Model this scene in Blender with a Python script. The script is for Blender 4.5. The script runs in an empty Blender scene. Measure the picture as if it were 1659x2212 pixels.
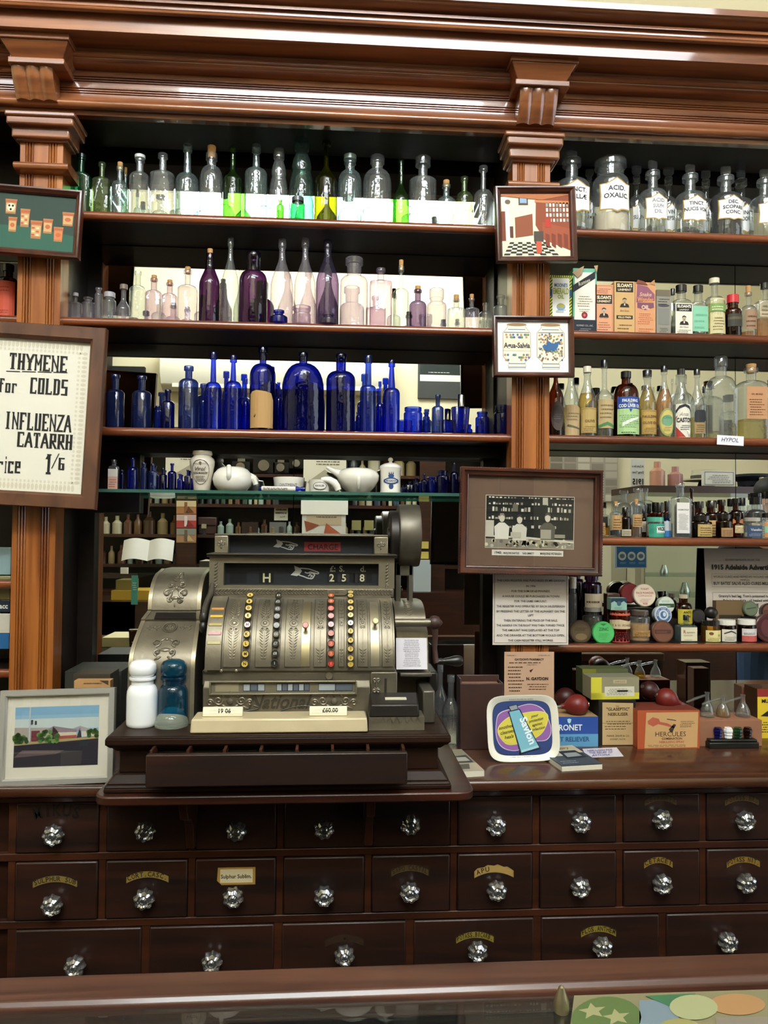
import bpy, math, random
from math import sin, cos, pi, sqrt, atan2
from mathutils import Vector, Matrix
random.seed(7)
C = bpy.context.scene.collection
sc = bpy.context.scene
# ---------------------------------------------------------------- camera model (1659 x 2212)
F = 1661.0
EYE = Vector((0.0, -1.85, 1.45))
YAW, PITCH, ROLL = 0.06646, 0.02641, 0.00876
_f = Vector((sin(YAW)*cos(PITCH), cos(YAW)*cos(PITCH), sin(PITCH)))
_r = Vector((cos(YAW), -sin(YAW), 0)); _u = _r.cross(_f)
RIGHT = cos(ROLL)*_r + sin(ROLL)*_u
UP = -sin(ROLL)*_r + cos(ROLL)*_u
FWD = _f
cam = bpy.data.cameras.new('camera'); co = bpy.data.objects.new('camera', cam); C.objects.link(co)
cam.sensor_fit = 'HORIZONTAL'; cam.sensor_width = 36.0; cam.lens = F/1659*36.0
cam.clip_start = 0.02; cam.clip_end = 60
co.matrix_world = Matrix(((RIGHT.x, UP.x, -FWD.x, EYE.x), (RIGHT.y, UP.y, -FWD.y, EYE.y), (RIGHT.z, UP.z, -FWD.z, EYE.z), (0, 0, 0, 1)))
sc.camera = co
MIRROR_Y = 0.19
def ray(px, py):
    return RIGHT*((px-829.5)/F) - UP*((py-1106)/F) + FWD
def P(px, py, Y):                      # point of the pixel's ray on the vertical plane y = Y
    d = ray(px, py); return EYE + d*((Y-EYE.y)/d.y)
def PZ(px, py, Z):
    d = ray(px, py); return EYE + d*((Z-EYE.z)/d.z)
def PM(px, py, Y):                     # where in the room stands what the back mirror shows there
    d = ray(px, py); t = (2*MIRROR_Y - EYE.y - Y)/d.y
    return Vector((EYE.x+d.x*t, Y, EYE.z+d.z*t))
def lin(c):
    if isinstance(c, str):
        c = c.lstrip('#'); c = [int(c[i:i+2], 16)/255 for i in (0, 2, 4)]
    return tuple((x/12.92 if x <= .04045 else ((x+.055)/1.055)**2.4) for x in c[:3])
# ---------------------------------------------------------------- materials
M = {}
def newmat(name):
    m = bpy.data.materials.new(name); m.use_nodes = True
    nt = m.node_tree
    for n in list(nt.nodes): nt.nodes.remove(n)
    o = nt.nodes.new('ShaderNodeOutputMaterial')
    M[name] = m
    return m, nt, o
def N(nt, kind, **kw):
    n = nt.nodes.new(kind)
    for k, v in kw.items(): setattr(n, k, v)
    return n
def principled(name, colour, rough=.5, metal=0.0, noise=0.0, nscale=20, bump=0.0, bscale=60, spec=.5, coat=0.0, stretch=(1, 1, 1)):
    m, nt, o = newmat(name)
    b = N(nt, 'ShaderNodeBsdfPrincipled')
    c = lin(colour)
    b.inputs['Base Color'].default_value = (*c, 1)
    b.inputs['Roughness'].default_value = rough
    b.inputs['Metallic'].default_value = metal
    b.inputs['Specular IOR Level'].default_value = spec
    b.inputs['Coat Weight'].default_value = coat
    if noise or bump:
        tc = N(nt, 'ShaderNodeTexCoord'); mp = N(nt, 'ShaderNodeMapping'); mp.inputs['Scale'].default_value = stretch
        nt.links.new(tc.outputs['Object'], mp.inputs['Vector'])
    if noise:
        nz = N(nt, 'ShaderNodeTexNoise'); nz.inputs['Scale'].default_value = nscale; nz.inputs['Detail'].default_value = 5
        nt.links.new(mp.outputs[0], nz.inputs['Vector'])
        mx = N(nt, 'ShaderNodeMix', data_type='RGBA')
        mx.inputs['A'].default_value = (*[x*(1-noise) for x in c], 1); mx.inputs['B'].default_value = (*[min(1, x*(1+noise)) for x in c], 1)
        nt.links.new(nz.outputs['Fac'], mx.inputs['Factor']); nt.links.new(mx.outputs['Result'], b.inputs['Base Color'])
    if bump:
        nb = N(nt, 'ShaderNodeTexNoise'); nb.inputs['Scale'].default_value = bscale; nb.inputs['Detail'].default_value = 3
        nt.links.new(mp.outputs[0], nb.inputs['Vector'])
        bp = N(nt, 'ShaderNodeBump'); bp.inputs['Strength'].default_value = bump; bp.inputs['Distance'].default_value = .003
        nt.links.new(nb.outputs['Fac'], bp.inputs['Height']); nt.links.new(bp.outputs[0], b.inputs['Normal'])
    nt.links.new(b.outputs[0], o.inputs[0])
    return m
def wood(name, dark, light, rough=.35, stretch=(1.2, 18, 18), coat=.15, bump=.08, spec=.5, crough=.13):
    m, nt, o = newmat(name)
    b = N(nt, 'ShaderNodeBsdfPrincipled')
    tc = N(nt, 'ShaderNodeTexCoord'); mp = N(nt, 'ShaderNodeMapping'); mp.inputs['Scale'].default_value = stretch
    nt.links.new(tc.outputs['Object'], mp.inputs['Vector'])
    nz = N(nt, 'ShaderNodeTexNoise'); nz.inputs['Scale'].default_value = 2.2; nz.inputs['Detail'].default_value = 7; nz.inputs['Distortion'].default_value = .6
    nt.links.new(mp.outputs[0], nz.inputs['Vector'])
    n2 = N(nt, 'ShaderNodeTexNoise'); n2.inputs['Scale'].default_value = 3.5; n2.inputs['Detail'].default_value = 3
    nt.links.new(tc.outputs['Object'], n2.inputs['Vector'])
    rp = N(nt, 'ShaderNodeValToRGB'); e = rp.color_ramp.elements
    e[0].position = .3; e[0].color = (*lin(dark), 1); e[1].position = .72; e[1].color = (*lin(light), 1)
    nt.links.new(nz.outputs['Fac'], rp.inputs['Fac'])
    mx = N(nt, 'ShaderNodeMix', data_type='RGBA', blend_type='MULTIPLY'); mx.inputs['Factor'].default_value = .35
    nt.links.new(rp.outputs[0], mx.inputs['A']); nt.links.new(n2.outputs['Fac'], mx.inputs['B'])
    nt.links.new(mx.outputs['Result'], b.inputs['Base Color'])
    b.inputs['Roughness'].default_value = rough; b.inputs['Coat Weight'].default_value = coat; b.inputs['Coat Roughness'].default_value = crough
    b.inputs['Specular IOR Level'].default_value = spec
    bp = N(nt, 'ShaderNodeBump'); bp.inputs['Strength'].default_value = bump; bp.inputs['Distance'].default_value = .002
    nt.links.new(nz.outputs['Fac'], bp.inputs['Height']); nt.links.new(bp.outputs[0], b.inputs['Normal'])
    nt.links.new(b.outputs[0], o.inputs[0])
    return m
def glass(name, face, edge, haze=.05, gloss=1.0, rough=.03, bump=.25, hazec=None):
    # old hand-blown bottle wall: tinted transmission, denser where the wall is seen edge-on, plus surface reflection
    m, nt, o = newmat(name)
    lw = N(nt, 'ShaderNodeLayerWeight'); lw.inputs['Blend'].default_value = .5
    pw = N(nt, 'ShaderNodeMath', operation='POWER'); pw.inputs[1].default_value = 2.2
    nt.links.new(lw.outputs['Facing'], pw.inputs[0])
    mx = N(nt, 'ShaderNodeMix', data_type='RGBA'); mx.inputs['A'].default_value = (*face, 1); mx.inputs['B'].default_value = (*edge, 1)
    nt.links.new(pw.outputs[0], mx.inputs['Factor'])
    tr = N(nt, 'ShaderNodeBsdfTransparent'); nt.links.new(mx.outputs['Result'], tr.inputs['Color'])
    tl = N(nt, 'ShaderNodeBsdfTranslucent'); df = N(nt, 'ShaderNodeBsdfDiffuse')
    hc = hazec or face
    tl.inputs['Color'].default_value = (*hc, 1); df.inputs['Color'].default_value = (*hc, 1)
    hz = N(nt, 'ShaderNodeMixShader'); hz.inputs[0].default_value = .5
    nt.links.new(tl.outputs[0], hz.inputs[1]); nt.links.new(df.outputs[0], hz.inputs[2])
    m1 = N(nt, 'ShaderNodeMixShader'); m1.inputs[0].default_value = haze
    nt.links.new(tr.outputs[0], m1.inputs[1]); nt.links.new(hz.outputs[0], m1.inputs[2])
    gl = N(nt, 'ShaderNodeBsdfGlossy'); gl.inputs['Roughness'].default_value = rough
    tc = N(nt, 'ShaderNodeTexCoord'); nb = N(nt, 'ShaderNodeTexNoise'); nb.inputs['Scale'].default_value = 45
    nt.links.new(tc.outputs['Object'], nb.inputs['Vector'])
    bp = N(nt, 'ShaderNodeBump'); bp.inputs['Strength'].default_value = bump; bp.inputs['Distance'].default_value = .004
    nt.links.new(nb.outputs['Fac'], bp.inputs['Height']); nt.links.new(bp.outputs[0], gl.inputs['Normal'])
    p4 = N(nt, 'ShaderNodeMath', operation='POWER'); p4.inputs[1].default_value = 3.5
    nt.links.new(lw.outputs['Facing'], p4.inputs[0])
    ma = N(nt, 'ShaderNodeMath', operation='MULTIPLY_ADD'); ma.inputs[1].default_value = .5*gloss; ma.inputs[2].default_value = .05*gloss
    nt.links.new(p4.outputs[0], ma.inputs[0])
    m2 = N(nt, 'ShaderNodeMixShader')
    nt.links.new(ma.outputs[0], m2.inputs[0]); nt.links.new(m1.outputs[0], m2.inputs[1]); nt.links.new(gl.outputs[0], m2.inputs[2])
    nt.links.new(m2.outputs[0], o.inputs[0])
    return m
def emit(name, colour, s):
    m, nt, o = newmat(name); e = N(nt, 'ShaderNodeEmission'); e.inputs[0].default_value = (*lin(colour), 1); e.inputs[1].default_value = s
    nt.links.new(e.outputs[0], o.inputs[0]); return m
def paint(name, rough=.6, spec=.3, coat=0):
    m, nt, o = newmat(name); b = N(nt, 'ShaderNodeBsdfPrincipled'); a = N(nt, 'ShaderNodeVertexColor', layer_name='Col')
    nt.links.new(a.outputs['Color'], b.inputs['Base Color']); b.inputs['Roughness'].default_value = rough; b.inputs['Specular IOR Level'].default_value = spec
    b.inputs['Coat Weight'].default_value = coat; b.inputs['Coat Roughness'].default_value = .06
    nt.links.new(b.outputs[0], o.inputs[0]); return m
wood('mahogany', '#68371f', '#ab693d', .3, coat=1.0, crough=.06)
wood('mahogany_upright', '#7f4118', '#bd7233', .36, stretch=(18, 18, 1.2), coat=.25)
wood('shelf_wood', '#5e2a16', '#96502a', .28, coat=.8)
wood('dark_mahogany', '#24100a', '#48200f', .38, coat=.15)
wood('drawer_wood', '#1e0f09', '#381b0f', .42, coat=.08, spec=.3)
wood('rail_wood', '#2c150b', '#4e2713', .4, coat=.1)
wood('black_wood', '#120c09', '#221712', .4, coat=.05, spec=.3)
wood('ebonised', '#1c100b', '#321e12', .45, coat=.0, spec=.15)
wood('worktop_wood', '#341c13', '#5e3824', .25, coat=.5)
wood('counter_wood', '#40231a', '#684132', .35, coat=.3)
wood('frame_wood', '#36180f', '#5e2d1c', .35, coat=.3, stretch=(6, 6, 6))
wood('sign_wood', '#4b2a18', '#774a2c', .5, coat=.0, stretch=(10, 10, 3))
wood('drawer_front', '#1c0e09', '#381b0f', .45, coat=.1)
paint('paint'); paint('gloss_paint', .25, .5, .3); paint('behind_glass', .5, .4, .6)
principled('nickel', '#756d5d', .42, .72, .35, 30, .15, 90)
principled('nickel_light', '#9a907a', .34, .75, .25, 30)
principled('nickel_dark', '#615b50', .42, .65, .3, 30)
principled('brass', '#a39777', .32, .85, .2, 30)
principled('iron', '#2c2724', .4, .6, .3, 30)
principled('black_plastic', '#15130f', .35)
principled('black_matte', '#0f0e0c', .7)
principled('cork', '#b5864f', .85, 0, .35, 160)
principled('white_ceramic', '#e8e2d4', .15, 0, .05, 10, coat=.5)
principled('stoneware', '#d6cbb8', .22, 0, .08, 14, coat=.4)
principled('white_milk', '#f4f4f2', .12, coat=.5)
principled('marble', '#c9b893', .3, 0, .22, 14, coat=.2)
principled('cream_wall', '#e0d5b0', .8, 0, .04, 3)
principled('name_metal', '#3f3a32', .45, .5)
principled('ceiling_white', '#f0ead8', .85)
principled('floor_board', '#2c211a', .6, 0, .3, 6)
principled('steel', '#c4c4c2', .2, 1.0)
principled('rubber', '#6a1f19', .42, 0, .25, 25, spec=.4)
principled('rubber_dark', '#35120f', .42, 0, .25, 25, spec=.4)
principled('powder', '#d9c8ae', .9, 0, .1, 40)
principled('leather', '#38201a', .5, 0, .3, 40)
principled('cardboard', '#8d5f45', .8, 0, .15, 20)
principled('paper_edge', '#d9d2bd', .9, 0, .15, 300, stretch=(1, 1, 6))
principled('silver_frame', '#c9c6be', .3, .6)
principled('skin', '#c48f74', .5); principled('denim', '#2c4468', .85, 0, .2, 60); principled('black_cloth', '#131315', .9)
principled('aircon_white', '#ece6cf', .4)
m, nt, o = newmat('mirror'); g_ = N(nt, 'ShaderNodeBsdfGlossy'); g_.inputs['Roughness'].default_value = 0.0; g_.inputs['Color'].default_value = (.78, .79, .76, 1); nt.links.new(g_.outputs[0], o.inputs[0])
m, nt, o = newmat('crystal'); g_ = N(nt, 'ShaderNodeBsdfPrincipled'); g_.inputs['Base Color'].default_value = (.95, .95, .95, 1); g_.inputs['Roughness'].default_value = 0.02; g_.inputs['IOR'].default_value = 1.55; g_.inputs['Transmission Weight'].default_value = .93; q_ = N(nt, 'ShaderNodeBsdfGlossy'); q_.inputs['Roughness'].default_value = .06; mx = N(nt, 'ShaderNodeMixShader'); mx.inputs[0].default_value = .3; nt.links.new(g_.outputs[0], mx.inputs[1]); nt.links.new(q_.outputs[0], mx.inputs[2]); nt.links.new(mx.outputs[0], o.inputs[0])
m, nt, o = newmat('clear_dome'); g_ = N(nt, 'ShaderNodeBsdfGlass'); g_.inputs['Roughness'].default_value = 0.0; g_.inputs['IOR'].default_value = 1.45; g_.inputs['Color'].default_value = (.93, .97, .92, 1); q_ = N(nt, 'ShaderNodeBsdfDiffuse'); q_.inputs[0].default_value = (.62, .68, .55, 1); mx = N(nt, 'ShaderNodeMixShader'); mx.inputs[0].default_value = .28; nt.links.new(g_.outputs[0], mx.inputs[1]); nt.links.new(q_.outputs[0], mx.inputs[2]); nt.links.new(mx.outputs[0], o.inputs[0])
G = dict(
 clear=glass('clear_glass', (.90, .92, .90), (.46, .50, .48), .10, 1.5),
 white=glass('frosted_clear_glass', (.86, .87, .86), (.4, .42, .42), .16),
 aqua=glass('aqua_glass', (.78, .91, .88), (.30, .48, .46), .10, 1.5),
 teal=glass('teal_glass', (.56, .78, .68), (.14, .32, .26), .05),
 green=glass('green_glass', (.20, .68, .34), (.01, .16, .06), .05),
 lime=glass('lime_glass', (.68, .84, .42), (.22, .36, .10), .06),
 slim=glass('grass_green_glass', (.26, .54, .12), (.05, .16, .02), .04),
 olive=glass('olive_glass', (.33, .34, .03), (.03, .03, .005), .03),
 lilac=glass('lilac_glass', (.88, .83, .87), (.42, .36, .44), .14),
 mauve=glass('mauve_glass', (.82, .72, .80), (.34, .22, .36), .12),
 purple=glass('purple_glass', (.17, .06, .19), (.02, .004, .03), .03, hazec=(.25, .1, .3)),
 grape=glass('frosted_purple_glass', (.42, .33, .47), (.08, .05, .12), .12, hazec=(.3, .24, .4)),
 cobalt=glass('cobalt_glass', (.10, .18, .85), (.008, .016, .26), .07, hazec=(.03, .07, .75)),
 navy=glass('navy_glass', (.05, .075, .5), (.004, .006, .10), .04, hazec=(.02, .04, .45)),
 royal=glass('frosted_blue_glass', (.14, .24, .72), (.02, .04, .25), .10, hazec=(.08, .16, .7)),
 steelblue=glass('steel_blue_glass', (.15, .21, .52), (.015, .03, .14), .13, hazec=(.09, .15, .5)),
 petrol=glass('petrol_blue_glass', (.12, .50, .74), (.01, .12, .26), .06, hazec=(.04, .3, .6)),
 amber=glass('amber_glass', (.30, .10, .02), (.03, .008, .002), .03, hazec=(.3, .1, .03)),
 oil=glass('oil', (.92, .76, .24), (.6, .42, .08), .10, .3, hazec=(.8, .6, .15)),
 paleoil=glass('pale_oil', (.90, .82, .42), (.6, .5, .15), .08, .3, hazec=(.85, .75, .35)),
 orangeoil=glass('orange_oil', (.92, .62, .20), (.6, .32, .06), .12, .3, hazec=(.8, .35, .06)),
 darkoil=glass('dark_syrup', (.10, .05, .02), (.02, .01, .004), .05, .3, hazec=(.12, .06, .02)),
 pane=glass('pane_glass', (.93, .97, .95), (.55, .72, .66), .01, 1.0, .0, 0),
 edge=glass('glass_edge', (.30, .62, .50), (.12, .35, .28), .25, 1.0, .05, 0, hazec=(.35, .7, .58)),
)
# ---------------------------------------------------------------- mesh collecting
class MB:
    def __init__(s): s.v = []; s.f = []; s.c = []; s.m = []; s.col = (1, 1, 1); s.mi = 0
    def add(s, vs, fs, col=None, mi=None):
        o = len(s.v); s.v += [Vector(v) for v in vs]
        c = s.col if col is None else col; k = s.mi if mi is None else mi
        for f in fs: s.f.append([o+i for i in f]); s.c.append(c); s.m.append(k)
        return s
    def quad(s, a, b, c, d, **k): return s.add([a, b, c, d], [(0, 1, 2, 3)], **k)
    def box(s, x0, x1, y0, y1, z0, z1, **k):
        return s.add([(x0, y0, z0), (x1, y0, z0), (x1, y1, z0), (x0, y1, z0), (x0, y0, z1), (x1, y0, z1), (x1, y1, z1), (x0, y1, z1)],
                     [(0, 3, 2, 1), (4, 5, 6, 7), (0, 1, 5, 4), (1, 2, 6, 5), (2, 3, 7, 6), (3, 0, 4, 7)], **k)
    def hexa(s, p, **k):   # 8 corners, bottom four then top four
        return s.add(p, [(0, 3, 2, 1), (4, 5, 6, 7), (0, 1, 5, 4), (1, 2, 6, 5), (2, 3, 7, 6), (3, 0, 4, 7)], **k)
    def loft(s, rings, cap=True, closed=True, **k):
        n = len(rings[0]); vs = [p for r in rings for p in r]; fs = []
        for i in range(len(rings)-1):
            for j in range(n if closed else n-1):
                a = i*n+j; b = i*n+(j+1) % n; fs.append((a, b, b+n, a+n))
        if cap:
            fs.append(tuple(reversed(range(n)))); fs.append(tuple(range((len(rings)-1)*n, len(rings)*n)))
        return s.add(vs, fs, **k)
    def sweep_x(s, prof, x0, x1, **k):   # prof: closed list of (y,z)
        return s.loft([[(x0, y, z) for y, z in prof], [(x1, y, z) for y, z in prof]], **k)
    def prism(s, poly, d, **k):          # poly 3d points, extruded by vector d
        d = Vector(d); return s.loft([[Vector(p) for p in poly], [Vector(p)+d for p in poly]], **k)
    def cyl(s, a, b, r, r2=None, n=16, **k):
        a = Vector(a); b = Vector(b); r2 = r if r2 is None else r2
        w = (b-a).normalized(); t = Vector((0, 0, 1)) if abs(w.z) < .9 else Vector((1, 0, 0)); u = w.cross(t).normalized(); q = w.cross(u)
        return s.loft([[a+(u*cos(2*pi*i/n)+q*sin(2*pi*i/n))*r for i in range(n)], [b+(u*cos(2*pi*i/n)+q*sin(2*pi*i/n))*r2 for i in range(n)]], **k)
    def lathe(s, prof, c, axis=(0, 0, 1), n=20, **k):   # prof: (r, h)
        w = Vector(axis).normalized(); c = Vector(c); t = Vector((0, 0, 1)) if abs(w.z) < .9 else Vector((1, 0, 0)); u = w.cross(t).normalized(); q = w.cross(u)
        return s.loft([[c+w*h+(u*cos(2*pi*i/n)+q*sin(2*pi*i/n))*max(r, 1e-5) for i in range(n)] for r, h in prof], **k)
    def tube(s, pts, r, n=8, **k):
        pts = [Vector(p) for p in pts]; rings = []; pu = None
        for i, p in enumerate(pts):
            w = (pts[min(i+1, len(pts)-1)]-pts[max(i-1, 0)]).normalized()
            if pu is None:
                t = Vector((0, 0, 1)) if abs(w.z) < .9 else Vector((1, 0, 0)); u = w.cross(t).normalized()
            else: u = (pu-w*pu.dot(w)).normalized()
            pu = u; q = w.cross(u); rr = r[i] if isinstance(r, (list, tuple)) else r
            rings.append([p+(u*cos(2*pi*j/n)+q*sin(2*pi*j/n))*rr for j in range(n)])
        return s.loft(rings, **k)
    def ball(s, c, rx, ry=None, rz=None, n=10, m=6, ax=None, **k):
        ry = rx if ry is None else ry; rz = rx if rz is None else rz; c = Vector(c)
        U, V, W = ax or (Vector((1, 0, 0)), Vector((0, 1, 0)), Vector((0, 0, 1)))
        rings = []
        for i in range(m+1):
            a = -pi/2+pi*i/m; r = max(cos(a), 1e-3)
            rings.append([c+U*(rx*r*cos(2*pi*j/n))+V*(ry*r*sin(2*pi*j/n))+W*(rz*sin(a)) for j in range(n)])
        return s.loft(rings, **k)
    def build(s, name, mats, parent=None, origin=None, label=None, cat=None, group=None, kind=None, bevel=0, angle=38):
        if not isinstance(mats, (list, tuple)): mats = [mats]
        if parent is not None:
            r = parent
            while r.parent is not None: r = r.parent
            org = Vector(r.location)
        elif origin is not None: org = Vector(origin)
        elif s.v:
            xs = [v.x for v in s.v]; ys = [v.y for v in s.v]; zs = [v.z for v in s.v]
            org = Vector(((min(xs)+max(xs))/2, (min(ys)+max(ys))/2, min(zs)))
        else: org = Vector()
        me = bpy.data.meshes.new(name)
        me.from_pydata([tuple(v-org) for v in s.v], [], s.f)
        for mt in mats: me.materials.append(mt if not isinstance(mt, str) else M.get(mt) or G[mt])
        me.polygons.foreach_set('material_index', s.m)
        cols = []
        for f, c in zip(s.f, s.c): cols += [c[0], c[1], c[2], 1.0]*len(f)
        at = me.attributes.new('Col', 'FLOAT_COLOR', 'CORNER'); at.data.foreach_set('color', cols)
        me.polygons.foreach_set('use_smooth', [True]*len(s.f))
        me.update(); me.set_sharp_from_angle(angle=math.radians(angle))
        o = bpy.data.objects.new(name, me); C.objects.link(o)
        if parent is not None: o.parent = parent
        else: o.location = org
        if bevel:
            b = o.modifiers.new('bevel', 'BEVEL'); b.width = bevel; b.segments = 2; b.limit_method = 'ANGLE'; b.angle_limit = .6
        return tag(o, label, cat, group, kind)
def tag(o, label=None, cat=None, group=None, kind=None):
    if label: o['label'] = label
    if cat: o['category'] = cat
    if group: o['group'] = group
    if kind: o['kind'] = kind
    return o
def thing(name, label, cat, loc, group=None):
    o = bpy.data.objects.new(name, None); C.objects.link(o); o.location = loc; o.empty_display_size = .05
    return tag(o, label, cat, group)
ORD = 'first second third fourth fifth sixth seventh eighth ninth tenth eleventh twelfth thirteenth fourteenth fifteenth sixteenth seventeenth eighteenth nineteenth twentieth'.split()
# ---------------------------------------------------------------- lettering and flat artwork
_tc = {}
def text2d(s, shear=0.0, bold=0.0):
    k = (s, shear, bold)
    if k in _tc: return _tc[k]
    cu = bpy.data.curves.new('lettering', 'FONT'); cu.body = s; cu.size = 1; cu.resolution_u = 2; cu.shear = shear; cu.offset = bold
    ob = bpy.data.objects.new('lettering', cu)
    me = bpy.data.meshes.new_from_object(ob)
    vs = [(v.co.x, v.co.y) for v in me.vertices]
    pl = [[vs[i] for i in p.vertices] for p in me.polygons]
    bpy.data.objects.remove(ob); bpy.data.curves.remove(cu); bpy.data.meshes.remove(me)
    if vs:
        xs = [v[0] for v in vs]; x0, x1 = min(xs), max(xs)
    else: x0, x1 = 0, 1
    _tc[k] = (pl, x0, x1); return _tc[k]
# condensed slab letters: strokes on a 0..1 (x) by 0..1 (y) box; 'v' thick, 'h' thin
GL = {
 'T': ('V.5', 'H1', 'D0', 'D1'), 'H': ('V0', 'V1', 'H.5'), 'Y': ('V.5b', '/0,1,.5,.5', '/1,1,.5,.5'), 'M': ('V0', 'V1', '/0,1,.5,.35', '/1,1,.5,.35'),
 'E': ('V0', 'H0', 'H.5s', 'H1', 'D1', 'U1'), 'N': ('V0', 'V1', '/0,1,1,0'), 'f': ('V.2', 'h0,.8,.68', 'h.2,1,1', 'h.75,1,.94'), 'o': ('o',), 'r': ('v.15', 'h.2,1,.68', 'h.75,1,.6'),
 'C': ('V0', 'H0', 'H1', 'D1', 'U1'), 'O': ('V0', 'V1', 'H0', 'H1'), 'L': ('V0', 'H0', 'U1'), 'D': ('V0', 'H0s', 'H1s', 'Vd'), 'S': ('H0', 'H.5', 'H1', 'Vl', 'Vr'),
 'I': ('V.5',), 'F': ('V0', 'H.5s', 'H1', 'D1'), 'U': ('V0', 'V1', 'H0'), 'Z': ('H0', 'H1', '/0,0,1,1'), 'A': ('/0,0,.5,1', '/1,0,.5,1', 'H.35m'),
 'R': ('V0', 'H1', 'H.5', 'Vu', '/.4,.5,1,0'), 'i': ('v.5', '.'), 'c': ('c',), 'e': ('e',), '1': ('V.5', '/.5,1,.15,.75', 'B'), '/': ('/0,0,1,1',), '6': ('V0', 'H0', 'H.5', 'Vq', 'H1')}
def slab(ch, w, h, tv=.38, th=.10):
    if ch in 'MN': tv = .25
    out = []; tw = tv*w; hh = th*h
    def R(x0, y0, x1, y1): out.append([(x0, y0), (x1, y0), (x1, y1), (x0, y1)])
    def bar(x, y0, y1, serif=True):
        cx = x*(w-tw); R(cx, y0, cx+tw, y1)
        if serif:
            e = .35 if x == .5 else .12
            R(cx-tw*e, y0, cx+tw*(1+e), y0+hh*.6); R(cx-tw*e, y1-hh*.6, cx+tw*(1+e), y1)
    for g in GL.get(ch, ()):
        k = g[0]
        if k == 'V':
            r = g[1:]
            if r == 'l': bar(0, .5*h, h, False)
            elif r == 'r': bar(1, 0, .5*h, False)
            elif r == 'u': bar(1, .5*h, h, False)
            elif r == 'q': bar(1, 0, .5*h, False)
            elif r == 'd': bar(1, .09*h, .91*h, False); out.append([(.6*w, h), (.6*w, h-hh), (w-tw, .82*h), (w, .91*h), (.75*w, h)]); out.append([(.6*w, hh), (.6*w, 0), (.75*w, 0), (w, .09*h), (w-tw, .18*h)])
            elif r.endswith('b'): bar(.5, 0, .55*h)
            else: bar(float(r), 0, h, ch not in 'OCUS6')
        elif k == 'v': bar(float(g[1:]), 0, .68*h)
        elif k == 'H':
            r = g[1:]; e = 1.0; s0 = 0
            if r.endswith('s'): r = r[:-1]; e = .7
            if r.endswith('m'): r = r[:-1]; e = .8; s0 = .2
            y = float(r)*(h-hh); R(s0*w, y, e*w, y+hh)
        elif k in 'DU':
            x = float(g[1:])*(w-tw*.5)
            if k == 'D': R(x, h*.78, x+tw*.5, h)
            else: R(x, 0, x+tw*.5, h*.22)
        elif k == '/':
            a = [float(q) for q in g[1:].split(',')] if len(g) > 1 else [0, 0, 1, 1]
            x0, y0, x1, y1 = a[0]*w, a[1]*h, a[2]*w, a[3]*h
            t = tw*.45; out.append([(x0-t, y0), (x0+t, y0), (x1+t, y1), (x1-t, y1)])
        elif k == 'h':
            a = [float(q) for q in g[1:].split(',')]; R(a[0]*w, a[2]*h-hh, a[1]*w, a[2]*h)
        elif k == '.': R(.5*w-tw*.5, .8*h, .5*w+tw*.5, .95*h)
        elif k == 'B': R(.15*w, 0, .85*w, hh)
        elif k in 'oce':
            y1 = .68*h
            R(0, 0, tw, y1); R(0, 0, w, hh); R(0, y1-hh, w, y1)
            if k == 'o': R(w-tw, 0, w, y1)
            if k == 'e': R(w-tw, y1*.45, w, y1); R(0, y1*.45, w, y1*.45+hh)
            if k == 'c': R(w-tw, y1*.75, w, y1); R(w-tw, 0, w, y1*.2)
    return out
def clipx(poly, a, keep):
    out = []; n = len(poly)
    for i in range(n):
        p, q = poly[i], poly[(i+1) % n]; ip = (p[0] >= a) == keep or p[0] == a; iq = (q[0] >= a) == keep or q[0] == a
        if ip: out.append(p)
        if ip != iq:
            t = (a-p[0])/(q[0]-p[0]); out.append((a, p[1]+t*(q[1]-p[1])))
    return out
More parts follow.
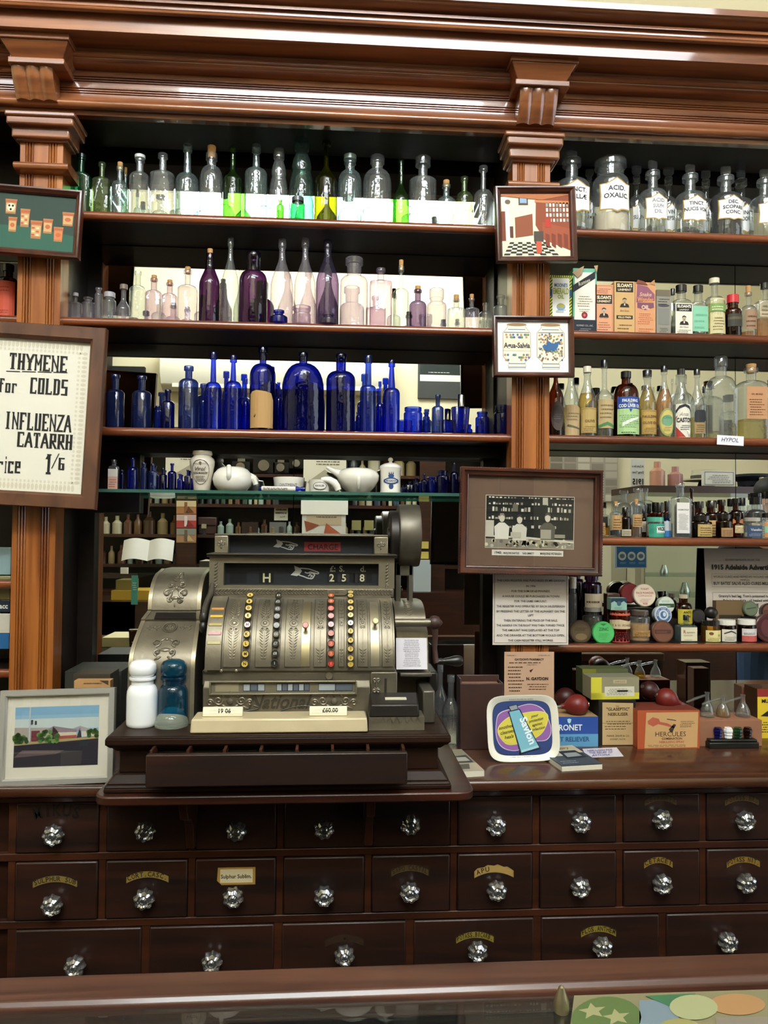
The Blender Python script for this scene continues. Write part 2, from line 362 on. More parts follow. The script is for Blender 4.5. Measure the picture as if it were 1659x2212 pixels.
class Art:
    """flat artwork on a w x h sheet (metres, origin bottom left), laid on a surface S(u, v, off)"""
    def __init__(s, w, h, S, strips=1, step=.00025, base=.0004):
        s.w, s.h, s.S, s.n, s.step, s.base = w, h, S, strips, step, base; s.mb = MB(); s.k = 0
    def raw(s, poly, col, lay):
        off = s.base+lay*s.step
        parts = [poly]
        if s.n > 1:
            parts = []; cw = s.w/s.n; xs = [p[0] for p in poly]
            for i in range(int(math.floor(min(xs)/cw)), int(math.ceil(max(xs)/cw))+1):
                q = clipx(poly, i*cw, True)
                if len(q) > 2: q = clipx(q, (i+1)*cw, False)
                if len(q) > 2: parts.append(q)
        for q in parts:
            s.mb.add([s.S(x, y, off) for x, y in q], [tuple(range(len(q)))], col=col)
    def poly(s, pts, col, lay=1):       # pts as fractions
        s.raw([(x*s.w, y*s.h) for x, y in pts], lin(col), lay); return s
    def rect(s, x0, y0, x1, y1, col, lay=1): return s.poly([(x0, y0), (x1, y0), (x1, y1), (x0, y1)], col, lay)
    def oval(s, cx, cy, rx, ry, col, lay=1, n=24): return s.poly([(cx+rx*cos(2*pi*i/n), cy+ry*sin(2*pi*i/n)) for i in range(n)], col, lay)
    def ring(s, x0, y0, x1, y1, t, col, lay=1):
        tx = t*s.h/s.w
        s.rect(x0, y0, x1, y0+t, col, lay); s.rect(x0, y1-t, x1, y1, col, lay); s.rect(x0, y0, x0+tx, y1, col, lay); s.rect(x1-tx, y0, x1, y1, col, lay); return s
    def text(s, t, cx, y, size, col, maxw=None, lay=3, shear=0.0, bold=0.0, align='c', rot=0.0, flip=False):
        pl, x0, x1 = text2d(t, shear, bold); k = size*s.h/.7     # size = cap height as a fraction of the sheet
        wid = (x1-x0)*k; kx = k
        if maxw and wid > maxw*s.w: kx = k*maxw*s.w/wid; wid = maxw*s.w
        ox = cx*s.w-(wid/2 if align == 'c' else 0 if align == 'l' else wid)
        cc = lin(col); ccx, ccy = cx*s.w, y*s.h; cr, sr = cos(rot), sin(rot)
        for p in pl:
            q = []
            for a, b in p:
                X = ox+(a-x0)*kx; Y = y*s.h+b*k
                if flip: X = 2*ccx-X
                if rot: X, Y = ccx+(X-ccx)*cr-(Y-ccy)*sr, ccy+(X-ccx)*sr+(Y-ccy)*cr
                q.append((X, Y))
            s.raw(q, cc, lay)
        return s
    def arc_text(s, t, cx, cy, rad, size, col, span, lay=3, up=True, bold=0.0):   # text round an arc; rad as fraction of h
        n = len(t); cc = lin(col); k = size*s.h/.7
        for i, ch in enumerate(t):
            if ch == ' ': continue
            a = (pi/2+span/2-span*(i+.5)/n) if up else (-pi/2-span/2+span*(i+.5)/n)
            pl, x0, x1 = text2d(ch, 0, bold); px = cx*s.w+rad*s.h*cos(a); py = cy*s.h+rad*s.h*sin(a); r = a-pi/2 if up else a+pi/2
            for p in pl:
                s.raw([(px+((x-(x0+x1)/2)*cos(r)-(y-.35)*sin(r))*k, py+((x-(x0+x1)/2)*sin(r)+(y-.35)*cos(r))*k) for x, y in p], cc, lay)
        return s
    def slab(s, t, x, y, w, h, col, gap=.28, lay=3):      # x, y, w, h in metres: whole word
        n = len(t); cw = w/(n+(n-1)*gap); cc = lin(col)
        for i, ch in enumerate(t):
            for j, q in enumerate(slab(ch, cw, h)): s.raw([(x+i*cw*(1+gap)+a, y+b) for a, b in q], cc, lay+.35*(j % 7))
        return s
    def lines(s, x0, x1, y0, y1, n, col, lay=2, t=.35, seed=1):   # rows of tiny print too small to read
        r = random.Random(seed); dy = (y1-y0)/n
        for i in range(n):
            y = y0+i*dy; a = x0+(x1-x0)*r.uniform(0, .12); b = x1-(x1-x0)*r.uniform(0, .25); x = a
            while x < b:
                e = min(b, x+(x1-x0)*r.uniform(.04, .14)); s.rect(x, y, e, y+dy*t, col, lay); x = e+(x1-x0)*.025
        return s
    def build(s, name, parent, mat='paint', label=None): return s.mb.build(name, mat, parent, label=label)
def plane(o, ux, uy, nrm=None):
    o, ux, uy = Vector(o), Vector(ux).normalized(), Vector(uy).normalized(); n = ux.cross(uy) if nrm is None else Vector(nrm)
    return lambda u, v, off=0: o+ux*u+uy*v+n*off
def front(x0, y, z0, nx=0.0):          # a sheet facing the camera side (-Y); u to the right, v up
    return plane((x0, y, z0), (1, 0, 0), (0, 0, 1), (0, -1, 0))
# ================================================================ the room
S1, S2, S3, S4, S5 = 2.217, 1.959, 1.696, 1.443, 1.178      # shelf tops
ZW, ZG = 0.957, 1.5475                                        # worktop, glass shelf
PLX, PRX = (-.747, -.648), (.434, .528)                       # pilasters
BACKY = -4.3
def struct(name, mb, mat, **k): return mb.build(name, mat, kind='structure', **k)
struct('floor', MB().box(-3.4, 4.2, BACKY-.1, .6, -.05, 0), 'floor_board')
struct('ceiling', MB().box(-3.4, 4.2, BACKY-.1, .6, 4.3, 4.4), 'ceiling_white')
struct('wall_back', MB().box(-3.4, 4.2, .5, .6, 0, 4.3), 'cream_wall')
struct('wall_left', MB().box(-3.5, -3.4, BACKY-.1, .6, 0, 4.3), 'cream_wall')
struct('wall_right', MB().box(4.2, 4.3, BACKY-.1, .6, 0, 4.3), 'cream_wall')
struct('wall_front', MB().box(-3.4, 4.2, BACKY-.1, BACKY, 0, 4.3), 'cream_wall')
# a green sheet pinned on the wall over the cabinet
a = P(1522, 30, .49); b = P(1760, 30, .49)
gp = MB().box(a.x, b.x, .485, .5, 2.6, 3.1); gp.box(a.x-.004, a.x+.004, .483, .484, 2.6, 3.1, col=lin('#d8dccb'))
gp.c[:6] = [lin('#3f6a55')]*6
gp.build('notice_board', 'paint', label='green board on the cream wall above the cornice', cat='board')
# ================================================================ the wall cabinet
cab = thing('display_cabinet', 'tall mahogany wall cabinet with cornice, pilasters and mirror-backed shelves', 'cabinet', (-.1, .1, ZW))
X0, X1 = -1.45, 1.75
def zc(y, Y): return P(830, y, Y).z
# cornice: deep crown, soffit, cove
ZT = zc(-18, -.17); pr = [(.15, ZT), (-.175, ZT), (-.175, zc(-8, -.175)), (-.17, zc(-4, -.17))]
for i in range(9):
    t = i/8*pi/2; pr.append((-.17+.03*(1-cos(t)), zc(-4, -.17)-(zc(-4, -.17)-zc(23, -.14))*sin(t)))
pr += [(-.146, zc(25, -.146)), (-.146, zc(31, -.146)), (-.138, zc(34, -.138)), (-.138, zc(45, -.138))]
for i in range(7):
    t = -pi/2+pi*i/6; pr.append((-.135-.008*cos(t), zc(50.5, -.14)-.0055*sin(t)))
pr += [(-.126, zc(57, -.126)), (-.12, zc(60, -.12)), (-.12, zc(98, -.12)), (-.055, zc(98, -.12)), (-.052, zc(141, -.052))]
for i in range(6):
    t = -pi/2+pi*i/5; pr.append((-.052-.007*cos(t), zc(147, -.055)-.0055*sin(t)))
pr += [(-.05, zc(153, -.05))]
ze, zf = zc(154, -.05), zc(180, -.02)
for i in range(6):
    t = i/5*pi/2; pr.append((-.05+.03*(1-cos(t)), ze+(zf-ze)*sin(t)))
pr += [(-.02, zc(180, -.02)), (.15, zc(180, -.02))]
MB().sweep_x(pr, X0, X1).build('cornice', 'mahogany', cab, angle=30)
def reed(y0, y1, Y, n=3):
    out = []; za, zb = zc(y0, Y), zc(y1, Y)
    for k in range(n):
        for i in range(6):
            t = -pi/2+pi*i/5; out.append((Y-.006*cos(t)+.003, za+(zb-za)*((k+.5+.46*sin(t))/n)))
    return out
pr = [(.15, zc(180, -.02)-.0005), (-.015, zc(180, -.02)-.0005), (-.015, zc(192, -.015))] + reed(192, 207, -.014) + [(-.015, zc(207, -.015)), (-.015, zc(217, -.015))] + reed(217, 232, -.014) + [(-.015, zc(232, -.015)), (-.015, zc(243, -.015))]
for i in range(9):
    t = -pi/2+pi*i/8; pr.append((-.018-.014*cos(t), zc(252.5, -.025)-.0105*sin(t)))
pr += [(-.02, zc(262, -.02)), (-.012, zc(263, -.012)), (-.008, zc(277, -.008)), (.02, zc(277, 0)), (.02, zc(270, 0)), (.15, zc(270, 0))]
MB().sweep_x(pr, X0, X1).build('frieze', 'mahogany', cab, angle=30)
MB().box(X0, X1, .0205, .15, zc(277, 0), zc(270, 0)-.0005).build('soffit_board', 'black_wood', cab)  # black like the shelf boards, to darken the bay top
ARCH = zc(277, 0)
# top board inside the cabinet and carcass back
MB().box(X0, X1, .151, .20, ARCH+.06, ZT-.005).build('ceiling_board', 'black_wood', cab)
MB().box(X0, X1, .205, .235, ZW, ZT-.005).build('back_board', 'black_wood', cab)
# pilasters
def pilaster(x0, x1, side):
    w = x1-x0; yf, yb = 0.0, .055; pts = [(x0, yb), (x0, yf)]
    for c in (.22, .76):
        a, b = x0+w*(c-.1), x0+w*(c+.1); pts.append((a, yf))
        for k in range(3):
            for i in range(5):
                t = pi*i/4; pts.append((a+(b-a)*((k+.5-.45*cos(t))/3), yf+.005-.007*sin(t)))
        pts.append((b, yf))
    pts += [(x1, yf), (x1, yb)]
    mb = MB(); mb.loft([[(x, y, ZW) for x, y in pts], [(x, y, ARCH-.03) for x, y in pts]])
    p = mb.build('pilaster', 'mahogany_upright', cab, angle=30)
    def block(l, r, t, b, yo, cove=0):   # px edges measured on its own front plane
        A = P(l, (t+b)/2, yo); B = P(r, (t+b)/2, yo); T = P((l+r)/2, t, yo); D = P((l+r)/2, b, yo)
        return A.x, B.x, yo, .055, D.z, T.z
    q = MB()
    if side == 'l': cap = [(8, 162, 238, 250, -.04), (12, 158, 250, 268, -.035), (24, 150, 268, 297, -.02), (34, 146, 297, 305, -.01)]; ring = (32, 150, 350, 372, -.015)
    else: cap = [(1092, 1222, 283, 294, -.04), (1096, 1218, 294, 312, -.035), (1100, 1210, 312, 341, -.02), (1106, 1200, 341, 349, -.01)]; ring = (1096, 1206, 391, 412, -.015)
    for c in cap: q.box(*block(*c))
    q.build('capital', 'mahogany', p, bevel=.004)
    q = MB(); b = block(*ring); cz = (b[4]+b[5])/2; h = (b[5]-b[4])/2
    ringp = [(.055, b[4]), (b[2]+.012, b[4])]+[(b[2]-.002-.010*cos(-pi/2+pi*i/6), cz+h*.75*sin(-pi/2+pi*i/6)) for i in range(7)]+[(b[2]+.012, b[5]), (.055, b[5])]
    q.sweep_x(ringp, b[0], b[1]); q.build('shaft_ring', 'mahogany', p)
    # scrolled corbel over the architrave with its cap block
    cx = (x0+x1)/2; w2 = .046; q = MB()
    zt, zb = (P(85, 116, -.065).z, P(85, 215, -.04).z) if side == 'l' else (P(1160, 168, -.065).z, P(1160, 268, -.04).z)
    prof = []
    for i in range(13):
        t = i/12; y = -.07-.010*sin(t*pi)+.035*(t**1.3); prof.append((y, zt-(zt-zb)*t))
    cor = []
    for y, z in prof:
        row = [(cx-w2, -.02, z)]
        for k in range(3):
            a0 = cx-w2+2*w2*k/3
            for i in range(5): row.append((a0+2*w2/3*(i/4), y-(.008*sin(pi*i/4) if z < zt-.025 else .004), z))
        row.append((cx+w2, -.02, z)); cor.append(row)
    q.loft(cor)
    q.build('corbel', 'mahogany', p, angle=50)
    q = MB(); a = block(*((5, 151, 82, 112, -.085) if side == 'l' else (1103, 1242, 132, 161, -.085)))
    q.hexa([(a[0]+.02, -.075, a[4]-.012), (a[1]-.02, -.075, a[4]-.012), (a[1]-.02, -.0, a[4]-.012), (a[0]+.02, 0, a[4]-.012), (a[0], -.1, a[5]-.012), (a[1], -.1, a[5]-.012), (a[1], 0, a[5]-.012), (a[0], 0, a[5]-.012)])
    q.box(a[0]-.004, a[1]+.004, -.104, 0, a[5]-.012, a[5]+.002); q.box(a[0]+.012, a[1]-.012, -.085, 0, a[4]-.026, a[4]-.012)
    q.build('corbel_cap', 'mahogany', p, bevel=.002)
pilaster(*PLX, 'l'); pilaster(*PRX, 'r')
# bay sides behind the pilasters and the dark stiles beside the mirrors
for x0, x1 in ((PLX[0]+.001, PLX[1]-.001), (PRX[0]+.001, PRX[1]-.001)):
    MB().box(x0, x1, .0555, .205, ZW, ARCH).build('side_panel', 'black_wood', cab)
# shelves
def shelf(z, x0, x1, mat='shelf_wood', th=.021, yb=.188):
    pr = [(.034, z)]+[(.026-.008*cos(-pi/2+pi*i/6), z-th/2-th/2*sin(-pi/2+pi*i/6)) for i in range(7)]+[(.034, z-th)]
    s = MB().box(x0, x1, .0341, yb, z-th+.001, z-.0002).build('shelf', 'black_wood', cab)  # dark underside put into the board's black colour; nosing stays brown
    MB().sweep_x(pr, x0, x1).build('shelf_nosing', mat, s)
for z in (S1, S2, S3): shelf(z, PLX[1]-.005, PRX[0]+.005)
for z in (S1, S2, S3, S4, S5): shelf(z, PRX[1]-.005, X1)
for z in (S1, S2, S3, 1.33, 1.12): shelf(z, X0, PLX[0]+.005)
# mirrors
def mirror(x0, x1, z0, z1, y=MIRROR_Y):
    mb = MB(); mb.box(x0, x1, y, y+.006, z0, z1); mb.build('mirror', 'mirror', cab)
ML = PM and P(208, 1200, MIRROR_Y).x; MR = P(1040, 1200, MIRROR_Y).x
mirror(ML, -.105, ZW+.01, S3-.022); mirror(-.103, MR, ZW+.01, S3-.022)
for a, b in ((S3, S2), (S2, S1), (S1, ARCH)): mirror(ML, MR+.03, a+.001, b-.022)
for a, b in ((S3, S2), (S2, S1), (S1, ARCH), (S4, S3), (S5, S4), (ZW, S5)):
    mirror(PRX[1]-.018, P(1588, 700, MIRROR_Y).x-.001, a+.001, b-.022); mirror(P(1588, 700, MIRROR_Y).x+.001, X1, a+.001, b-.022)
for a, b in ((S3, S2), (S2, S1)): mirror(X0, PLX[0]+.028, a+.001, b-.022)
MB().box(PLX[1]-.03, ML, .17, .204, ZW, S3-.021).build('mirror_stile', 'black_wood', cab)
MB().box(MR, PRX[0]+.02, .17, .204, ZW, S3-.021).build('mirror_stile', 'black_wood', cab)
q = P(207, 1000, .165); q2 = P(300, 1108, .165)
MB().box(q.x, q2.x, .168, .189, q2.z, S3-.021).build('mirror_stile', 'black_wood', cab)  # added dark block standing in for a dark reflection in the mirror
MB().box(PLX[1], PRX[0], .13, .188, S3-.05, S3-.0215).build('shelf_rail', 'black_wood', cab)
# ================================================================ worktop and drawers
def bull(yf, yb, z0, z1):
    h = (z1-z0)/2; return [(yb, z1)]+[(yf+h*.5-h*.5*cos(-pi/2+pi*i/6), z0+h-h*sin(-pi/2+pi*i/6)) for i in range(7)]+[(yb, z0)]
MB().sweep_x(bull(-.325, .2, ZW-.022, ZW), X0, X1).build('worktop', 'worktop_wood', label='long polished brown wooden worktop along the drawers', cat='worktop')
base = thing('drawer_cabinet', 'dark wooden apothecary cabinet with rows of small glass-knobbed drawers', 'cabinet', (0, -.1, 0))
DY = -.29
R1, R2, R3 = .81, .68, .53
mb = MB(); mb.box(X0, X1, DY+.012, .18, .05, ZW-.023)
mb.build('carcass', 'drawer_wood', base)
xs1 = [-1.14, -.966, -.792, -.617, -.444, -.271, -.098, .078, .251, .42, .594, .77, .945, 1.12]
xs3 = [-1.13, -.872, -.614, -.358, -.1, .163, .423, .684, .945, 1.2]
for i in range(len(xs1)):
    MB().box(xs1[i]-.007, xs1[i]+.007, DY, DY+.02, R2+.006, ZW-.04).build('divider', 'rail_wood', base, bevel=.001)
for z in (ZW-.031, R1, R2, R3-.01):
    MB().box(X0, X1, DY-.001, DY+.02, z-.0075, z+.0075).build('rail', 'rail_wood', base, bevel=.0015)
for x in xs3: MB().box(x-.008, x+.008, DY, DY+.02, R3, R2-.006).build('divider', 'rail_wood', base, bevel=.001)
MB().sweep_x([(DY-.03, ZW-.0225), (DY-.02, ZW-.034), (DY+.01, ZW-.034), (DY+.01, ZW-.0225)], X0, X1).build('cove_moulding', 'dark_mahogany', base)
def knob(px, py, parent, ph):
    c = P(px, py, DY-.024); n = 40; mb = MB(); rng = random.Random(int(px*7+py))
    prof = [(.010, .021, 0), (.011, .016, .3), (.0175, .013, .8), (.021, .007, 1), (.021, .002, 1), (.018, -.005, 1), (.012, -.009, .7), (.008, -.0065, 0), (.005, -.009, 0)]
    rings = []
    for r, y, s in prof:
        rings.append([(c.x+r*(1-.17*s*(.5-.5*cos(8*t+ph)))*cos(t), c.y+y, c.z+r*(1-.17*s*(.5-.5*cos(8*t+ph)))*sin(t)) for t in [2*pi*i/n for i in range(n)]])
    mb.loft(rings)
    k = mb.build('knob', 'crystal', parent, angle=25, label='clear fluted glass knob')
    MB().cyl((c.x, c.y-.0072, c.z), (c.x, DY+.002, c.z), .0028, n=8).build('knob_screw', 'iron', k)
def arcplate(parent, px, py, w, txt, col='#7a6534', tc='#2a1c10', torn=False, big=False, faint=False):
    c = P(px, py, DY); W = w/ (F/1.56); H = .024
    A = Art(W, H, front(c.x-W/2, DY-.0045, c.z-H/2)); n = 12
    rise = .45
    bandc = []
    def yy(t): return rise*(1-(2*t-1)**2)
    if not faint:
        if torn: pass
        A.poly([(t/n, yy(t/n)) for t in range(n+1)]+[(1-t/n, .62+yy(1-t/n)+(.06*((t % 3)-1) if torn else 0)) for t in range(n+1)], tc if not torn else '#9a7c48', 0)
        A.poly([(.03+.94*t/n, .06+yy(t/n)) for t in range(n+1)]+[(.97-.94*t/n, .56+yy(1-t/n)) for t in range(n+1)], col, 1)
    m = len(txt)
    for i, ch in enumerate(txt):
        t = .06+.88*(i+.5)/m; s = .38 if not big else .9
        A.text(ch, t, .14+yy(t), s, tc, maxw=.8/m, lay=2, rot=-.35*(2*t-1), bold=.02)
    A.build('label', parent, label='arched gilt paper label' if not big else 'painted black lettering')
plates = {(0, 5): (121, 1903, 95, 'SULPHUR SUB', '#77642f'), (0, 6): (320, 1893, 92, 'CORT.CASC.', '#8a7334'), (0, 9): (885, 1879, 84, 'SAPO CASTIL', '#4a3b1e'), (0, 10): (1066, 1881, 86, 'APU     ', '#a98a4c'),
          (0, 12): (1420, 1862, 68, 'CETACEI', '#7b6023'), (0, 13): (1603, 1861, 80, 'POTASS NIT.', '#7b6023')}
def front_panel(x0, x1, z0, z1):
    d = MB(); d.box(x0+.008, x1-.008, DY-.004, DY+.18, z0+.009, z1-.009)
    return d.build('drawer', 'drawer_front', base, bevel=.003)
k1 = [(113, 1806), (312, 1798), (510, 1797), (700, 1793), (887, 1784), (1073, 1786), (1257, 1779), (1433, 1772), (1613, 1775)]
k2 = [(110, 1958), (310, 1944), (503, 1941), (700, 1938), (886, 1930), (1074, 1926), (1256, 1919), (1433, 1912), (1615, 1910)]
k3 = [(160, 2090), (457, 2080), (744, 2067), (1033, 2058), (1303, 2048), (1575, 2038)]
p2 = {0: (121, 1903, 95, 'SULPHUR SUB', '#77642f'), 1: (320, 1893, 92, 'CORT.CASC.', '#8a7334'), 4: (885, 1879, 84, 'SAPO CASTIL', '#4a3b1e'), 5: (1066, 1881, 86, 'APU     ', '#a98a4c'), 7: (1420, 1862, 68, 'CETACEI', '#7b6023'), 8: (1603, 1861, 80, 'POTASS NIT.', '#7b6023')}
p1 = {0: (125, 1762, 105, 'MIKUS', None), 7: (1425, 1728, 76, 'CETRARIA', '#3a2a17'), 8: (1600, 1728, 82, 'POTASS.BRO', '#4a3619')}
p3 = {2: (744, 2030, 82, 'FLOR.MENTH.', '#33200f'), 3: (1025, 2023, 86, 'POTASS.BICARB.', '#7f7026'), 4: (1291, 2010, 82, 'FLOS.ANTHEM', '#7f7026')}
for i in range(9):
    d = front_panel(xs1[3+i], xs1[4+i], R1, ZW-.031); knob(*k1[i], d, i*.7)
    if i in p1: arcplate(d, *p1[i][:4], col=p1[i][4] or '#000000', tc='#0c0806' if i == 0 else '#20150a', big=i == 0, faint=i == 0)
    d = front_panel(xs1[3+i], xs1[4+i], R2, R1); knob(*k2[i], d, i*1.1)
    if i in p2: arcplate(d, *p2[i][:4], col=p2[i][4], torn=i == 5)
    if i == 2:
        c = P(511, 1890, DY); A = Art(.075, .034, front(c.x-.0375, DY-.0045, c.z-.017))
        A.poly([(0, .25), (.12, 0), (1, 0), (1, 1), (.02, 1)], '#a8813d', 0).rect(.08, .12, .93, .9, '#d9c9a0', 1).text('Sulphur Sublim.', .5, .38, .22, '#1c1410', .8, 2, bold=.02)
        A.build('label', d, label='small rectangular cream paper label')
for i in range(6):
    d = front_panel(xs3[2+i], xs3[3+i], R3, R2); knob(*k3[i], d, i*.9)
    if i in p3: arcplate(d, *p3[i][:4], col=p3[i][4])
# plank that carries the cash register past the worktop edge, on two brackets
mb = MB(); a = P(213, 1712, -.40).x; b = P(1013, 1700, -.37).x; pts = []
for cx, s in ((b-.03, 0), (a+.03, 1)):
    for i in range(7):
        t = (-pi/2+pi/2*i/6) if s == 0 else (pi+pi/2*i/6)
        pts.append((cx+.03*cos(t), -.43+.03+.03*sin(t)))
poly = [(a, .02), (b, .02)][::-1]
ol = [(b, -.1)]+[(b-.03+.03*cos(-pi/2*i/6), -.41+.03*sin(-pi/2*i/6)) for i in range(7)]+[(a+.03-.03*sin(pi/2*i/6), -.41-.03*cos(pi/2*i/6)) for i in range(7)]+[(a, -.1)]
st = thing('register_stand', 'brown plank under the cash register overhanging the worktop on brackets', 'stand', ((a+b)/2, -.3, ZW))
MB().prism([(x, y, ZW+.0005) for x, y in ol], (0, 0, .017)).build('plank', 'dark_mahogany', st, bevel=.003)
for px, z1_, z0_ in ((409, 1735, 1890), (797, 1735, 1880)):
    x = P(px, 1800, -.33).x; mb = MB(); zt = ZW; pts = []
    prof = [(-.327, zt), (-.40, zt), (-.40, zt-.02), (-.385, zt-.045), (-.345, zt-.06), (-.330, zt-.085), (-.325, zt-.11), (-.318, zt-.125), (-.298, zt-.128), (-.2965, zt-.0228), (-.327, zt-.0228)]
    mb.prism([(x-.008, y, z) for y, z in prof], (.016, 0, 0)).build('bracket', 'rail_wood', st, bevel=.002)
# ================================================================ front display counter
ct = thing('display_counter', 'glass-topped wooden display counter in front of the camera', 'counter', (.1, -1.2, 0))
def rl(x, y0, y1): return x
A1, A2 = PZ(-120, 2118, .95), PZ(1780, 2046, .95)
mb = MB(); y0, y1 = -.945, -.998
pr = [(y0, .95-.03), (y0, .947), (y0-.003, .95), (y1+.006, .95), (y1, .944), (y1, .92), (y0, .92)]
mb.loft([[(-1.2, A1.y+(y-y0), z) for y, z in pr], [(1.4, A2.y+(y-y0), z) for y, z in pr]]).build('counter_rail', 'counter_wood', ct, bevel=.002)
MB().box(-1.2, 1.4, -1.46, -1.002, .934, .940).build('glass_top', 'pane', ct)
MB().box(-1.2, 1.4, -.985, -.955, .05, .919).build('back_panel', 'dark_mahogany', ct)
MB().box(-1.2, 1.4, -1.5, -.99, .05, .70).build('base', 'dark_mahogany', ct)
MB().box(-1.2, 1.4, -1.46, -.99, .795, .803).build('inner_shelf', 'dark_mahogany', ct)
MB().box(-1.2, 1.4, -1.52, -1.46, .70, .95).build('edge_rail', 'counter_wood', ct)
# reflection in the counter glass, built as a printed sheet and brass finial
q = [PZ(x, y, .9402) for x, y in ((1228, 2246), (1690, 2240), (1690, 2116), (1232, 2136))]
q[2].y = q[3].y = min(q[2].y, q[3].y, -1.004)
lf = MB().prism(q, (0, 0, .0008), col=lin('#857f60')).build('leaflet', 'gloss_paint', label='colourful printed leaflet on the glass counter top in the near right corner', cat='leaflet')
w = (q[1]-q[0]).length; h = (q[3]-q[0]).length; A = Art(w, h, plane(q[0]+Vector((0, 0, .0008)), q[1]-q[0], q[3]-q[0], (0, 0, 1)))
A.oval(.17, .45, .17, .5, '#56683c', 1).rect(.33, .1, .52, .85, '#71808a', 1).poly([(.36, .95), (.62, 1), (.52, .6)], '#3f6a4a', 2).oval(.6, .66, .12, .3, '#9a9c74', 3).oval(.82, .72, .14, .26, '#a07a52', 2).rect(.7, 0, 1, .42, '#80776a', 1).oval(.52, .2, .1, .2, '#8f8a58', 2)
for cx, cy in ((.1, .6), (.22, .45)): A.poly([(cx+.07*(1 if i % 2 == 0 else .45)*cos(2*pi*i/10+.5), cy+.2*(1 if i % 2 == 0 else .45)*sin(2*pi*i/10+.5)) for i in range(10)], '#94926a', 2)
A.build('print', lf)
p = PZ(1213, 2185, .9405)
MB().lathe([(0, 0), (.008, 0), (.008, .01), (.006, .016), (.003, .026), (0, .028)], (p.x, p.y, .9405), n=16).build('reflected_finial', 'brass', label='small pointed brass finial standing on the glass counter top', cat='finial')
# ================================================================ bottles
ST = dict(
 med=dict(sec='rect', sh=.64, nk=.72, nr=.30, lr=.42, lh=.07, cv='round', d=.62),
 medsq=dict(sec='rect', sh=.68, nk=.73, nr=.30, lr=.42, lh=.06, cv='square', d=.7),
 rnd=dict(sec='round', sh=.60, nk=.72, nr=.34, lr=.46, lh=.07, cv='round'),
 phial=dict(sec='round', sh=.64, nk=.74, nr=.42, lr=.58, lh=.07, cv='round'),
 beer=dict(sec='round', sh=.46, nk=.82, nr=.27, lr=.36, lh=.09, cv='slope'),
 sauce=dict(sec='round', sh=.50, nk=.62, nr=.34, lr=.40, lh=.09, cv='round', nt=.27),
 tall=dict(sec='round', sh=.48, nk=.64, nr=.28, lr=.36, lh=.08, cv='slope'),
 stout=dict(sec='round', sh=.60, nk=.80, nr=.40, lr=.50, lh=.10, cv='round'),
 wine=dict(sec='round', sh=.56, nk=.70, nr=.28, lr=.36, lh=.05, cv='slope'),
 jar=dict(sec='round', sh=.72, nk=.80, nr=.72, lr=.80, lh=.08, cv='round'),
 wide=dict(sec='round', sh=.74, nk=.82, nr=.52, lr=.70, lh=.07, cv='round'),
 dome=dict(sec='round', sh=.52, nk=.86, nr=.19, lr=.22, lh=.05, cv='round', d=.75),
 win=dict(sec='round', sh=.62, nk=.80, nr=.26, lr=.36, lh=.07, cv='round'),
 codd=dict(sec='round', sh=.30, nk=.88, nr=.40, lr=.52, lh=.10, cv='codd'),
 hexp=dict(sec='hex', sh=.66, nk=.72, nr=.34, lr=.46, lh=.07, cv='square'),
 oct=dict(sec='oct', sh=.66, nk=.74, nr=.36, lr=.48, lh=.08, cv='round'),
 shop=dict(sec='round', sh=.62, nk=.74, nr=.34, lr=.52, lh=.07, cv='round'),
 shopw=dict(sec='round', sh=.66, nk=.78, nr=.72, lr=.86, lh=.08, cv='round'),
 taper=dict(sec='round', sh=.36, nk=.66, nr=.36, lr=.52, lh=.08, cv='slope'),
 ink=dict(sec='round', sh=.42, nk=.62, nr=.48, lr=.62, lh=.18, cv='round'),
 scent=dict(sec='rect', sh=.95, nk=.97, nr=.35, lr=.35, lh=.02, cv='square', d=.6, flare=.84),
 vial=dict(sec='round', sh=.78, nk=.84, nr=.6, lr=.8, lh=.06, cv='round'),
)
def secr(sec, t, d):
    if sec == 'round': return 1.0 if d == 1 else 1/sqrt(cos(t)**2+(sin(t)/d)**2)
    if sec == 'rect': return (abs(cos(t))**7+abs(sin(t)/d)**7)**(-1/7)
    n = 6 if sec == 'hex' else 8; a = (t+pi/n+(pi/2 if n == 6 else 0)) % (2*pi/n)-pi/n
    return cos(pi/n)/cos(a)
def vprof(s):
    sh, nk, nr, lr, lh = s['sh'], s['nk'], s['nr'], s['lr'], s['lh']; cv = s['cv']; fl = s.get('flare', 1)
    out = [(0, .012, 1), (fl*.86, .006, 1), (fl*.96, .0, 1), (fl, .03, 1)] if sh > .1 else []
    out.append((1, sh, 1)); n = 7
    if cv == 'codd':
        return out + [(.98, .42, 1), (.92, .52, 1), (.80, .60, 0), (.72, .63, 0), (.80, .68, 0), (.70, .76, 0), (.50, .84, 0), (.46, .87, 0), (.58, .88, 0), (.60, .93, 0), (.54, .96, 0), (.50, 1, 0)]
    for i in range(1, n+1):
        t = i/n
        if cv == 'round': r = nr+(1-nr)*cos(t*pi/2)**.9; z = sh+(nk-sh)*sin(t*pi/2)
        elif cv == 'slope': w = t*t*(3-2*t); r = 1-(1-nr)*w; z = sh+(nk-sh)*t
        else: r = nr+(1-nr)*(1-t)**.8; z = sh+(nk-sh)*(1-(1-t)**2.2)
        out.append((r, z, max(0, 1-t*1.25)))
    ne = s.get('nt', nr)
    out += [(ne, 1-lh-.005, 0), (lr, 1-lh, 0), (lr, 1-.012, 0), (lr*.9, 1, 0), (lr*.72, 1, 0)]
    return out
ROWN = {}
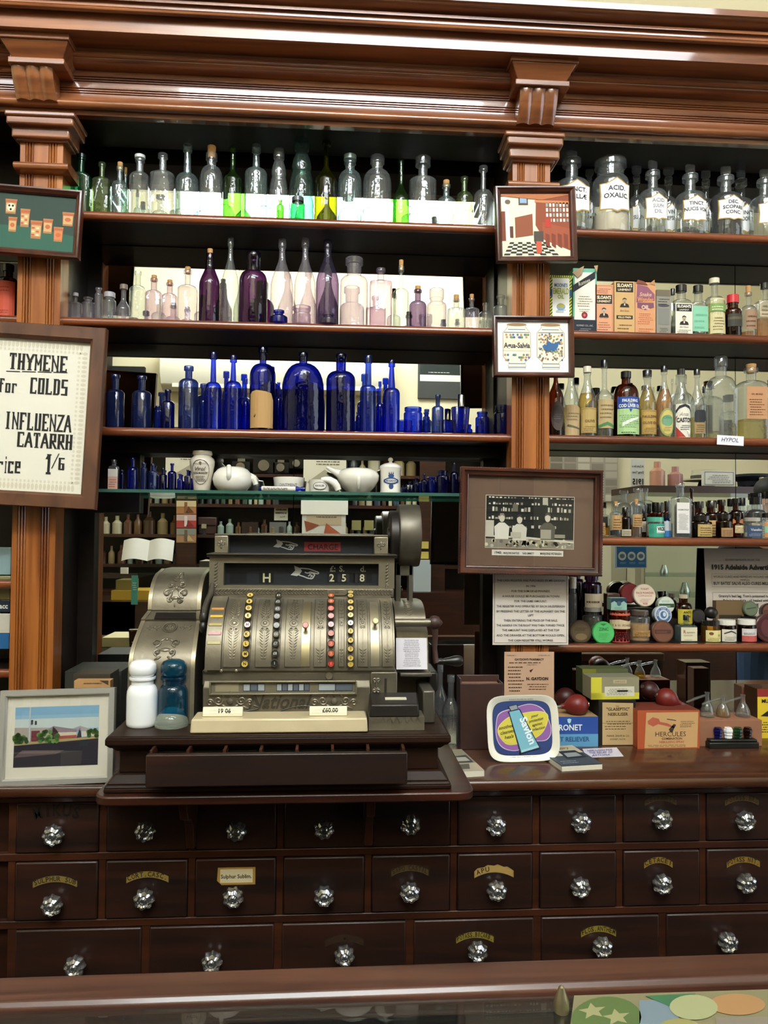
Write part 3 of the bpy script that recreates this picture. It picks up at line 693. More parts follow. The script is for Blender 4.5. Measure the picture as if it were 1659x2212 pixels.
def vessel(row, px0, px1, ytop, st, gl, desc, Y=.075, cork=0, cap=None, caph=.07, stop=None, liquid=None, lab=None, labf=None, z=None, name='bottle', cat='bottle', group=None, powder=None, full=None, shape=None, ybase=None):
    s = dict(ST[st]); s.update(shape or {})
    z = ROWZ[row] if z is None else z
    ymid = ytop+40; cx = P((px0+px1)/2, ymid, Y).x; R = (P(px1, ymid, Y).x-P(px0, ymid, Y).x)/2
    H = P((px0+px1)/2, ytop, Y).z-z
    n_ = ROWN.setdefault(row, [0]); n_[0] += 1
    if full: label = full
    else: label = f"{desc}, {row.split('|')[0]}"
    t = thing(name, label, cat, (cx, Y, z), group or row.split('|')[1])
    d = s.get('d', 1); top = H
    if cork: H = H*(1-cork)
    if cap: H = H*(1-caph*.35)
    if stop: H = H*(1-stop)
    pr = vprof(s); n = 24; sec = s['sec']
    if sec == 'hex': n = 24
    def rad(th, rf, q): return R*rf*((1-q)+q*secr(sec, th, d))
    # round bottles with d<1 are oval; keep body in front of the shelf back
    mb = MB(); rings = []
    for rf, zf, q in pr: rings.append([(cx+rad(a, rf, q)*cos(a), Y+rad(a, rf, q)*sin(a), z+H*zf) for a in [2*pi*(i+.5)/n for i in range(n)]])
    # glass walls have an inside: close at the lip only by the bore
    mb.loft(rings, cap=False); m0 = len(rings[0]); mb.f.append(list(reversed(range(m0)))); mb.c.append((1, 1, 1)); mb.m.append(0)
    gm = G[gl] if gl in G else M[gl]
    mb.build(name+'_body' if name != 'bottle' else 'glass_body', gm, t, angle=40)
    nr, lr, lh, sh = s['nr'], s['lr'], s['lh'], s['sh']
    if cork:
        rc = lr*.74*R; MB().lathe([(0, H*.93), (rc*.85, H*.93), (rc, H+(top-H)*.9), (rc*.92, top), (0, top)], (cx, Y, z), n=14).build('cork', 'cork', t)
    if cap:
        rc = max(lr, nr)*R*1.08; hc = H*caph
        pts = [(0, H-hc*.62), (rc, H-hc*.62), (rc, H+hc*.3), (rc*.93, H+hc*.36), (0, H+hc*.36)]
        MB().lathe(pts, (cx, Y, z), n=20, col=lin(cap)).build('cap', 'gloss_paint', t)
    if stop:
        rs = nr*R; e = top-H; mb = MB(); mb.lathe([(0, H*.9), (rs*.8, H*.9), (rs*.95, H), (lr*R*.98, H+.001), (lr*R*.98, H+e*.1), (rs*.6, H+e*.16), (rs*.55, H+e*.26), (0, H+e*.26)], (cx, Y, z), n=18)
        a = random.Random(px0).uniform(-.35, .35); zz0, zz1 = z+H+e*.24, z+top; w = (zz1-zz0)*.5; dd = w*.42
        ca, sa = cos(a), sin(a); ol = [(-w*.55, 0), (-w, .25), (-w, .9), (-w*.85, 1), (w*.85, 1), (w, .9), (w, .25), (w*.55, 0)]
        mb.loft([[(cx+x*f*ca-q*dd*sa, Y+x*f*sa+q*dd*ca, (zz0+zz1)/2+((zz0+(zz1-zz0)*u)-(zz0+zz1)/2)*f) for x, u in ol] for q, f in ((-1, .86), (-.6, 1), (.6, 1), (1, .86))])
        mb.build('stopper', G['white'], t, angle=20)
    if liquid:
        lg, lf = liquid; mb = MB(); rings = []
        for rf, zf, q in pr:
            if zf > lf: break
            rings.append([(cx+rad(a, rf*.93, q)*cos(a), Y+rad(a, rf*.93, q)*sin(a), z+max(H*zf, .004)) for a in [2*pi*(i+.5)/n for i in range(n)]])
        # interpolate the surface level
        for k in range(len(pr)-1):
            if pr[k][1] <= lf < pr[k+1][1]:
                u = (lf-pr[k][1])/(pr[k+1][1]-pr[k][1]); rf = pr[k][0]+(pr[k+1][0]-pr[k][0])*u; q = pr[k][2]+(pr[k+1][2]-pr[k][2])*u
                rings.append([(cx+rad(a, rf*.93, q)*cos(a), Y+rad(a, rf*.93, q)*sin(a), z+H*lf) for a in [2*pi*(i+.5)/n for i in range(n)]]); break
        if len(rings) > 1: mb.loft(rings); mb.build('liquid', G[lg] if lg in G else M[lg], t)
    if lab:
        z0f, z1f, half = lab[:3]; zz = H*(z0f+z1f)/2
        w = 2*half*R if sec != 'rect' else 2*half*R; h = H*(z1f-z0f)
        def S(u, v, off, w=w):
            zf = (H*z0f+v)/H; rr = 1.0
            for k in range(len(pr)-1):
                if pr[k][1] <= zf <= pr[k+1][1] and pr[k+1][1] > pr[k][1]:
                    q_ = (zf-pr[k][1])/(pr[k+1][1]-pr[k][1]); rr = pr[k][0]+(pr[k+1][0]-pr[k][0])*q_
            if sec == 'rect': return Vector((cx-w/2+u, Y-R*d*rr*1.0-.0008-off, z+H*z0f+v))
            th = -pi/2+(u-w/2)/R; r = rad(th, rr, 1)+.0008+off
            return Vector((cx+r*cos(th), Y+r*sin(th), z+H*z0f+v))
        A = Art(w, h, S, strips=1 if sec == 'rect' else 8)
        labf(A); A.build('label', t, label=lab[3] if len(lab) > 3 else 'paper label')
    return t
ROWZ = {}
def row(key, z): ROWZ[key] = z; return key
def on(where, group): return where+'|'+group
# plain label painters
def plain(bg, ink='#4a3a2a', n=5, seed=1, head=None, hs=.13):
    def f(A):
        A.rect(0, 0, 1, 1, bg, 0)
        if head: A.text(head, .5, .74, hs, ink, .86, 2, bold=.02)
        A.lines(.1, .9, .12, .66 if head else .85, n, ink, 2, .3, seed)
    return f
# ---- top shelf, green and clear
r = row(on('on the top left shelf', 'clear and green bottles on the top shelf'), S1)
T = [
 (134, 150, 385, 'rnd', 'clear', 'sliver of clear bottle behind the picture of pots', {}),
 (154, 197, 334, 'med', 'green', 'emerald green rectangular bottle with dark glass stopper, leftmost', dict(cap='#0d2418', caph=.06)),
 (201, 239, 352, 'medsq', 'lime', 'yellow-green rectangular bottle with flared lip', {}),
 (242, 276, 351, 'rnd', 'aqua', 'small aqua corked bottle left of the pale panelled one', dict(cork=.07)),
 (262, 280, 362, 'rnd', 'aqua', 'narrow corked bottle half hidden behind small aqua one', dict(cork=.08, Y=.13)),
 (280, 324, 336, 'oct', 'clear', 'clear panelled bottle with bright knob stopper', dict(cap='#c9cfc9', caph=.05)),
 (326, 377, 333, 'medsq', 'clear', 'broad clear square-shouldered bottle with thick lip', {}),
 (380, 430, 313, 'sauce', 'aqua', 'pale aqua bottle with long thin neck', {}),
 (432, 482, 316, 'stout', 'clear', 'broad clear bottle with large cork', dict(cork=.09)),
 (483, 523, 318, 'wine', 'slim', 'slender grass green wine bottle', {}),
 (529, 578, 314, 'sauce', 'aqua', 'pale blue rounded bottle with straight neck', dict(shape=dict(sh=.62, nk=.70))),
 (582, 623, 323, 'codd', 'clear', 'olive-tinged codd bottle with pinched neck', {}),
 (625, 679, 303, 'codd', 'teal', 'tallest teal codd bottle with pinched neck', {}),
 (628, 658, 427, 'jar', 'green', 'little emerald jar with dark cap before teal bottle', dict(Y=.035, cap='#3a3f42', caph=.22)),
 (597, 613, 432, 'phial', 'slim', 'tiny green phial before olive-tinged bottle', dict(Y=.035)),
 (680, 730, 306, 'wine', 'olive', 'dark olive wine bottle with long black neck', dict(shape=dict(sh=.52, nk=.72, nr=.22))),
 (730, 782, 336, 'stout', 'aqua', 'pale green bottle with stepped neck and stopper', dict(cap='#5c6a5e', caph=.07)),
 (784, 846, 338, 'stout', 'clear', 'wide clear bottle with chunky rolled lip', {}),
 (849, 884, 344, 'wine', 'slim', 'thin dark green bottle between two wide clear ones', dict(shape=dict(sh=.4, nk=.66))),
 (884, 943, 340, 'shop', 'clear', 'large clear round bottle with bulbous lip', dict(shape=dict(sh=.66, nk=.70, lr=.56, lh=.12))),
 (944, 984, 390, 'rnd', 'aqua', 'short clear corked bottle left of lime one', dict(cork=.08)),
 (985, 1021, 383, 'rnd', 'lime', 'short pale lime round-shouldered bottle', {}),
 (1023, 1065, 360, 'rnd', 'clear', 'clear bottle beside the framed shop picture', dict(shape=dict(sh=.5, nk=.64, nr=.26))),
]
for a in T: vessel(r, *a[:6], **a[6])
# ---- second shelf, lilac and purple
r = row(on('on the lilac shelf', 'lilac and purple bottles on the second shelf'), S2)
T = [
 (149, 176, 633, 'med', 'lilac', 'small lilac square bottle with glass stopper, leftmost', dict(cap='#b9b3bd', caph=.12)),
 (176, 204, 643, 'wide', 'lilac', 'squat lilac wide-mouthed bottle beside leftmost one', {}),
 (204, 221, 622, 'vial', 'lilac', 'narrow pale lilac phial', {}),
 (222, 250, 632, 'jar', 'white', 'small clear jar with grey lid', dict(cap='#a29ca2', caph=.18)),
 (252, 281, 615, 'taper', 'lilac', 'tapered lilac bottle with brown stopper', dict(cap='#7a6a60', caph=.13)),
 (281, 315, 586, 'med', 'clear', 'clear bottle with ringed neck right of tapered one', dict(shape=dict(nr=.34))),
 (316, 349, 595, 'medsq', 'mauve', 'mauve tinted corked bottle, left of matching pair', dict(cork=.06, shape=dict(nr=.4, lr=.5))),
 (351, 382, 605, 'medsq', 'mauve', 'mauve tinted corked bottle, right of matching pair', dict(cork=.06, shape=dict(nr=.4, lr=.5))),
 (385, 426, 577, 'med', 'lilac', 'pale rectangular bottle with brown cork and bright panel', dict(cork=.05)),
 (431, 476, 538, 'beer', 'purple', 'dark purple corked bottle with sloping shoulders', dict(cork=.06, shape=dict(sh=.56, nk=.84, nr=.42))),
 (479, 517, 514, 'beer', 'clear', 'tall slender clear bottle between two purple ones', {}),
 (517, 578, 545, 'stout', 'purple', 'broad blackish purple bottle with short neck', dict(shape=dict(sh=.58, nk=.74, nr=.48))),
 (585, 634, 518, 'beer', 'lilac', 'tall embossed clear bottle left of its twin', {}),
 (636, 683, 516, 'beer', 'lilac', 'tall embossed clear bottle beside the frosted purple one', {}),
 (683, 733, 519, 'beer', 'grape', 'tall frosted purple bottle', dict(shape=dict(sh=.5, nk=.86, nr=.3))),
 (583, 621, 671, 'ink', 'navy', 'dark squat inkwell, leftmost of the three at the edge', dict(Y=.035, name='inkwell', cat='inkwell')),
 (632, 671, 663, 'ink', 'mauve', 'plum coloured flared pot between two dark inkwells', dict(Y=.035, name='inkwell', cat='inkwell', shape=dict(sh=.5, nk=.6, nr=.86, lr=1.0, lh=.2))),
 (688, 729, 678, 'ink', 'grape', 'flat dark inkwell before the frosted purple bottle', dict(Y=.035, name='inkwell', cat='inkwell')),
 (735, 795, 558, 'wide', 'lilac', 'large clear jar-like bottle with heavy rolled rim', dict(shape=dict(sh=.64, nk=.74, nr=.52, lr=.64, lh=.09))),
 (799, 846, 580, 'medsq', 'mauve', 'square-shouldered mauve bottle with dark neck', dict(shape=dict(sh=.76, nk=.79, nr=.3, d=.8))),
 (850, 883, 562, 'sauce', 'clear', 'slim clear bottle with long neck and cork', dict(cork=.08, shape=dict(sh=.56, nk=.64))),
 (884, 921, 618, 'rnd', 'grape', 'greyish lilac round bottle with cork', dict(cork=.08)),
 (922, 964, 625, 'jar', 'lilac', 'clear screw-neck jar', dict(shape=dict(sh=.60, nk=.68, nr=.64, lr=.74, lh=.22))),
 (967, 1004, 637, 'medsq', 'white', 'squat clear corked bottle right of screw-neck jar', dict(cork=.12)),
 (1004, 1034, 636, 'med', 'lilac', 'narrow corked bottle near the right end', dict(cork=.1)),
 (1035, 1064, 655, 'rnd', 'clear', 'smallest clear bottle near the right end', {}),
 (1066, 1097, 639, 'phial', 'white', 'frosty white bottle against the pilaster', {}),
]
for a in T: vessel(r, *a[:6], **a[6])
# ---- third shelf, cobalt
r = row(on('on the cobalt shelf', 'cobalt blue bottles on the third shelf'), S3)
def tan(A): A.poly([(0, 0), (1, 0), (1, .75), (.9, .93), (.65, .97), (.3, 1), (.1, .97), (0, .9)], '#b08a58', 0).poly([(.2, .3), (.3, .38), (.25, .27)], '#2a2018', 1)
T = [
 (228, 270, 809, 'hexp', 'steelblue', 'dull blue ribbed poison bottle next to the framed sign', {}),
 (284, 328, 812, 'hexp', 'steelblue', 'embossed dull blue bottle second from the framed sign', {}),
 (333, 348, 877, 'vial', 'royal', 'short pale blue phial half behind a narrow bottle', dict(Y=.13)),
 (347, 378, 842, 'hexp', 'navy', 'narrow navy six-sided bottle', {}),
 (385, 430, 791, 'hexp', 'steelblue', 'big flat-shouldered embossed blue bottle', dict(shape=dict(sh=.74, nk=.80))),
 (431, 446, 832, 'rnd', 'royal', 'pale blue bottle behind the big embossed one', dict(Y=.14)),
 (442, 480, 761, 'sauce', 'cobalt', 'tall cobalt bottle with long banded neck, left of pair', {}),
 (480, 496, 805, 'rnd', 'royal', 'light blue bottle behind and between the tall pair', dict(Y=.14)),
 (485, 523, 768, 'sauce', 'cobalt', 'tall cobalt bottle with ridged tapering neck, right of pair', dict(shape=dict(sh=.56, nk=.66, nr=.34, nt=.24))),
 (522, 540, 818, 'sauce', 'cobalt', 'small bright blue bottle left of the tan-labelled one', dict(Y=.13)),
 (540, 596, 750, 'win', 'navy', 'big dark blue round-shouldered bottle with torn tan label', dict(lab=(.035, .47, .98, 'torn tan label'), labf=tan, shape=dict(sh=.66, nk=.80))),
 (594, 609, 826, 'rnd', 'cobalt', 'blue bottle edge between the two largest bottles', dict(Y=.14)),
 (609, 701, 762, 'dome', 'navy', 'huge domed midnight blue flask', {}),
 (705, 768, 765, 'win', 'navy', 'big navy cylinder bottle right of the domed flask', dict(shape=dict(sh=.66, nk=.78, nr=.34))),
 (768, 782, 877, 'rnd', 'royal', 'low bright blue bottle peeping behind the frosted one', dict(Y=.14)),
 (778, 813, 768, 'sauce', 'royal', 'tall frosted mid-blue bottle with bulging lip', dict(shape=dict(sh=.56, nk=.62, nr=.4, nt=.36, lr=.48, lh=.1))),
 (812, 829, 824, 'sauce', 'cobalt', 'blue bottle behind the gap before the tall clear blue one', dict(Y=.14)),
 (828, 864, 778, 'sauce', 'cobalt', 'tall cobalt bottle left of the blue jar', dict(shape=dict(sh=.54, nk=.62, nr=.44, nt=.26))),
 (872, 912, 880, 'jar', 'cobalt', 'wide cobalt blue screw jar', dict(shape=dict(sh=.76, nk=.82, nr=.84, lr=.92, lh=.14))),
 (913, 928, 891, 'vial', 'royal', 'small blue phial right of the wide jar', dict(Y=.12)),
 (932, 959, 853, 'hexp', 'steelblue', 'ribbed poison bottle right of the wide jar', {}),
 (975, 1014, 852, 'scent', 'navy', 'dark blue tapered scent bottle with silver cap', dict(cork=.0, shape=dict(sh=.68, nk=.70, nr=.3, lr=.3, flare=.78))),
 (1027, 1056, 890, 'jar', 'cobalt', 'small ribbed cobalt jar near the pilaster', {}),
 (1066, 1103, 876, 'jar', 'navy', 'dark blue screw jar against the pilaster', dict(shape=dict(sh=.7, nk=.76, nr=.74, lr=.84, lh=.18))),
]
for a in T:
    t = vessel(r, *a[:6], **a[6])
    if 'scent' in a[3]:
        c = P(997, 863, .075); MB().lathe([(0, 0), (.0085, 0), (.0085, .03), (.007, .032), (0, .032)], (c.x, .075, P(997, 880, .075).z), n=16).build('cap', 'steel', t, label='silver cap')
# ---- glass shelf
gs = thing('glass_shelf', 'green-edged clear glass shelf below the cobalt bottles', 'shelf', (-.1, .1, ZG-.008))
xa, xb = PLX[1]+.002, PRX[0]+.03
MB().box(xa, xb, .022, .18, ZG-.0075, ZG).build('shelf_pane', G['pane'], gs)
MB().box(xa, xb, .019, .0219, ZG-.0075, ZG).build('shelf_edge', G['edge'], gs)
for x in (xa+.003, xb-.012): MB().box(x, x+.009, .06, .12, ZG-.016, ZG-.0078).build('bracket', 'steel', gs)
r = row(on('on the glass shelf', 'small blue bottles on the glass shelf'), ZG+.0003)
def pink(A): A.rect(0, 0, 1, 1, '#c79a86', 0).rect(0, .62, 1, 1, '#c9c0b2', 1).lines(.1, .9, .1, .55, 4, '#7a5146')
T = [
 (235, 257, 993, 'medsq', 'clear', 'clear bottle with pink label and dark cap', dict(cap='#2a2a2c', caph=.14, lab=(.03, .72, .95, 'pink and white paper label'), labf=pink, shape=dict(sh=.8, nk=.84, nr=.4, lr=.5))),
 (258, 268, 1015, 'vial', 'navy', 'thin blue phial right of the pink label', {}),
 (275, 298, 989, 'rnd', 'cobalt', 'tallest blue bottle of the left group', {}),
 (304, 317, 1000, 'vial', 'steelblue', 'narrow dull blue phial', {}),
 (320, 340, 1002, 'oct', 'steelblue', 'broad dull blue bottle with short neck', {}),
 (343, 361, 1011, 'hexp', 'navy', 'plain dark blue bottle', {}),
 (362, 381, 1001, 'rnd', 'navy', 'midnight blue bottle with flared lip', {}),
 (382, 395, 1024, 'phial', 'cobalt', 'tiny bright blue bottle', {}),
 (398, 412, 1015, 'medsq', 'navy', 'small blue bottle beside the stoneware jar', {}),
 (866, 876, 1048, 'phial', 'navy', 'tiny blue bottle beside the lidded jar', {}),
 (877, 893, 1040, 'medsq', 'navy', 'low dark blue bottle right of the lidded jar', {}),
 (893, 905, 1033, 'phial', 'navy', 'slim navy bottle among the right-hand blues', {}),
 (909, 923, 1024, 'rnd', 'navy', 'long-necked navy bottle among the right-hand blues', {}),
 (924, 941, 1030, 'vial', 'cobalt', 'brighter blue bottle among the right-hand blues', {}),
 (942, 970, 1017, 'jar', 'navy', 'wide navy jar at the right end', {}),
 (972, 990, 1000, 'rnd', 'navy', 'dark blue bottle nearest the large photograph', {}),
]
for a in T: vessel(r, *a[:6], **a[6])
def pot(px0, px1, ytop, prof, mat, name, label, Y=.09, z=ZG+.0003, n=32, cat='jar', sy=1.0, parent=None):
    cx = P((px0+px1)/2, ytop+30, Y).x; R = (P(px1, ytop+30, Y).x-P(px0, ytop+30, Y).x)/2; H = P((px0+px1)/2, ytop, Y).z-z
    t = thing(name, label, cat, (cx, Y, z)); mb = MB()
    mb.loft([[(cx+R*rf*cos(a), Y+R*rf*sy*sin(a), z+H*zf) for a in [2*pi*i/n for i in range(n)]] for rf, zf in [(max(q[0], 1e-4), q[1]) for q in prof]])
    mb.build('body', mat, t, angle=45); return t, cx, R, H
def cylS(cx, Y, z, R, w, prof=None):
    def S(u, v, off):
        th = -pi/2+(u-w/2)/R; rr = R if prof is None else prof(v); return Vector((cx+(rr+off)*cos(th), Y+(rr+off)*sin(th), z+v))
    return S
# stoneware extract jar
prof = [(0, 0), (.62, 0), (.66, .02), (.70, .15), (.86, .45), (.98, .66), (1, .74), (.94, .81), (.74, .86), (.70, .89), (.76, .90), (.80, .94), (.76, 1.0), (.6, 1), (.55, .96), (0, .95)]
t, cx, R, H = pot(410, 464, 975, prof, 'stoneware', 'stoneware_jar', 'cream stoneware jar with black script and oval on the glass shelf')
def rr(v):
    zf = v/H+.15
    for k in range(len(prof)-1):
        if prof[k][1] <= zf <= prof[k+1][1] and prof[k+1][1] > prof[k][1]: return R*(prof[k][0]+(prof[k+1][0]-prof[k][0])*(zf-prof[k][1])/(prof[k+1][1]-prof[k][1]))
    return R
A = Art(R*1.75, H*.64, cylS(cx, .09, ZG+H*.15, R, R*1.75, rr), 12, base=.0012)
for i in range(40):
    a0, a1 = 2*pi*i/40, 2*pi*(i+1)/40
    A.poly([(.5+.46*cos(a0), .5+.48*sin(a0)), (.5+.46*cos(a1), .5+.48*sin(a1)), (.5+.44*cos(a1), .5+.46*sin(a1)), (.5+.44*cos(a0), .5+.46*sin(a0))], '#3a302a', 1)
A.oval(.5, .84, .06, .06, '#6a5d50', 1).text('IDEAL', .29, .80, .05, '#3a302a', .22).text('FOOD', .71, .80, .05, '#3a302a', .22)
A.text('Virol', .5, .55, .15, '#3a302a', .62, shear=.35, bold=.01).text('BONE MARROW', .5, .43, .07, '#3a302a', .74, bold=.03).lines(.2, .8, .14, .38, 4, '#3a302a', 2, .4, 4)
A.build('lettering', t)
# squat porcelain feeder with loop handle
prof = [(0, 0), (.60, 0), (.70, .04), (.92, .25), (1, .5), (.93, .72), (.75, .9), (.55, .99), (.3, 1), (0, .98)]
t, cx, R, H = pot(459, 546, 1009, prof, 'white_ceramic', 'invalid_feeder', 'squat white porcelain feeder with a front loop handle on the glass shelf', cat='pot')
pts = [(cx-R*.10+R*.05*sin(pi*i/10), .09-R*.72-R*.30*sin(pi*i/10), ZG+H*(.98-.62*i/10)) for i in range(11)]
MB().tube(pts, R*.12, 10).build('handle', 'white_ceramic', t)
MB().tube([(cx+R*.85, .09, ZG+H*.5), (cx+R*1.05, .09, ZG+H*.55), (cx+R*1.16, .09, ZG+H*.30)], [R*.3, R*.2, R*.14], 10).build('spout', 'white_ceramic', t)
# blue glass tube with paper label lying down
a = P(559, 1056, .035); b = P(660, 1056, .035); zt = ZG+.0065
t = thing('glass_tube', 'blue glass tube with white paper label lying on the glass shelf', 'tube', ((a.x+b.x)/2, .035, ZG))
MB().lathe([(0, 0), (.0055, 0), (.0062, .004), (.0062, .094), (.0042, .098), (.0042, .102), (.0055, .103), (.0055, .112), (0, .112)], (a.x, .035, zt), axis=(1, 0, 0), n=18).build('tube_body', G['cobalt'], t)
A = Art(.082, .012, lambda u, v, off: Vector((a.x+.007+u, .035-(.0064+off)*cos((v-.006)/.0064), zt+(.0064+off)*sin((v-.006)/.0064))), 1)
for i in range(6): A.rect(0, i/6, 1, (i+1)/6, '#ded6c8', 0)
A.lines(.04, .96, .3, .75, 2, '#5a4a40', 2, .5)
A.build('label', t, label='white paper label')
# small printed dish
prof = [(0, 0), (.8, 0), (.9, .05), (.97, .7), (1.0, .9), (1, 1), (.94, 1), (.9, .8), (.86, .3), (0, .25)]
t, cx, R, H = pot(590, 658, 1032, prof, 'white_ceramic', 'printed_dish', 'low white dish with dark lettering behind the blue tube', Y=.12, cat='dish')
A = Art(R*1.6, H*.7, cylS(cx, .12, ZG+H*.14, R*.96, R*1.6), 12, base=.001); A.text('OINTMENT', .5, .35, .3, '#5b5a68', .7).lines(.15, .85, .1, .3, 1, '#5b5a68'); A.build('lettering', t)
# pot cup with oval print and curved spout
prof = [(0, 0), (.86, 0), (.94, .06), (1, .9), (1.03, 1), (.95, 1), (.9, .2), (0, .15)]
t, cx, R, H = pot(668, 714, 1037, prof, 'white_ceramic', 'inhaler_cup', 'small white cup with printed oval and curved mouthpiece', Y=.07, cat='cup')
A = Art(R*1.6, H*.8, cylS(cx, .07, ZG+H*.1, R, R*1.6), 12, base=.0012); A.oval(.5, .5, .4, .38, '#44424a', 0).oval(.5, .5, .36, .33, '#d8d2c6', 1).text('INHALER', .5, .42, .18, '#44424a', .5, bold=.02); A.build('lettering', t)
q = [P(x, y, .05) for x, y in ((694, 1037), (702, 1036), (712, 1037), (722, 1043), (728, 1051), (731, 1059))]
MB().tube([(v.x, .05, v.z) for v in q], [.006, .0075, .009, .010, .009, .008], 12).build('mouthpiece', 'white_ceramic', t)
# invalid cup with long beak
prof = [(0, 0), (.50, 0), (.55, .05), (.80, .25), (.97, .5), (1, .68), (.9, .84), (.72, .93), (.5, .97), (0, .98)]
t, cx, R, H = pot(728, 819, 1010, prof, 'white_ceramic', 'invalid_cup', 'white porcelain feeding cup with a long upturned beak', cat='cup')
q = [P(x, y, .09) for x, y in ((755, 1032), (738, 1026), (722, 1018), (710, 1011), (705, 1009))]
MB().tube([(v.x, .09, v.z) for v in q], [.018, .014, .008, .005, .0035], 12).build('spout', 'white_ceramic', t)
MB().tube([(cx-.0, .09-R*.78-.008*sin(pi*i/8), ZG+H*(.85-.7*i/8)) for i in range(9)], [.003+.0025*sin(pi*i/8) for i in range(9)], 10).build('handle', 'white_ceramic', t)
# lidded drug jar
prof = [(0, 0), (.94, 0), (.98, .03), (.93, .08), (.93, .62), (.99, .66), (.99, .69), (.7, .69), (0, .69)]
t, cx, R, H = pot(820, 867, 988, prof, 'white_ceramic', 'drug_jar', 'white lidded drug jar with blue crowned cartouche on the glass shelf')
MB().lathe([(0, H*.695), (R*1.0, H*.695), (R*1.02, H*.72), (R*.95, H*.77), (R*.6, H*.83), (R*.2, H*.855), (R*.14, H*.88), (R*.24, H*.92), (R*.22, H*.97), (R*.1, H), (0, H)], (cx, .09, ZG), n=28).build('lid', 'white_ceramic', t)
A = Art(R*1.7, H*.56, cylS(cx, .09, ZG+H*.06, R*.93, R*1.7), 12, base=.001)
B_ = '#2b4470'
for c_ in ((.5, .5, .36, .17), (.2, .5, .13, .1), (.8, .5, .13, .1), (.5, .24, .12, .14), (.5, .74, .15, .1)): A.oval(*c_, B_, 0)
A.oval(.5, .5, .31, .10, '#dcd8cf', 1).text('MOGADON', .5, .455, .10, B_, .52, bold=.03)
for i in range(3): A.poly([(.36+.1*i, .82), (.44+.1*i, .82), (.40+.1*i, .96)], B_, 0)
A.build('lettering', t, label='blue crowned cartouche')
# ================================================================ right bay: shop rounds
r = row(on('in the shop rounds row', 'glass-stoppered shop rounds on the right top shelf'), S1)
def shoplab(lines, faint=0, gold='#b08c46'):
    def f(A):
        sh = [(0, .10), (.12, .08), (.36, .06), (.5, 0), (.64, .06), (.88, .08), (1, .10), (.97, .5), (1, .86), (.8, .84), (.62, .92), (.5, 1), (.38, .92), (.2, .84), (0, .86), (.03, .5)]
        A.poly(sh, gold, 0); A.poly([(.5+(x-.5)*.92, .5+(y-.5)*.92) for x, y in sh], '#eeece8', 1)
        n = len(lines)
        for i, (tx, w) in enumerate(lines): A.text(tx, .5, .62-.21*i if n < 3 else .66-.2*i, .13, '#26242a' if not faint else '#8d8a88', w, 3, bold=.015)
    return f
SL = (.20, .62, .92, 'white shield label with gold edge')
T = [
 (1197, 1273, 318, 'shop', 'clear', 'largest stoppered round beside the pilaster, part hidden', dict(stop=.16, lab=(.22, .66, .95, 'white shield label'), labf=shoplab([('TINCT.', .7), ('SCILLÆ', .8)]), liquid=('darkoil', .05))),
 (1262, 1284, 366, 'shop', 'clear', 'round half hidden behind the wide-mouthed powder jar', dict(stop=.13, Y=.14, lab=SL, labf=shoplab([('LIQ.', .6), ('AMM.', .7)]))),
 (1280, 1357, 335, 'shopw', 'clear', 'wide-mouthed stoppered jar with pale powder', dict(stop=.09, lab=(.24, .70, .95, 'white shield label'), labf=shoplab([('ACID.', .55), ('OXALIC.', .75)]), liquid=('powder', .26), name='jar', cat='jar')),
 (1360, 1390, 358, 'shop', 'clear', 'dark-stoppered round behind the powder jar', dict(stop=.15, Y=.14, lab=SL, labf=shoplab([('', .5), ('SULPH', .8)]))),
 (1381, 1439, 348, 'shop', 'clear', 'round with faded grey lettering', dict(stop=.16, lab=SL, labf=shoplab([('ACID', .5), ('SULPH', .4), ('DIL', .4)], 1))),
 (1428, 1460, 359, 'shop', 'clear', 'round behind and right of faded one', dict(stop=.16, Y=.14, lab=SL, labf=shoplab([('VIN.', .5), ('PEPSINI', .85)]))),
 (1460, 1522, 356, 'shop', 'clear', 'round with brown dregs, two lines of lettering', dict(stop=.16, lab=SL, labf=shoplab([('TINCT.', .55), ('NUCIS VOM', .86)]), liquid=('darkoil', .08))),
 (1508, 1541, 369, 'shop', 'clear', 'brown-stained round behind the dregs bottle', dict(stop=.14, Y=.14, lab=SL, labf=shoplab([('LIQ', .5), ('CONC', .6)]))),
 (1535, 1600, 360, 'shop', 'clear', 'round full of black-brown liquid', dict(stop=.16, lab=(.24, .64, .95, 'white shield label'), labf=shoplab([('DEC.', .4), ('SCOPARII', .85), ('CONC.', .5)]), liquid=('darkoil', .72))),
 (1577, 1624, 367, 'shop', 'clear', 'round behind the black-brown one', dict(stop=.14, Y=.14, lab=SL, labf=shoplab([('TINCT', .6), ('ODORAT.', .7)]))),
 (1622, 1681, 366, 'shop', 'clear', 'round cut off by the right edge', dict(stop=.16, lab=SL, labf=shoplab([('', .5), ('', .5)]))),
]
for a in T: vessel(r, *a[:6], **a[6])
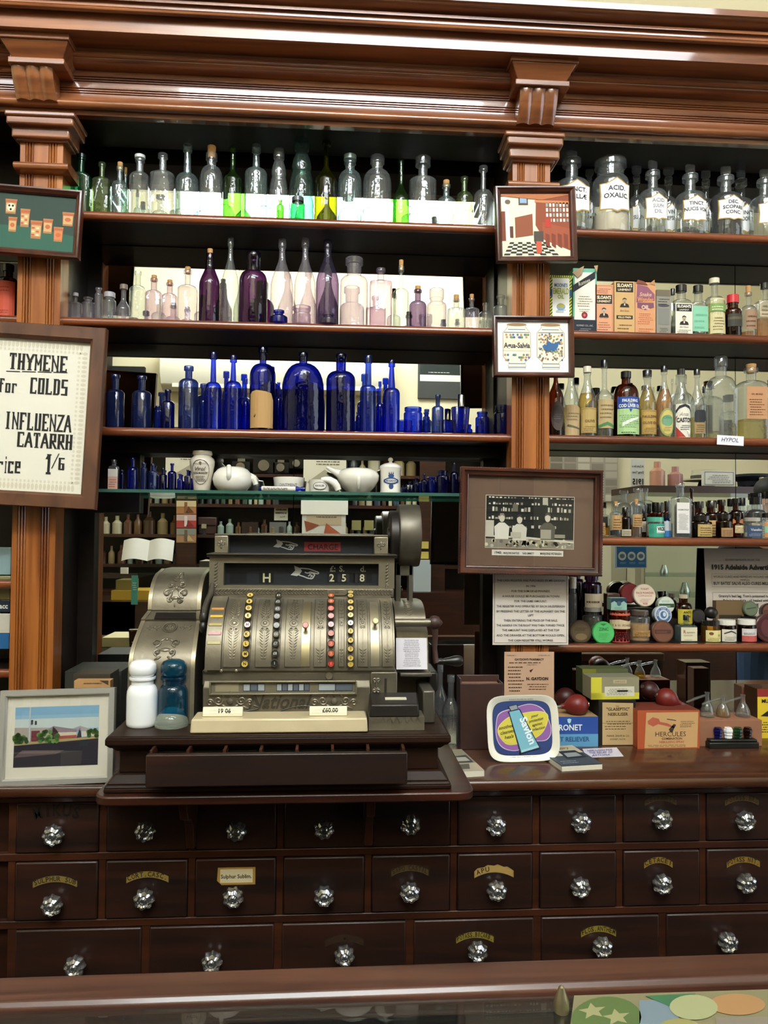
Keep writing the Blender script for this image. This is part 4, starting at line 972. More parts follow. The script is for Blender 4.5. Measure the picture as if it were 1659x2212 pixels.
# ================================================================ cartons and bottles on the second right shelf
def carton2(px0, px1, ytop, z, Y, dep, col, label, art=None, top=None, name='medicine_box', cat='box', group=None, tilt=0.0, mat='paint', ybot=None):
    a = P(px0, ytop+20, Y); b = P(px1, ytop+20, Y); zt = P((px0+px1)/2, ytop, Y).z
    cx = (a.x+b.x)/2; w = b.x-a.x; h = zt-z; ct_, st_ = cos(tilt), sin(tilt)
    ux = Vector((ct_, st_, 0)); nn = Vector((st_, -ct_, 0)); o = Vector((cx, Y, z))-ux*(w/2)
    t = thing(name, label, cat, (cx, Y, z), group); mb = MB(); col = lin(col)
    mb.hexa([o, o+ux*w, o+ux*w-nn*dep, o-nn*dep, o+Vector((0, 0, h)), o+ux*w+Vector((0, 0, h)), o+ux*w-nn*dep+Vector((0, 0, h)), o-nn*dep+Vector((0, 0, h))], col=col)
    if top: mb.c[1] = lin(top)
    mb.build('carton', mat, t, bevel=.0006)
    if art:
        A = Art(w, h, plane(o, ux, (0, 0, 1), nn)); art(A); A.build('printed_face', t)
    return t
def bust(A, cx, cy, s, ink='#2a2320', skin='#c9b49a'):    # small engraved head and shoulders
    k = A.h/A.w
    A.poly([(cx-.9*s*k, cy-1.0*s), (cx+.9*s*k, cy-1.0*s), (cx+.7*s*k, cy-.45*s), (cx+.2*s*k, cy-.25*s), (cx-.2*s*k, cy-.25*s), (cx-.7*s*k, cy-.45*s)], ink, 2)
    A.poly([(cx-.13*s*k, cy-.7*s), (cx+.13*s*k, cy-.7*s), (cx+.1*s*k, cy-.2*s), (cx-.1*s*k, cy-.2*s)], '#e5dccb', 3)
    A.oval(cx, cy+.15*s, .36*s*k, .5*s, skin, 3, 16); A.poly([(cx-.38*s*k, cy+.2*s), (cx-.36*s*k, cy+.6*s), (cx, cy+.75*s), (cx+.38*s*k, cy+.55*s), (cx+.34*s*k, cy+.3*s), (cx+.2*s*k, cy+.48*s), (cx-.2*s*k, cy+.48*s)], ink, 4)
    A.poly([(cx-.26*s*k, cy-.06*s), (cx, cy+.02*s), (cx+.26*s*k, cy-.06*s), (cx, cy-.1*s)], ink, 4)
    A.rect(cx-.22*s*k, cy+.2*s, cx-.06*s*k, cy+.26*s, ink, 4); A.rect(cx+.06*s*k, cy+.2*s, cx+.22*s*k, cy+.26*s, ink, 4)
def a_emerald(A):
    A.rect(0, 0, 1, 1, '#20352a', 0)
    for i in range(0, 17): A.poly([(0, i/18), (.0, i/18+.03), (.13, i/18+.08), (.13, i/18+.05)], '#cdd048', 1); A.poly([(.87, i/18), (.87, i/18+.03), (1, i/18+.08), (1, i/18+.05)], '#cdd048', 1)
    for i in range(12): A.poly([(i/11-.03, .95), (i/11+.02, .95), (i/11+.06, 1), (i/11+.01, 1)], '#cdd048', 1)
    A.rect(.11, 0, .89, .95, '#f2f0e4', 2).text("MOONE'S", .5, .80, .06, '#4a6a95', .6, 4, bold=.02).text('EMERALD', .5, .68, .10, '#a2b03a', .72, 4, bold=.03).text('OIL', .5, .60, .065, '#a2b03a', .3, 4, bold=.03)
    A.rect(0, .64, .11, .76, '#2f557c', 3).rect(.89, .64, 1, .76, '#2f557c', 3)
    A.oval(.5, .46, .2, .06, '#7da3c0', 3).oval(.5, .48, .16, .035, '#b9a84a', 4).lines(.28, .72, .36, .42, 3, '#45608a', 5)
def a_teal(A):
    A.rect(0, 0, 1, 1, '#6fae92', 0).rect(.07, .03, .93, .94, '#e9e3d2', 1).rect(0, 0, 1, .22, '#1f2430', 2)
    A.poly([(0, .63), (0, .74), (.93, .96), (.93, .85)], '#222026', 2).text('Romney', .5, .765, .06, '#d8d0b8', .55, 4, shear=.3, rot=.42)
    A.lines(.18, .82, .42, .60, 5, '#8b7a5c', 3).lines(.2, .8, .34, .4, 2, '#8b7a5c', 3, .35, 2).oval(.48, .29, .13, .05, '#8a2028', 3).oval(.48, .29, .05, .02, '#c07070', 4)
    A.text('ROMNEY CO., INC.', .5, .12, .025, '#b8b2a4', .7, 4).lines(.25, .75, .03, .1, 3, '#8d8a88', 4)
def a_sl1(A):
    A.rect(0, 0, 1, 1, '#d59a74', 0).ring(.05, .02, .95, .98, .008, '#a05a40', 1).lines(.15, .85, .83, .94, 3, '#9a4a3a', 2).rect(.08, .62, .92, .80, '#25201c', 1)
    A.text("SLOAN'S", .5, .715, .06, '#e6cfa8', .74, 3, bold=.04).text('LINIMENT', .5, .645, .045, '#e6cfa8', .7, 3, bold=.02); bust(A, .5, .46, .11); A.text('Earl Sloan', .5, .33, .03, '#3a2a22', .6, 3, shear=.4).lines(.15, .85, .05, .28, 5, '#a05040', 2)
def a_sl2(A):
    A.rect(0, 0, 1, 1, '#c8a06a', 0).rect(.08, .80, .92, .98, '#25201c', 1).text("SLOAN'S", .5, .895, .06, '#e6cfa8', .74, 3, bold=.04).text('LINIMENT', .5, .825, .04, '#e6cfa8', .7, 3, bold=.02)
    bust(A, .5, .62, .10, skin='#bda37c'); A.text('Earl Sloan', .5, .44, .03, '#3a2a22', .5, 3, shear=.4).rect(.1, .30, .9, .37, '#2a2420', 1).text('KILLS PAIN', .5, .318, .035, '#e0c79c', .7, 3, bold=.03).lines(.15, .85, .05, .24, 3, '#6a5030', 2)
def a_oil(A):
    A.rect(0, 0, 1, 1, '#cf9468', 0).poly([(.05, .62), (.95, .66), (.95, .78), (.6, .92), (.1, .96)], '#8a5568', 1).poly([(.1, .52), (.5, .48), (.92, .53), (.9, .62), (.1, .62)], '#7a4a5c', 1)
    A.text('Snake', .5, .74, .07, '#d5a888', .6, 3, shear=.25, bold=.02).text('Wonder', .5, .64, .08, '#d2905a', .8, 3, bold=.03).text('OIL', .5, .50, .07, '#d8b49c', .4, 3, bold=.05).lines(.12, .88, .22, .44, 6, '#b85a40', 2).lines(.12, .88, .04, .16, 3, '#b85a40', 2, .35, 3)
def a_grey(A): A.rect(0, 0, 1, 1, '#8a8578', 0).rect(0, .86, 1, 1, '#6d6350', 1).lines(.1, .9, .68, .84, 3, '#3f3a34', 2).oval(.5, .66, .4, .03, '#4a4a50', 2).rect(.12, .25, .88, .6, '#7e7c74', 2).lines(.2, .8, .06, .2, 4, '#4d4a44', 2)
G2 = 'old medicine cartons on the right second shelf'
carton2(1188, 1235, 595, S2, .06, .05, '#cdd048', 'white carton with yellow and green striped border beside the pilaster', a_emerald, group=G2)
t = carton2(1238, 1289, 580, S2, .06, .05, '#6fae92', 'tall teal and cream carton with slanting black band and torn top', a_teal, group=G2)
a = P(1241, 590, .06)
MB().add([P(1236, 588, .058), P(1262, 574, .058), P(1258, 588, .05), P(1248, 600, .056)], [(0, 1, 2, 3)], col=lin('#a58a66')).add([P(1283, 574, .059), P(1292, 573, .055), P(1289, 590, .052)], [(0, 1, 2)], col=lin('#a58a66')).build('torn_flap', 'paint', t)
carton2(1284, 1325, 615, S2, .06, .04, '#d59a74', 'pink carton with black title and a moustached portrait', a_sl1, group=G2)
carton2(1327, 1371, 608, S2, .06, .04, '#c8a06a', 'tan carton with a moustached portrait and black bands', a_sl2, group=G2)
t = carton2(1372, 1416, 610, S2, .06, .04, '#cf9468', 'salmon carton with torn top and purple ribbon lettering', a_oil, group=G2)
MB().add([P(1374, 612, .058), P(1378, 604, .056), P(1392, 608, .056), P(1400, 616, .058)], [(0, 1, 2, 3)], col=lin('#8a5040')).add([P(1402, 613, .059), P(1414, 604, .056), P(1415, 616, .058)], [(0, 1, 2)], col=lin('#b88a5c')).build('torn_flap', 'paint', t)
carton2(1418, 1449, 626, S2, .06, .035, '#8a8578', 'narrow grey carton left of the black-capped bottles', a_grey, group=G2)
def l_sl(A): A.rect(0, 0, 1, 1, '#e4dcc8', 0).rect(.05, .74, .95, .97, '#1f1c1a', 1).text("SLOAN'S", .5, .86, .08, '#efe6d2', .8, 3, bold=.04).text('LINIMENT', .5, .765, .05, '#efe6d2', .75, 3); bust(A, .5, .48, .17); A.text('Earl Sloan', .5, .22, .05, '#3a2a22', .7, 3, shear=.4).lines(.1, .9, .04, .18, 3, '#55483c')
r = row(on('on the right second shelf', 'medicine bottles on the right second shelf'), S2)
def l_red(A): A.rect(0, 0, 1, 1, '#3d3a30', 0).rect(0, .55, 1, .75, '#5a5038', 1)
T = [
 (1444, 1462, 624, 'rnd', 'clear', 'clear bottle behind the moustached portrait bottle', dict(Y=.13, cap='#141414', caph=.12)),
 (1452, 1490, 617, 'medsq', 'clear', 'bottle with moustached portrait label and black cap', dict(cap='#161514', caph=.13, lab=(.04, .66, .96, 'white portrait label'), labf=l_sl, shape=dict(sh=.70, nk=.76, nr=.5, lr=.56))),
 (1490, 1525, 618, 'med', 'clear', 'bottle with pale green label and black cap', dict(cap='#161514', caph=.13, lab=(.12, .62, .95, 'pale green label'), labf=plain('#86c0a0', '#6aa888', 3), liquid=('darkoil', .1), shape=dict(nr=.5, lr=.55))),
 (1522, 1564, 602, 'rnd', 'clear', 'yellow oil bottle with cream label and white cap', dict(cap='#d8ccb0', caph=.09, lab=(.06, .66, .85, 'cream label with green band'), labf=lambda A: A.rect(0, 0, 1, 1, '#cfc392', 0).rect(0, .62, 1, .84, '#7d9a55', 1).lines(.1, .9, .66, .8, 2, '#e0d8b0').lines(.15, .85, .1, .5, 5, '#8a7a50'), liquid=('paleoil', .58))),
 (1565, 1600, 638, 'phial', 'amber', 'dark brown bottle with bright red cap', dict(cap='#c42a33', caph=.2, lab=(.28, .58, 1.0, 'dark paper band'), labf=l_red, liquid=('darkoil', .6), shape=dict(nr=.62, lr=.66))),
 (1601, 1632, 618, 'rnd', 'clear', 'clear corked bottle with faded label', dict(cork=.12, lab=(.2, .6, .9, 'faded paper label'), labf=plain('#9a7a60', '#5a3a2a', 3), liquid=('orangeoil', .16))),
 (1632, 1672, 612, 'med', 'clear', 'bottle of orange liquid at the right edge', dict(cap='#1c1c1c', caph=.1, liquid=('orangeoil', .38), lab=(.4, .7, .9, 'stained paper label'), labf=plain('#b5a486', '#7a6a55', 3))),
]
for a in T: vessel(r, *a[:6], **a[6])
vessel(r, -4, 38, 572, 'phial', 'amber', '', full='brown bottle with red label at the left picture edge', cap='#181412', caph=.14, lab=(.05, .70, 1.1, 'faded red label'), labf=lambda A: A.rect(0, 0, 1, 1, '#c4523c', 0).lines(.1, .9, .7, .9, 2, '#8a3a2c').lines(.1, .9, .08, .2, 2, '#8a3a2c'), shape=dict(sh=.74, nk=.80, nr=.5, lr=.56))
# ================================================================ third right shelf: oils
r = row(on('on the oils shelf', 'oil bottles on the right third shelf'), S3)
def l_olive(A, bg='#b08f4e', t1='FAULDING', t2='OLIVE OIL'): A.rect(0, 0, 1, 1, bg, 0).ring(.04, .04, .96, .96, .015, '#7a5c2c', 1).text(t1, .5, .68, .10, '#6a4a20', .86, 3, bold=.02).text(t2, .5, .42, .10, '#6a4a20', .86, 3, bold=.02).lines(.15, .85, .1, .3, 3, '#7a5c2c')
def l_cod(A):
    A.rect(0, 0, 1, 1, '#a9c98c', 0).rect(0, .68, 1, 1, '#2c4790', 1).text('FAULDING', .5, .86, .075, '#e8ecec', .6, 3, bold=.03).text('AND CO', .5, .815, .025, '#e8ecec', .3, 3).text('COD LIVER OIL', .5, .715, .085, '#e8ecec', .86, 3, bold=.03)
    A.poly([(.44, .67), (.56, .67), (.5, .58)], '#34508c', 2).poly([(.2, .2), (.5, .32), (.85, .42), (.9, .48), (.5, .40), (.2, .30)], '#e4e8dc', 2).lines(.08, .92, .18, .54, 7, '#6d8a66', 1).lines(.15, .85, .03, .1, 1, '#3a5a44', 2)
def l_castor(A):
    A.rect(0, 0, 1, 1, '#e2dccb', 0).poly([(0, .72), (.2, .86), (.5, .92), (.8, .86), (1, .72), (1, .82), (.8, .95), (.5, 1), (.2, .95), (0, .82)], '#2a2630', 1)
    A.poly([(0, .36), (0, .0), (.62, .0)], '#a83a34', 1).poly([(0, .55), (0, .63), (.12, .68)], '#a83a34', 1).text('Anta', .45, .66, .1, '#a09888', .5, 3, shear=.4).text('CASTOR', .5, .48, .12, '#302a30', .9, 3, bold=.03).lines(.25, .9, .26, .42, 3, '#4a4448', 2).poly([(.5, .3), (.95, .3), (.8, .08)], '#efe9da', 1).lines(.1, .9, .02, .1, 1, '#d8b0a8', 3)
def l_green(A): A.oval(.5, .5, .5, .5, '#8f9a58', 0).oval(.5, .5, .42, .43, '#c9b468', 1).oval(.5, .56, .36, .2, '#6f9a78', 2).text('Olive', .5, .62, .1, '#3f6a55', .5, 3, shear=.3).lines(.25, .75, .18, .36, 3, '#7a6a3c', 2)
def l_dark(A): A.poly([(.1, .55), (.3, .5), (.7, .5), (.95, .6), (.95, .95), (.8, 1), (.2, 1), (.1, .9)], '#2b2c30', 1).rect(.1, .05, .9, .5, '#9a7f54', 0).lines(.2, .8, .12, .45, 4, '#5a4428', 2)
def l_torn(A): A.poly([(0, 0), (1, 0), (1, .9), (.7, 1), (0, 1)], '#b49a70', 0).poly([(.1, .3), (.9, .2), (.95, .24), (.2, .36)], '#5a5a40', 2).lines(.1, .9, .5, .8, 3, '#8a7450', 2)
T = [
 (1184, 1217, 797, 'beer', 'amber', 'dark brown bottle with worn oval label by the pilaster', dict(lab=(.08, .52, .9, 'worn grey oval label'), labf=lambda A: A.oval(.5, .5, .48, .48, '#564a44', 0).oval(.5, .55, .4, .3, '#453c3a', 1).lines(.2, .8, .4, .6, 3, '#6d625a'), shape=dict(sh=.56, nk=.84))),
 (1216, 1251, 790, 'beer', 'clear', 'clear bottle with creased tan label', dict(lab=(.02, .44, 1.0, 'creased tan label'), labf=l_torn, shape=dict(nr=.36, lr=.44))),
 (1250, 1287, 792, 'beer', 'clear', 'golden oil bottle with cream cap', dict(cap='#d9ceb2', caph=.09, liquid=('oil', .64), lab=(.06, .42, 1.0, 'tan label'), labf=lambda A: l_olive(A, '#b59a5e', '', 'OLIVE'), shape=dict(sh=.5, nk=.86, nr=.36, lr=.42))),
 (1287, 1324, 778, 'tall', 'clear', 'clear bottle with cream and green label and tall neck', dict(cap='#1a1a1c', caph=.10, liquid=('paleoil', .5), lab=(.12, .50, 1.0, 'cream and green label'), labf=lambda A: A.rect(0, 0, 1, 1, '#b59f72', 0).poly([(0, .1), (.5, .22), (1, .1), (1, .0), (.5, .1), (0, 0)], '#4d7a48', 1).lines(.1, .9, .35, .9, 4, '#7a6440'), shape=dict(sh=.54, nk=.66))),
 (1326, 1378, 803, 'phial', 'amber', 'broad brown bottle with blue and green label', dict(cap='#141211', caph=.10, liquid=('darkoil', .5), lab=(.05, .62, 1.05, 'blue and green label'), labf=l_cod, shape=dict(sh=.64, nk=.84, nr=.34, lr=.38))),
 (1380, 1416, 800, 'beer', 'clear', 'pale oil bottle with tan two-line label', dict(cap='#22201c', caph=.10, liquid=('oil', .78), lab=(.06, .42, 1.0, 'tan label'), labf=l_olive, shape=dict(sh=.52, nk=.84, nr=.4, lr=.48))),
 (1417, 1452, 791, 'beer', 'clear', 'amber oil bottle with green oval label', dict(cap='#181818', caph=.08, liquid=('orangeoil', .70), lab=(.03, .42, .95, 'green oval label'), labf=l_green, shape=dict(sh=.48, nk=.84))),
 (1446, 1458, 818, 'beer', 'clear', 'clear bottle behind, between amber and castor bottles', dict(Y=.13)),
 (1453, 1489, 797, 'beer', 'clear', 'red and white labelled bottle with black cap', dict(cap='#221f1c', caph=.08, lab=(.0, .50, 1.0, 'red and white label'), labf=l_castor, liquid=('clear', .5), shape=dict(sh=.52, nk=.86, nr=.36, lr=.42))),
 (1489, 1522, 798, 'beer', 'clear', 'pale yellow bottle with torn dark label', dict(cap='#1b1b1b', caph=.08, liquid=('paleoil', .32), lab=(.06, .42, .9, 'torn dark label'), labf=l_dark, shape=dict(sh=.46, nk=.82))),
 (1514, 1528, 835, 'rnd', 'clear', 'dark-capped bottle behind the big clear square one', dict(Y=.13, cap='#1b1b1b', caph=.12)),
 (1528, 1586, 771, 'medsq', 'clear', 'large empty square embossed bottle', dict(shape=dict(sh=.58, nk=.76, nr=.38, lr=.46, lh=.12, cv='round', d=.72))),
 (1592, 1653, 787, 'medsq', 'clear', 'large square corked bottle with tan label', dict(cork=.05, liquid=('paleoil', .28), lab=(.28, .72, .72, 'tan paper label'), labf=plain('#b98a64', '#6a4028', 7, 3, 'DR. MORSE', .05), shape=dict(sh=.72, nk=.82, nr=.32, lr=.46, lh=.06, cv='round', d=.72))),
 (1652, 1690, 820, 'phial', 'clear', 'black-capped bottle cut by the right edge', dict(cap='#181818', caph=.12, liquid=('oil', .5), lab=(.2, .6, .9), labf=plain('#c9bd96'))),
]
for a in T: vessel(r, *a[:6], **a[6])
a = P(1549, 938, .010); b = P(1607, 960, .010)
A = Art(b.x-a.x, .024, plane((a.x, .012, b.z-.001), (1, 0, -.04), (.04, 0, 1), (0, -1, 0)))
A.rect(0, 0, 1, 1, '#e9e6ea', 0)
A.text('HYPOL', .48, .35, .42, '#2a3050', .68, 2, shear=.25)
t = A.build('shelf_ticket', None); tag(t, 'small white handwritten ticket on the front edge of the oils shelf', 'ticket')
# ================================================================ fourth right shelf: small jars
r = row(on('on the fourth right shelf', 'small jars and bottles on the right fourth shelf'), S4)
def tanl(seed, bg='#b58e5c'): return plain(bg, '#5a3a20', 4, seed)
def l_vic(A): A.rect(0, 0, 1, 1, '#3f9a80', 0).rect(.40, .30, 1, .8, '#dfe6dc', 1).text('VICKS', .68, .5, .24, '#1c3a34', .5, 3, bold=.05).lines(.42, .95, .33, .42, 1, '#a04a50', 2).lines(.05, .35, .3, .7, 3, '#2a7a64')
T = [
 (1416, 1434, 1085, 'jar', 'amber', 'black-capped brown jar behind the green-lidded one', dict(Y=.15, cap='#181512', caph=.3)),
 (1434, 1449, 1082, 'jar', 'amber', 'second dark jar behind the blue-labelled one', dict(Y=.15, cap='#181512', caph=.3, lab=(.1, .6, .9), labf=plain('#b8ac92'))),
 (1486, 1502, 1055, 'rnd', 'amber', 'tall amber bottle behind the tall clear one', dict(Y=.15)),
 (1503, 1523, 1083, 'phial', 'amber', 'amber bottle behind the first brown jar', dict(Y=.15, cap='#1c1610', caph=.2)),
 (1521, 1554, 1081, 'phial', 'amber', 'wide amber bottle behind the two brown jars', dict(Y=.15, cap='#1c1610', caph=.22, liquid=('darkoil', .5), lab=(.05, .5, .9), labf=tanl(2, '#c9a26a'))),
 (1553, 1570, 1080, 'phial', 'amber', 'slim amber bottle behind the second brown jar', dict(Y=.15, cap='#1c1610', caph=.16)),
 (1576, 1603, 1077, 'phial', 'amber', 'amber bottle with orange label in the back line', dict(Y=.15, cap='#1c1610', caph=.12, lab=(.05, .5, .9), labf=tanl(5, '#c07a4a'))),
 (1592, 1614, 1075, 'phial', 'clear', 'black-capped bottle of ink in the back line', dict(Y=.16, cap='#141414', caph=.22, liquid=('darkoil', .6))),
 (1613, 1653, 1073, 'phial', 'clear', 'large black-capped bottle of dark syrup, back right', dict(Y=.14, cap='#141414', caph=.2, liquid=('darkoil', .75), lab=(.0, .4, .9), labf=plain('#c9b48c'))),
 (1650, 1680, 1062, 'jar', 'clear', 'clear jar with dark cap, back right corner', dict(Y=.15, cap='#141414', caph=.16)),
 (1360, 1396, 1055, 'shop', 'clear', 'round-bellied clear flask behind the corked phials', dict(Y=.14)),
 (1290, 1307, 1110, 'rnd', 'clear', 'corked phial beside the large photograph frame', dict(cork=.08, lab=(.1, .66, 1.0), labf=tanl(1))),
 (1318, 1342, 1083, 'rnd', 'clear', 'corked phial with tan label, left of dark bottle', dict(cork=.08, lab=(.22, .66, 1.0), labf=tanl(3), liquid=('darkoil', .2), shape=dict(sh=.7, nk=.78))),
 (1340, 1362, 1096, 'phial', 'amber', 'brown black-capped bottle between two corked phials', dict(cap='#161310', caph=.18, liquid=('darkoil', .66), lab=(.04, .28, 1.0), labf=plain('#c0b498'))),
 (1363, 1386, 1078, 'rnd', 'clear', 'corked phial with amber liquid and tan label', dict(cork=.1, lab=(.3, .66, 1.0), labf=tanl(8), liquid=('orangeoil', .36))),
 (1384, 1398, 1100, 'phial', 'amber', 'dark bottle left of the green-lidded jar', dict(Y=.12, cap='#161310', caph=.16, lab=(.2, .6, 1.0), labf=plain('#b8ac98'))),
 (1397, 1433, 1117, 'jar', 'clear', 'teal labelled jar with green lid', dict(cap='#4fa084', caph=.26, lab=(.02, .74, 1.1, 'teal label with white panel'), labf=l_vic, liquid=('powder', .7), shape=dict(sh=.84, nk=.88, nr=.86, lr=.9))),
 (1433, 1448, 1110, 'jar', 'navy', 'small jar with blue and white label', dict(Y=.09, cap='#15151a', caph=.2, lab=(.02, .74, 1.1), labf=lambda A: A.rect(0, 0, 1, 1, '#c8ccd0', 0).rect(0, 0, 1, .4, '#3a78b8', 1))),
 (1447, 1491, 1044, 'med', 'clear', 'tall clear bottle with long white label', dict(lab=(.08, .64, .62, 'long white label'), labf=plain('#e0dbd4', '#77706a', 12, 4, 'WORM SYRUP', .05), shape=dict(sh=.68, nk=.76, nr=.34, lr=.42))),
 (1495, 1536, 1114, 'jar', 'amber', 'squat brown jar with torn square label', dict(cap='#1c1612', caph=.22, liquid=('darkoil', .7), lab=(.06, .66, .8, 'torn label'), labf=tanl(11, '#b59a60'))),
 (1548, 1581, 1111, 'jar', 'amber', 'squat brown jar with peeling tan label', dict(cap='#1c1612', caph=.2, liquid=('darkoil', .7), lab=(.06, .46, .8, 'peeling label'), labf=tanl(12, '#a58058'))),
 (1584, 1604, 1115, 'phial', 'amber', 'narrow brown bottle with cream label in front', dict(cap='#1c1612', caph=.2, lab=(.25, .62, 1.0), labf=plain('#d2bf90', '#5a4020', 3))),
 (1606, 1643, 1118, 'jar', 'clear', 'clear jar with ridged lid and blue label', dict(cap='#a39c8e', caph=.2, lab=(.05, .66, 1.0, 'blue label'), labf=lambda A: A.rect(0, 0, 1, 1, '#3a4a66', 0).text('Vaseline', .5, .55, .2, '#c9ccd0', .8, 3, bold=.02).lines(.1, .9, .12, .4, 3, '#93a0b4'), liquid=('powder', .3))),
 (1646, 1672, 1108, 'jar', 'clear', 'jar with orange and green label at the edge', dict(cap='#1c1612', caph=.2, lab=(.05, .7, 1.0), labf=lambda A: A.rect(0, 0, 1, 1, '#c98a5a', 0).rect(0, .3, 1, .7, '#8ab89a', 1))),
]
for a in T: vessel(r, *a[:6], **a[6])
# ================================================================ fifth right shelf: tins and pots
ZZ = S5
def discT(px, py, rpx, Y, c1, label, art=None, thick=.02, name='round_tin', lean=.12, mat='gloss_paint', zbase=None):
    c = P(px, py, Y); R = rpx/F*(Y+1.85)
    t = thing(name, label, 'tin', (c.x, Y, c.z-R), None)
    ax = Vector((0, 1, -lean)).normalized(); vv = Vector((0, lean, 1)).normalized(); mb = MB()
    cc = Vector((c.x, Y, c.z)); mb.lathe([(0, 0), (R*.93, 0), (R, .002), (R, thick*.55), (R*.97, thick*.57), (R*.97, thick), (0, thick)], cc, axis=ax, n=36, col=lin(c1))
    mb.build('tin_body', mat, t, angle=30)
    if art:
        A = Art(R*2, R*2, plane(cc-Vector((R, 0, 0))-vv*R, (1, 0, 0), vv, -ax)); art(A); A.build('printed_face', t)
    return t
def d_dark(A): A.oval(.5, .5, .44, .44, '#4a3a28', 0).oval(.5, .5, .36, .36, '#57472f', 1).lines(.2, .8, .55, .7, 3, '#2a2018').oval(.5, .3, .25, .14, '#776244', 2)
def d_zinc(A): A.oval(.5, .5, .46, .46, '#4fae5e', 0).poly([(.34, .9), (.66, .9), (.5, .8)], '#2f6a44', 1).text('ZINC', .5, .6, .13, '#2f6a40', .55, 3, bold=.02).lines(.25, .75, .3, .52, 4, '#3f8a50').text('UNG.', .5, .2, .06, '#3f8a50', .3)
def d_brown(A): A.oval(.5, .5, .42, .42, '#6a4230', 0).poly([(.12, .42), (.88, .42), (.88, .6), (.12, .6)], '#4a2c22', 1).lines(.2, .8, .46, .56, 2, '#7a5440')
def d_cream(A): A.oval(.5, .5, .47, .47, '#d9c7b0', 0).text('TOILET', .5, .74, .08, '#b86a60', .5, 2, bold=.02).text('FACE POWDER', .5, .56, .09, '#b06058', .8, 2, bold=.02).text('COMPLEXION', .5, .44, .07, '#b06058', .7, 2).lines(.25, .75, .2, .38, 3, '#c08478').text('ROSE', .5, .1, .07, '#b02f3a', .2, 2, bold=.03)
def d_red(A): A.oval(.5, .5, .44, .44, '#6d1c20', 0)
def d_green(A): A.oval(.5, .5, .46, .46, '#cfd2c2', 0).poly([(.06, .36), (.94, .36), (.96, .58), (.04, .58)], '#2f4a30', 1).lines(.2, .8, .66, .8, 2, '#7a8a74').lines(.12, .88, .42, .52, 1, '#d0d6c8', 3)
def d_blue(A): A.oval(.5, .5, .46, .46, '#c8ccd2', 0).oval(.5, .5, .42, .42, '#48638c', 1).oval(.5, .5, .28, .28, '#c8cfd4', 2).oval(.5, .5, .18, .2, '#48638c', 3).oval(.55, .52, .09, .12, '#c8cfd4', 4).arc_text('BREAD SODA PASTE', .5, .5, .35, .09, '#d4dade', 3.6, 3)
def d_key(A): A.oval(.5, .5, .42, .42, '#5f6a50', 0).poly([(.2, .45), (.85, .55), (.85, .62), (.2, .52)], '#333d2e', 1)
# sign leaning at the back
a = P(1521, 1333, .17); b = P(1690, 1186, .17)
t = thing('advertisement_card', 'large white card with old-style heading leaning behind the pots', 'card', ((a.x+b.x)/2, .165, S5))
w = b.x-a.x; h = b.z-S5; o = Vector((a.x, .150, S5+.001)); vv = Vector((0, .02, h)).normalized()
mb = MB(); nn = Vector((0, -1, .1)).normalized()
mb.prism([o, o+Vector((w, 0, 0)), o+Vector((w, 0, 0))+vv*h, o+vv*h], (0, .002, 0), col=lin('#c9bcae')); mb.build('card_sheet', 'paint', t)
A = Art(w, h, plane(o, (1, 0, 0), vv, (0, -1, .1)))
A.text('ADVERTISEMENTS FROM THE', .48, .86, .022, '#4a4440', .5).text('1915 Adelaide Advertiser', .5, .76, .055, '#26221f', .82, bold=.035)
A.ring(.08, .56, .96, .71, .004, '#9a8f84', 1).text('WORLD CURES AND REMEDIES WOUND HEALING', .5, .665, .025, '#4a4440', .8).text('PIMPLES', .5, .63, .022, '#4a4440', .2).text("BUY BATES' SALVE ALSO CURES MILLIONS", .5, .585, .035, '#3a3430', .8, bold=.02)
A.ring(.08, .32, .96, .50, .004, '#7a7068', 1).text("Granny's bad leg, Tom's poisoned hand,", .5, .445, .028, '#26221f', .7, bold=.02).text("Baby's bronchitis - all healed with", .5, .395, .028, '#26221f', .62, bold=.02).text("BATES' SALVE", .5, .335, .036, '#26221f', .32, bold=.03, shear=.2)
A.build('lettering', t)
r = row(on('among the pots', 'pots and bottles on the right fifth shelf'), S5)
discT(1255, 1365, 26, .062, '#3a2e22', 'dark brown round tin standing on edge left of the green one', d_dark)
discT(1304, 1367, 25, .055, '#3f9a52', 'bright green round tin standing on edge', d_zinc)
vessel(r, 1318, 1359, 1317, 'vial', 'amber', '', full='red cylindrical canister with torn cream band', shape=dict(sh=.97, nk=.98, nr=.96, lr=.98, lh=.01), lab=(.0, 1.0, 1.55, 'red paper wrapper'), labf=lambda A: A.rect(0, 0, 1, 1, '#a8423a', 0).rect(0, .84, 1, 1, '#b8543c', 1).poly([(0, .42), (1, .42), (1, .7), (.7, .66), (.4, .72), (0, .68)], '#cdb894', 1).text('B. & W. POWDER', .5, .5, .07, '#6a3a2c', .7, 3).lines(.1, .9, .1, .35, 5, '#7a2a28'), name='canister', cat='canister')
zt = P(1338, 1317, .075).z
carton2(1320, 1354, 1292, zt+.0005, .06, .03, '#7fa596', 'small teal box lying on top of the red canister', lambda A: A.rect(0, 0, 1, 1, '#8fb3a4', 0).poly([(0, .6), (0, 1), (1, 1), (1, .55), (.8, .75), (.5, .5), (.2, .75)], '#263648', 1).oval(.5, .55, .14, .2, '#3a5a6a', 2).lines(.2, .8, .08, .3, 2, '#5a8474', 3))
vessel(r, 1360, 1402, 1318, 'jar', 'clear', '', full='clear jar of tan powder with dark lid', cap='#4a4038', caph=.16, liquid=('cork', .6), lab=(.18, .4, 1.0, 'tan label'), labf=plain('#a5804e', '#4a3018', 3), shape=dict(sh=.8, nk=.86), name='jar', cat='jar')
discT(1432, 1365, 25, .06, '#5a3a2c', 'reddish brown round tin standing on edge between powder jar and perfume', d_brown)
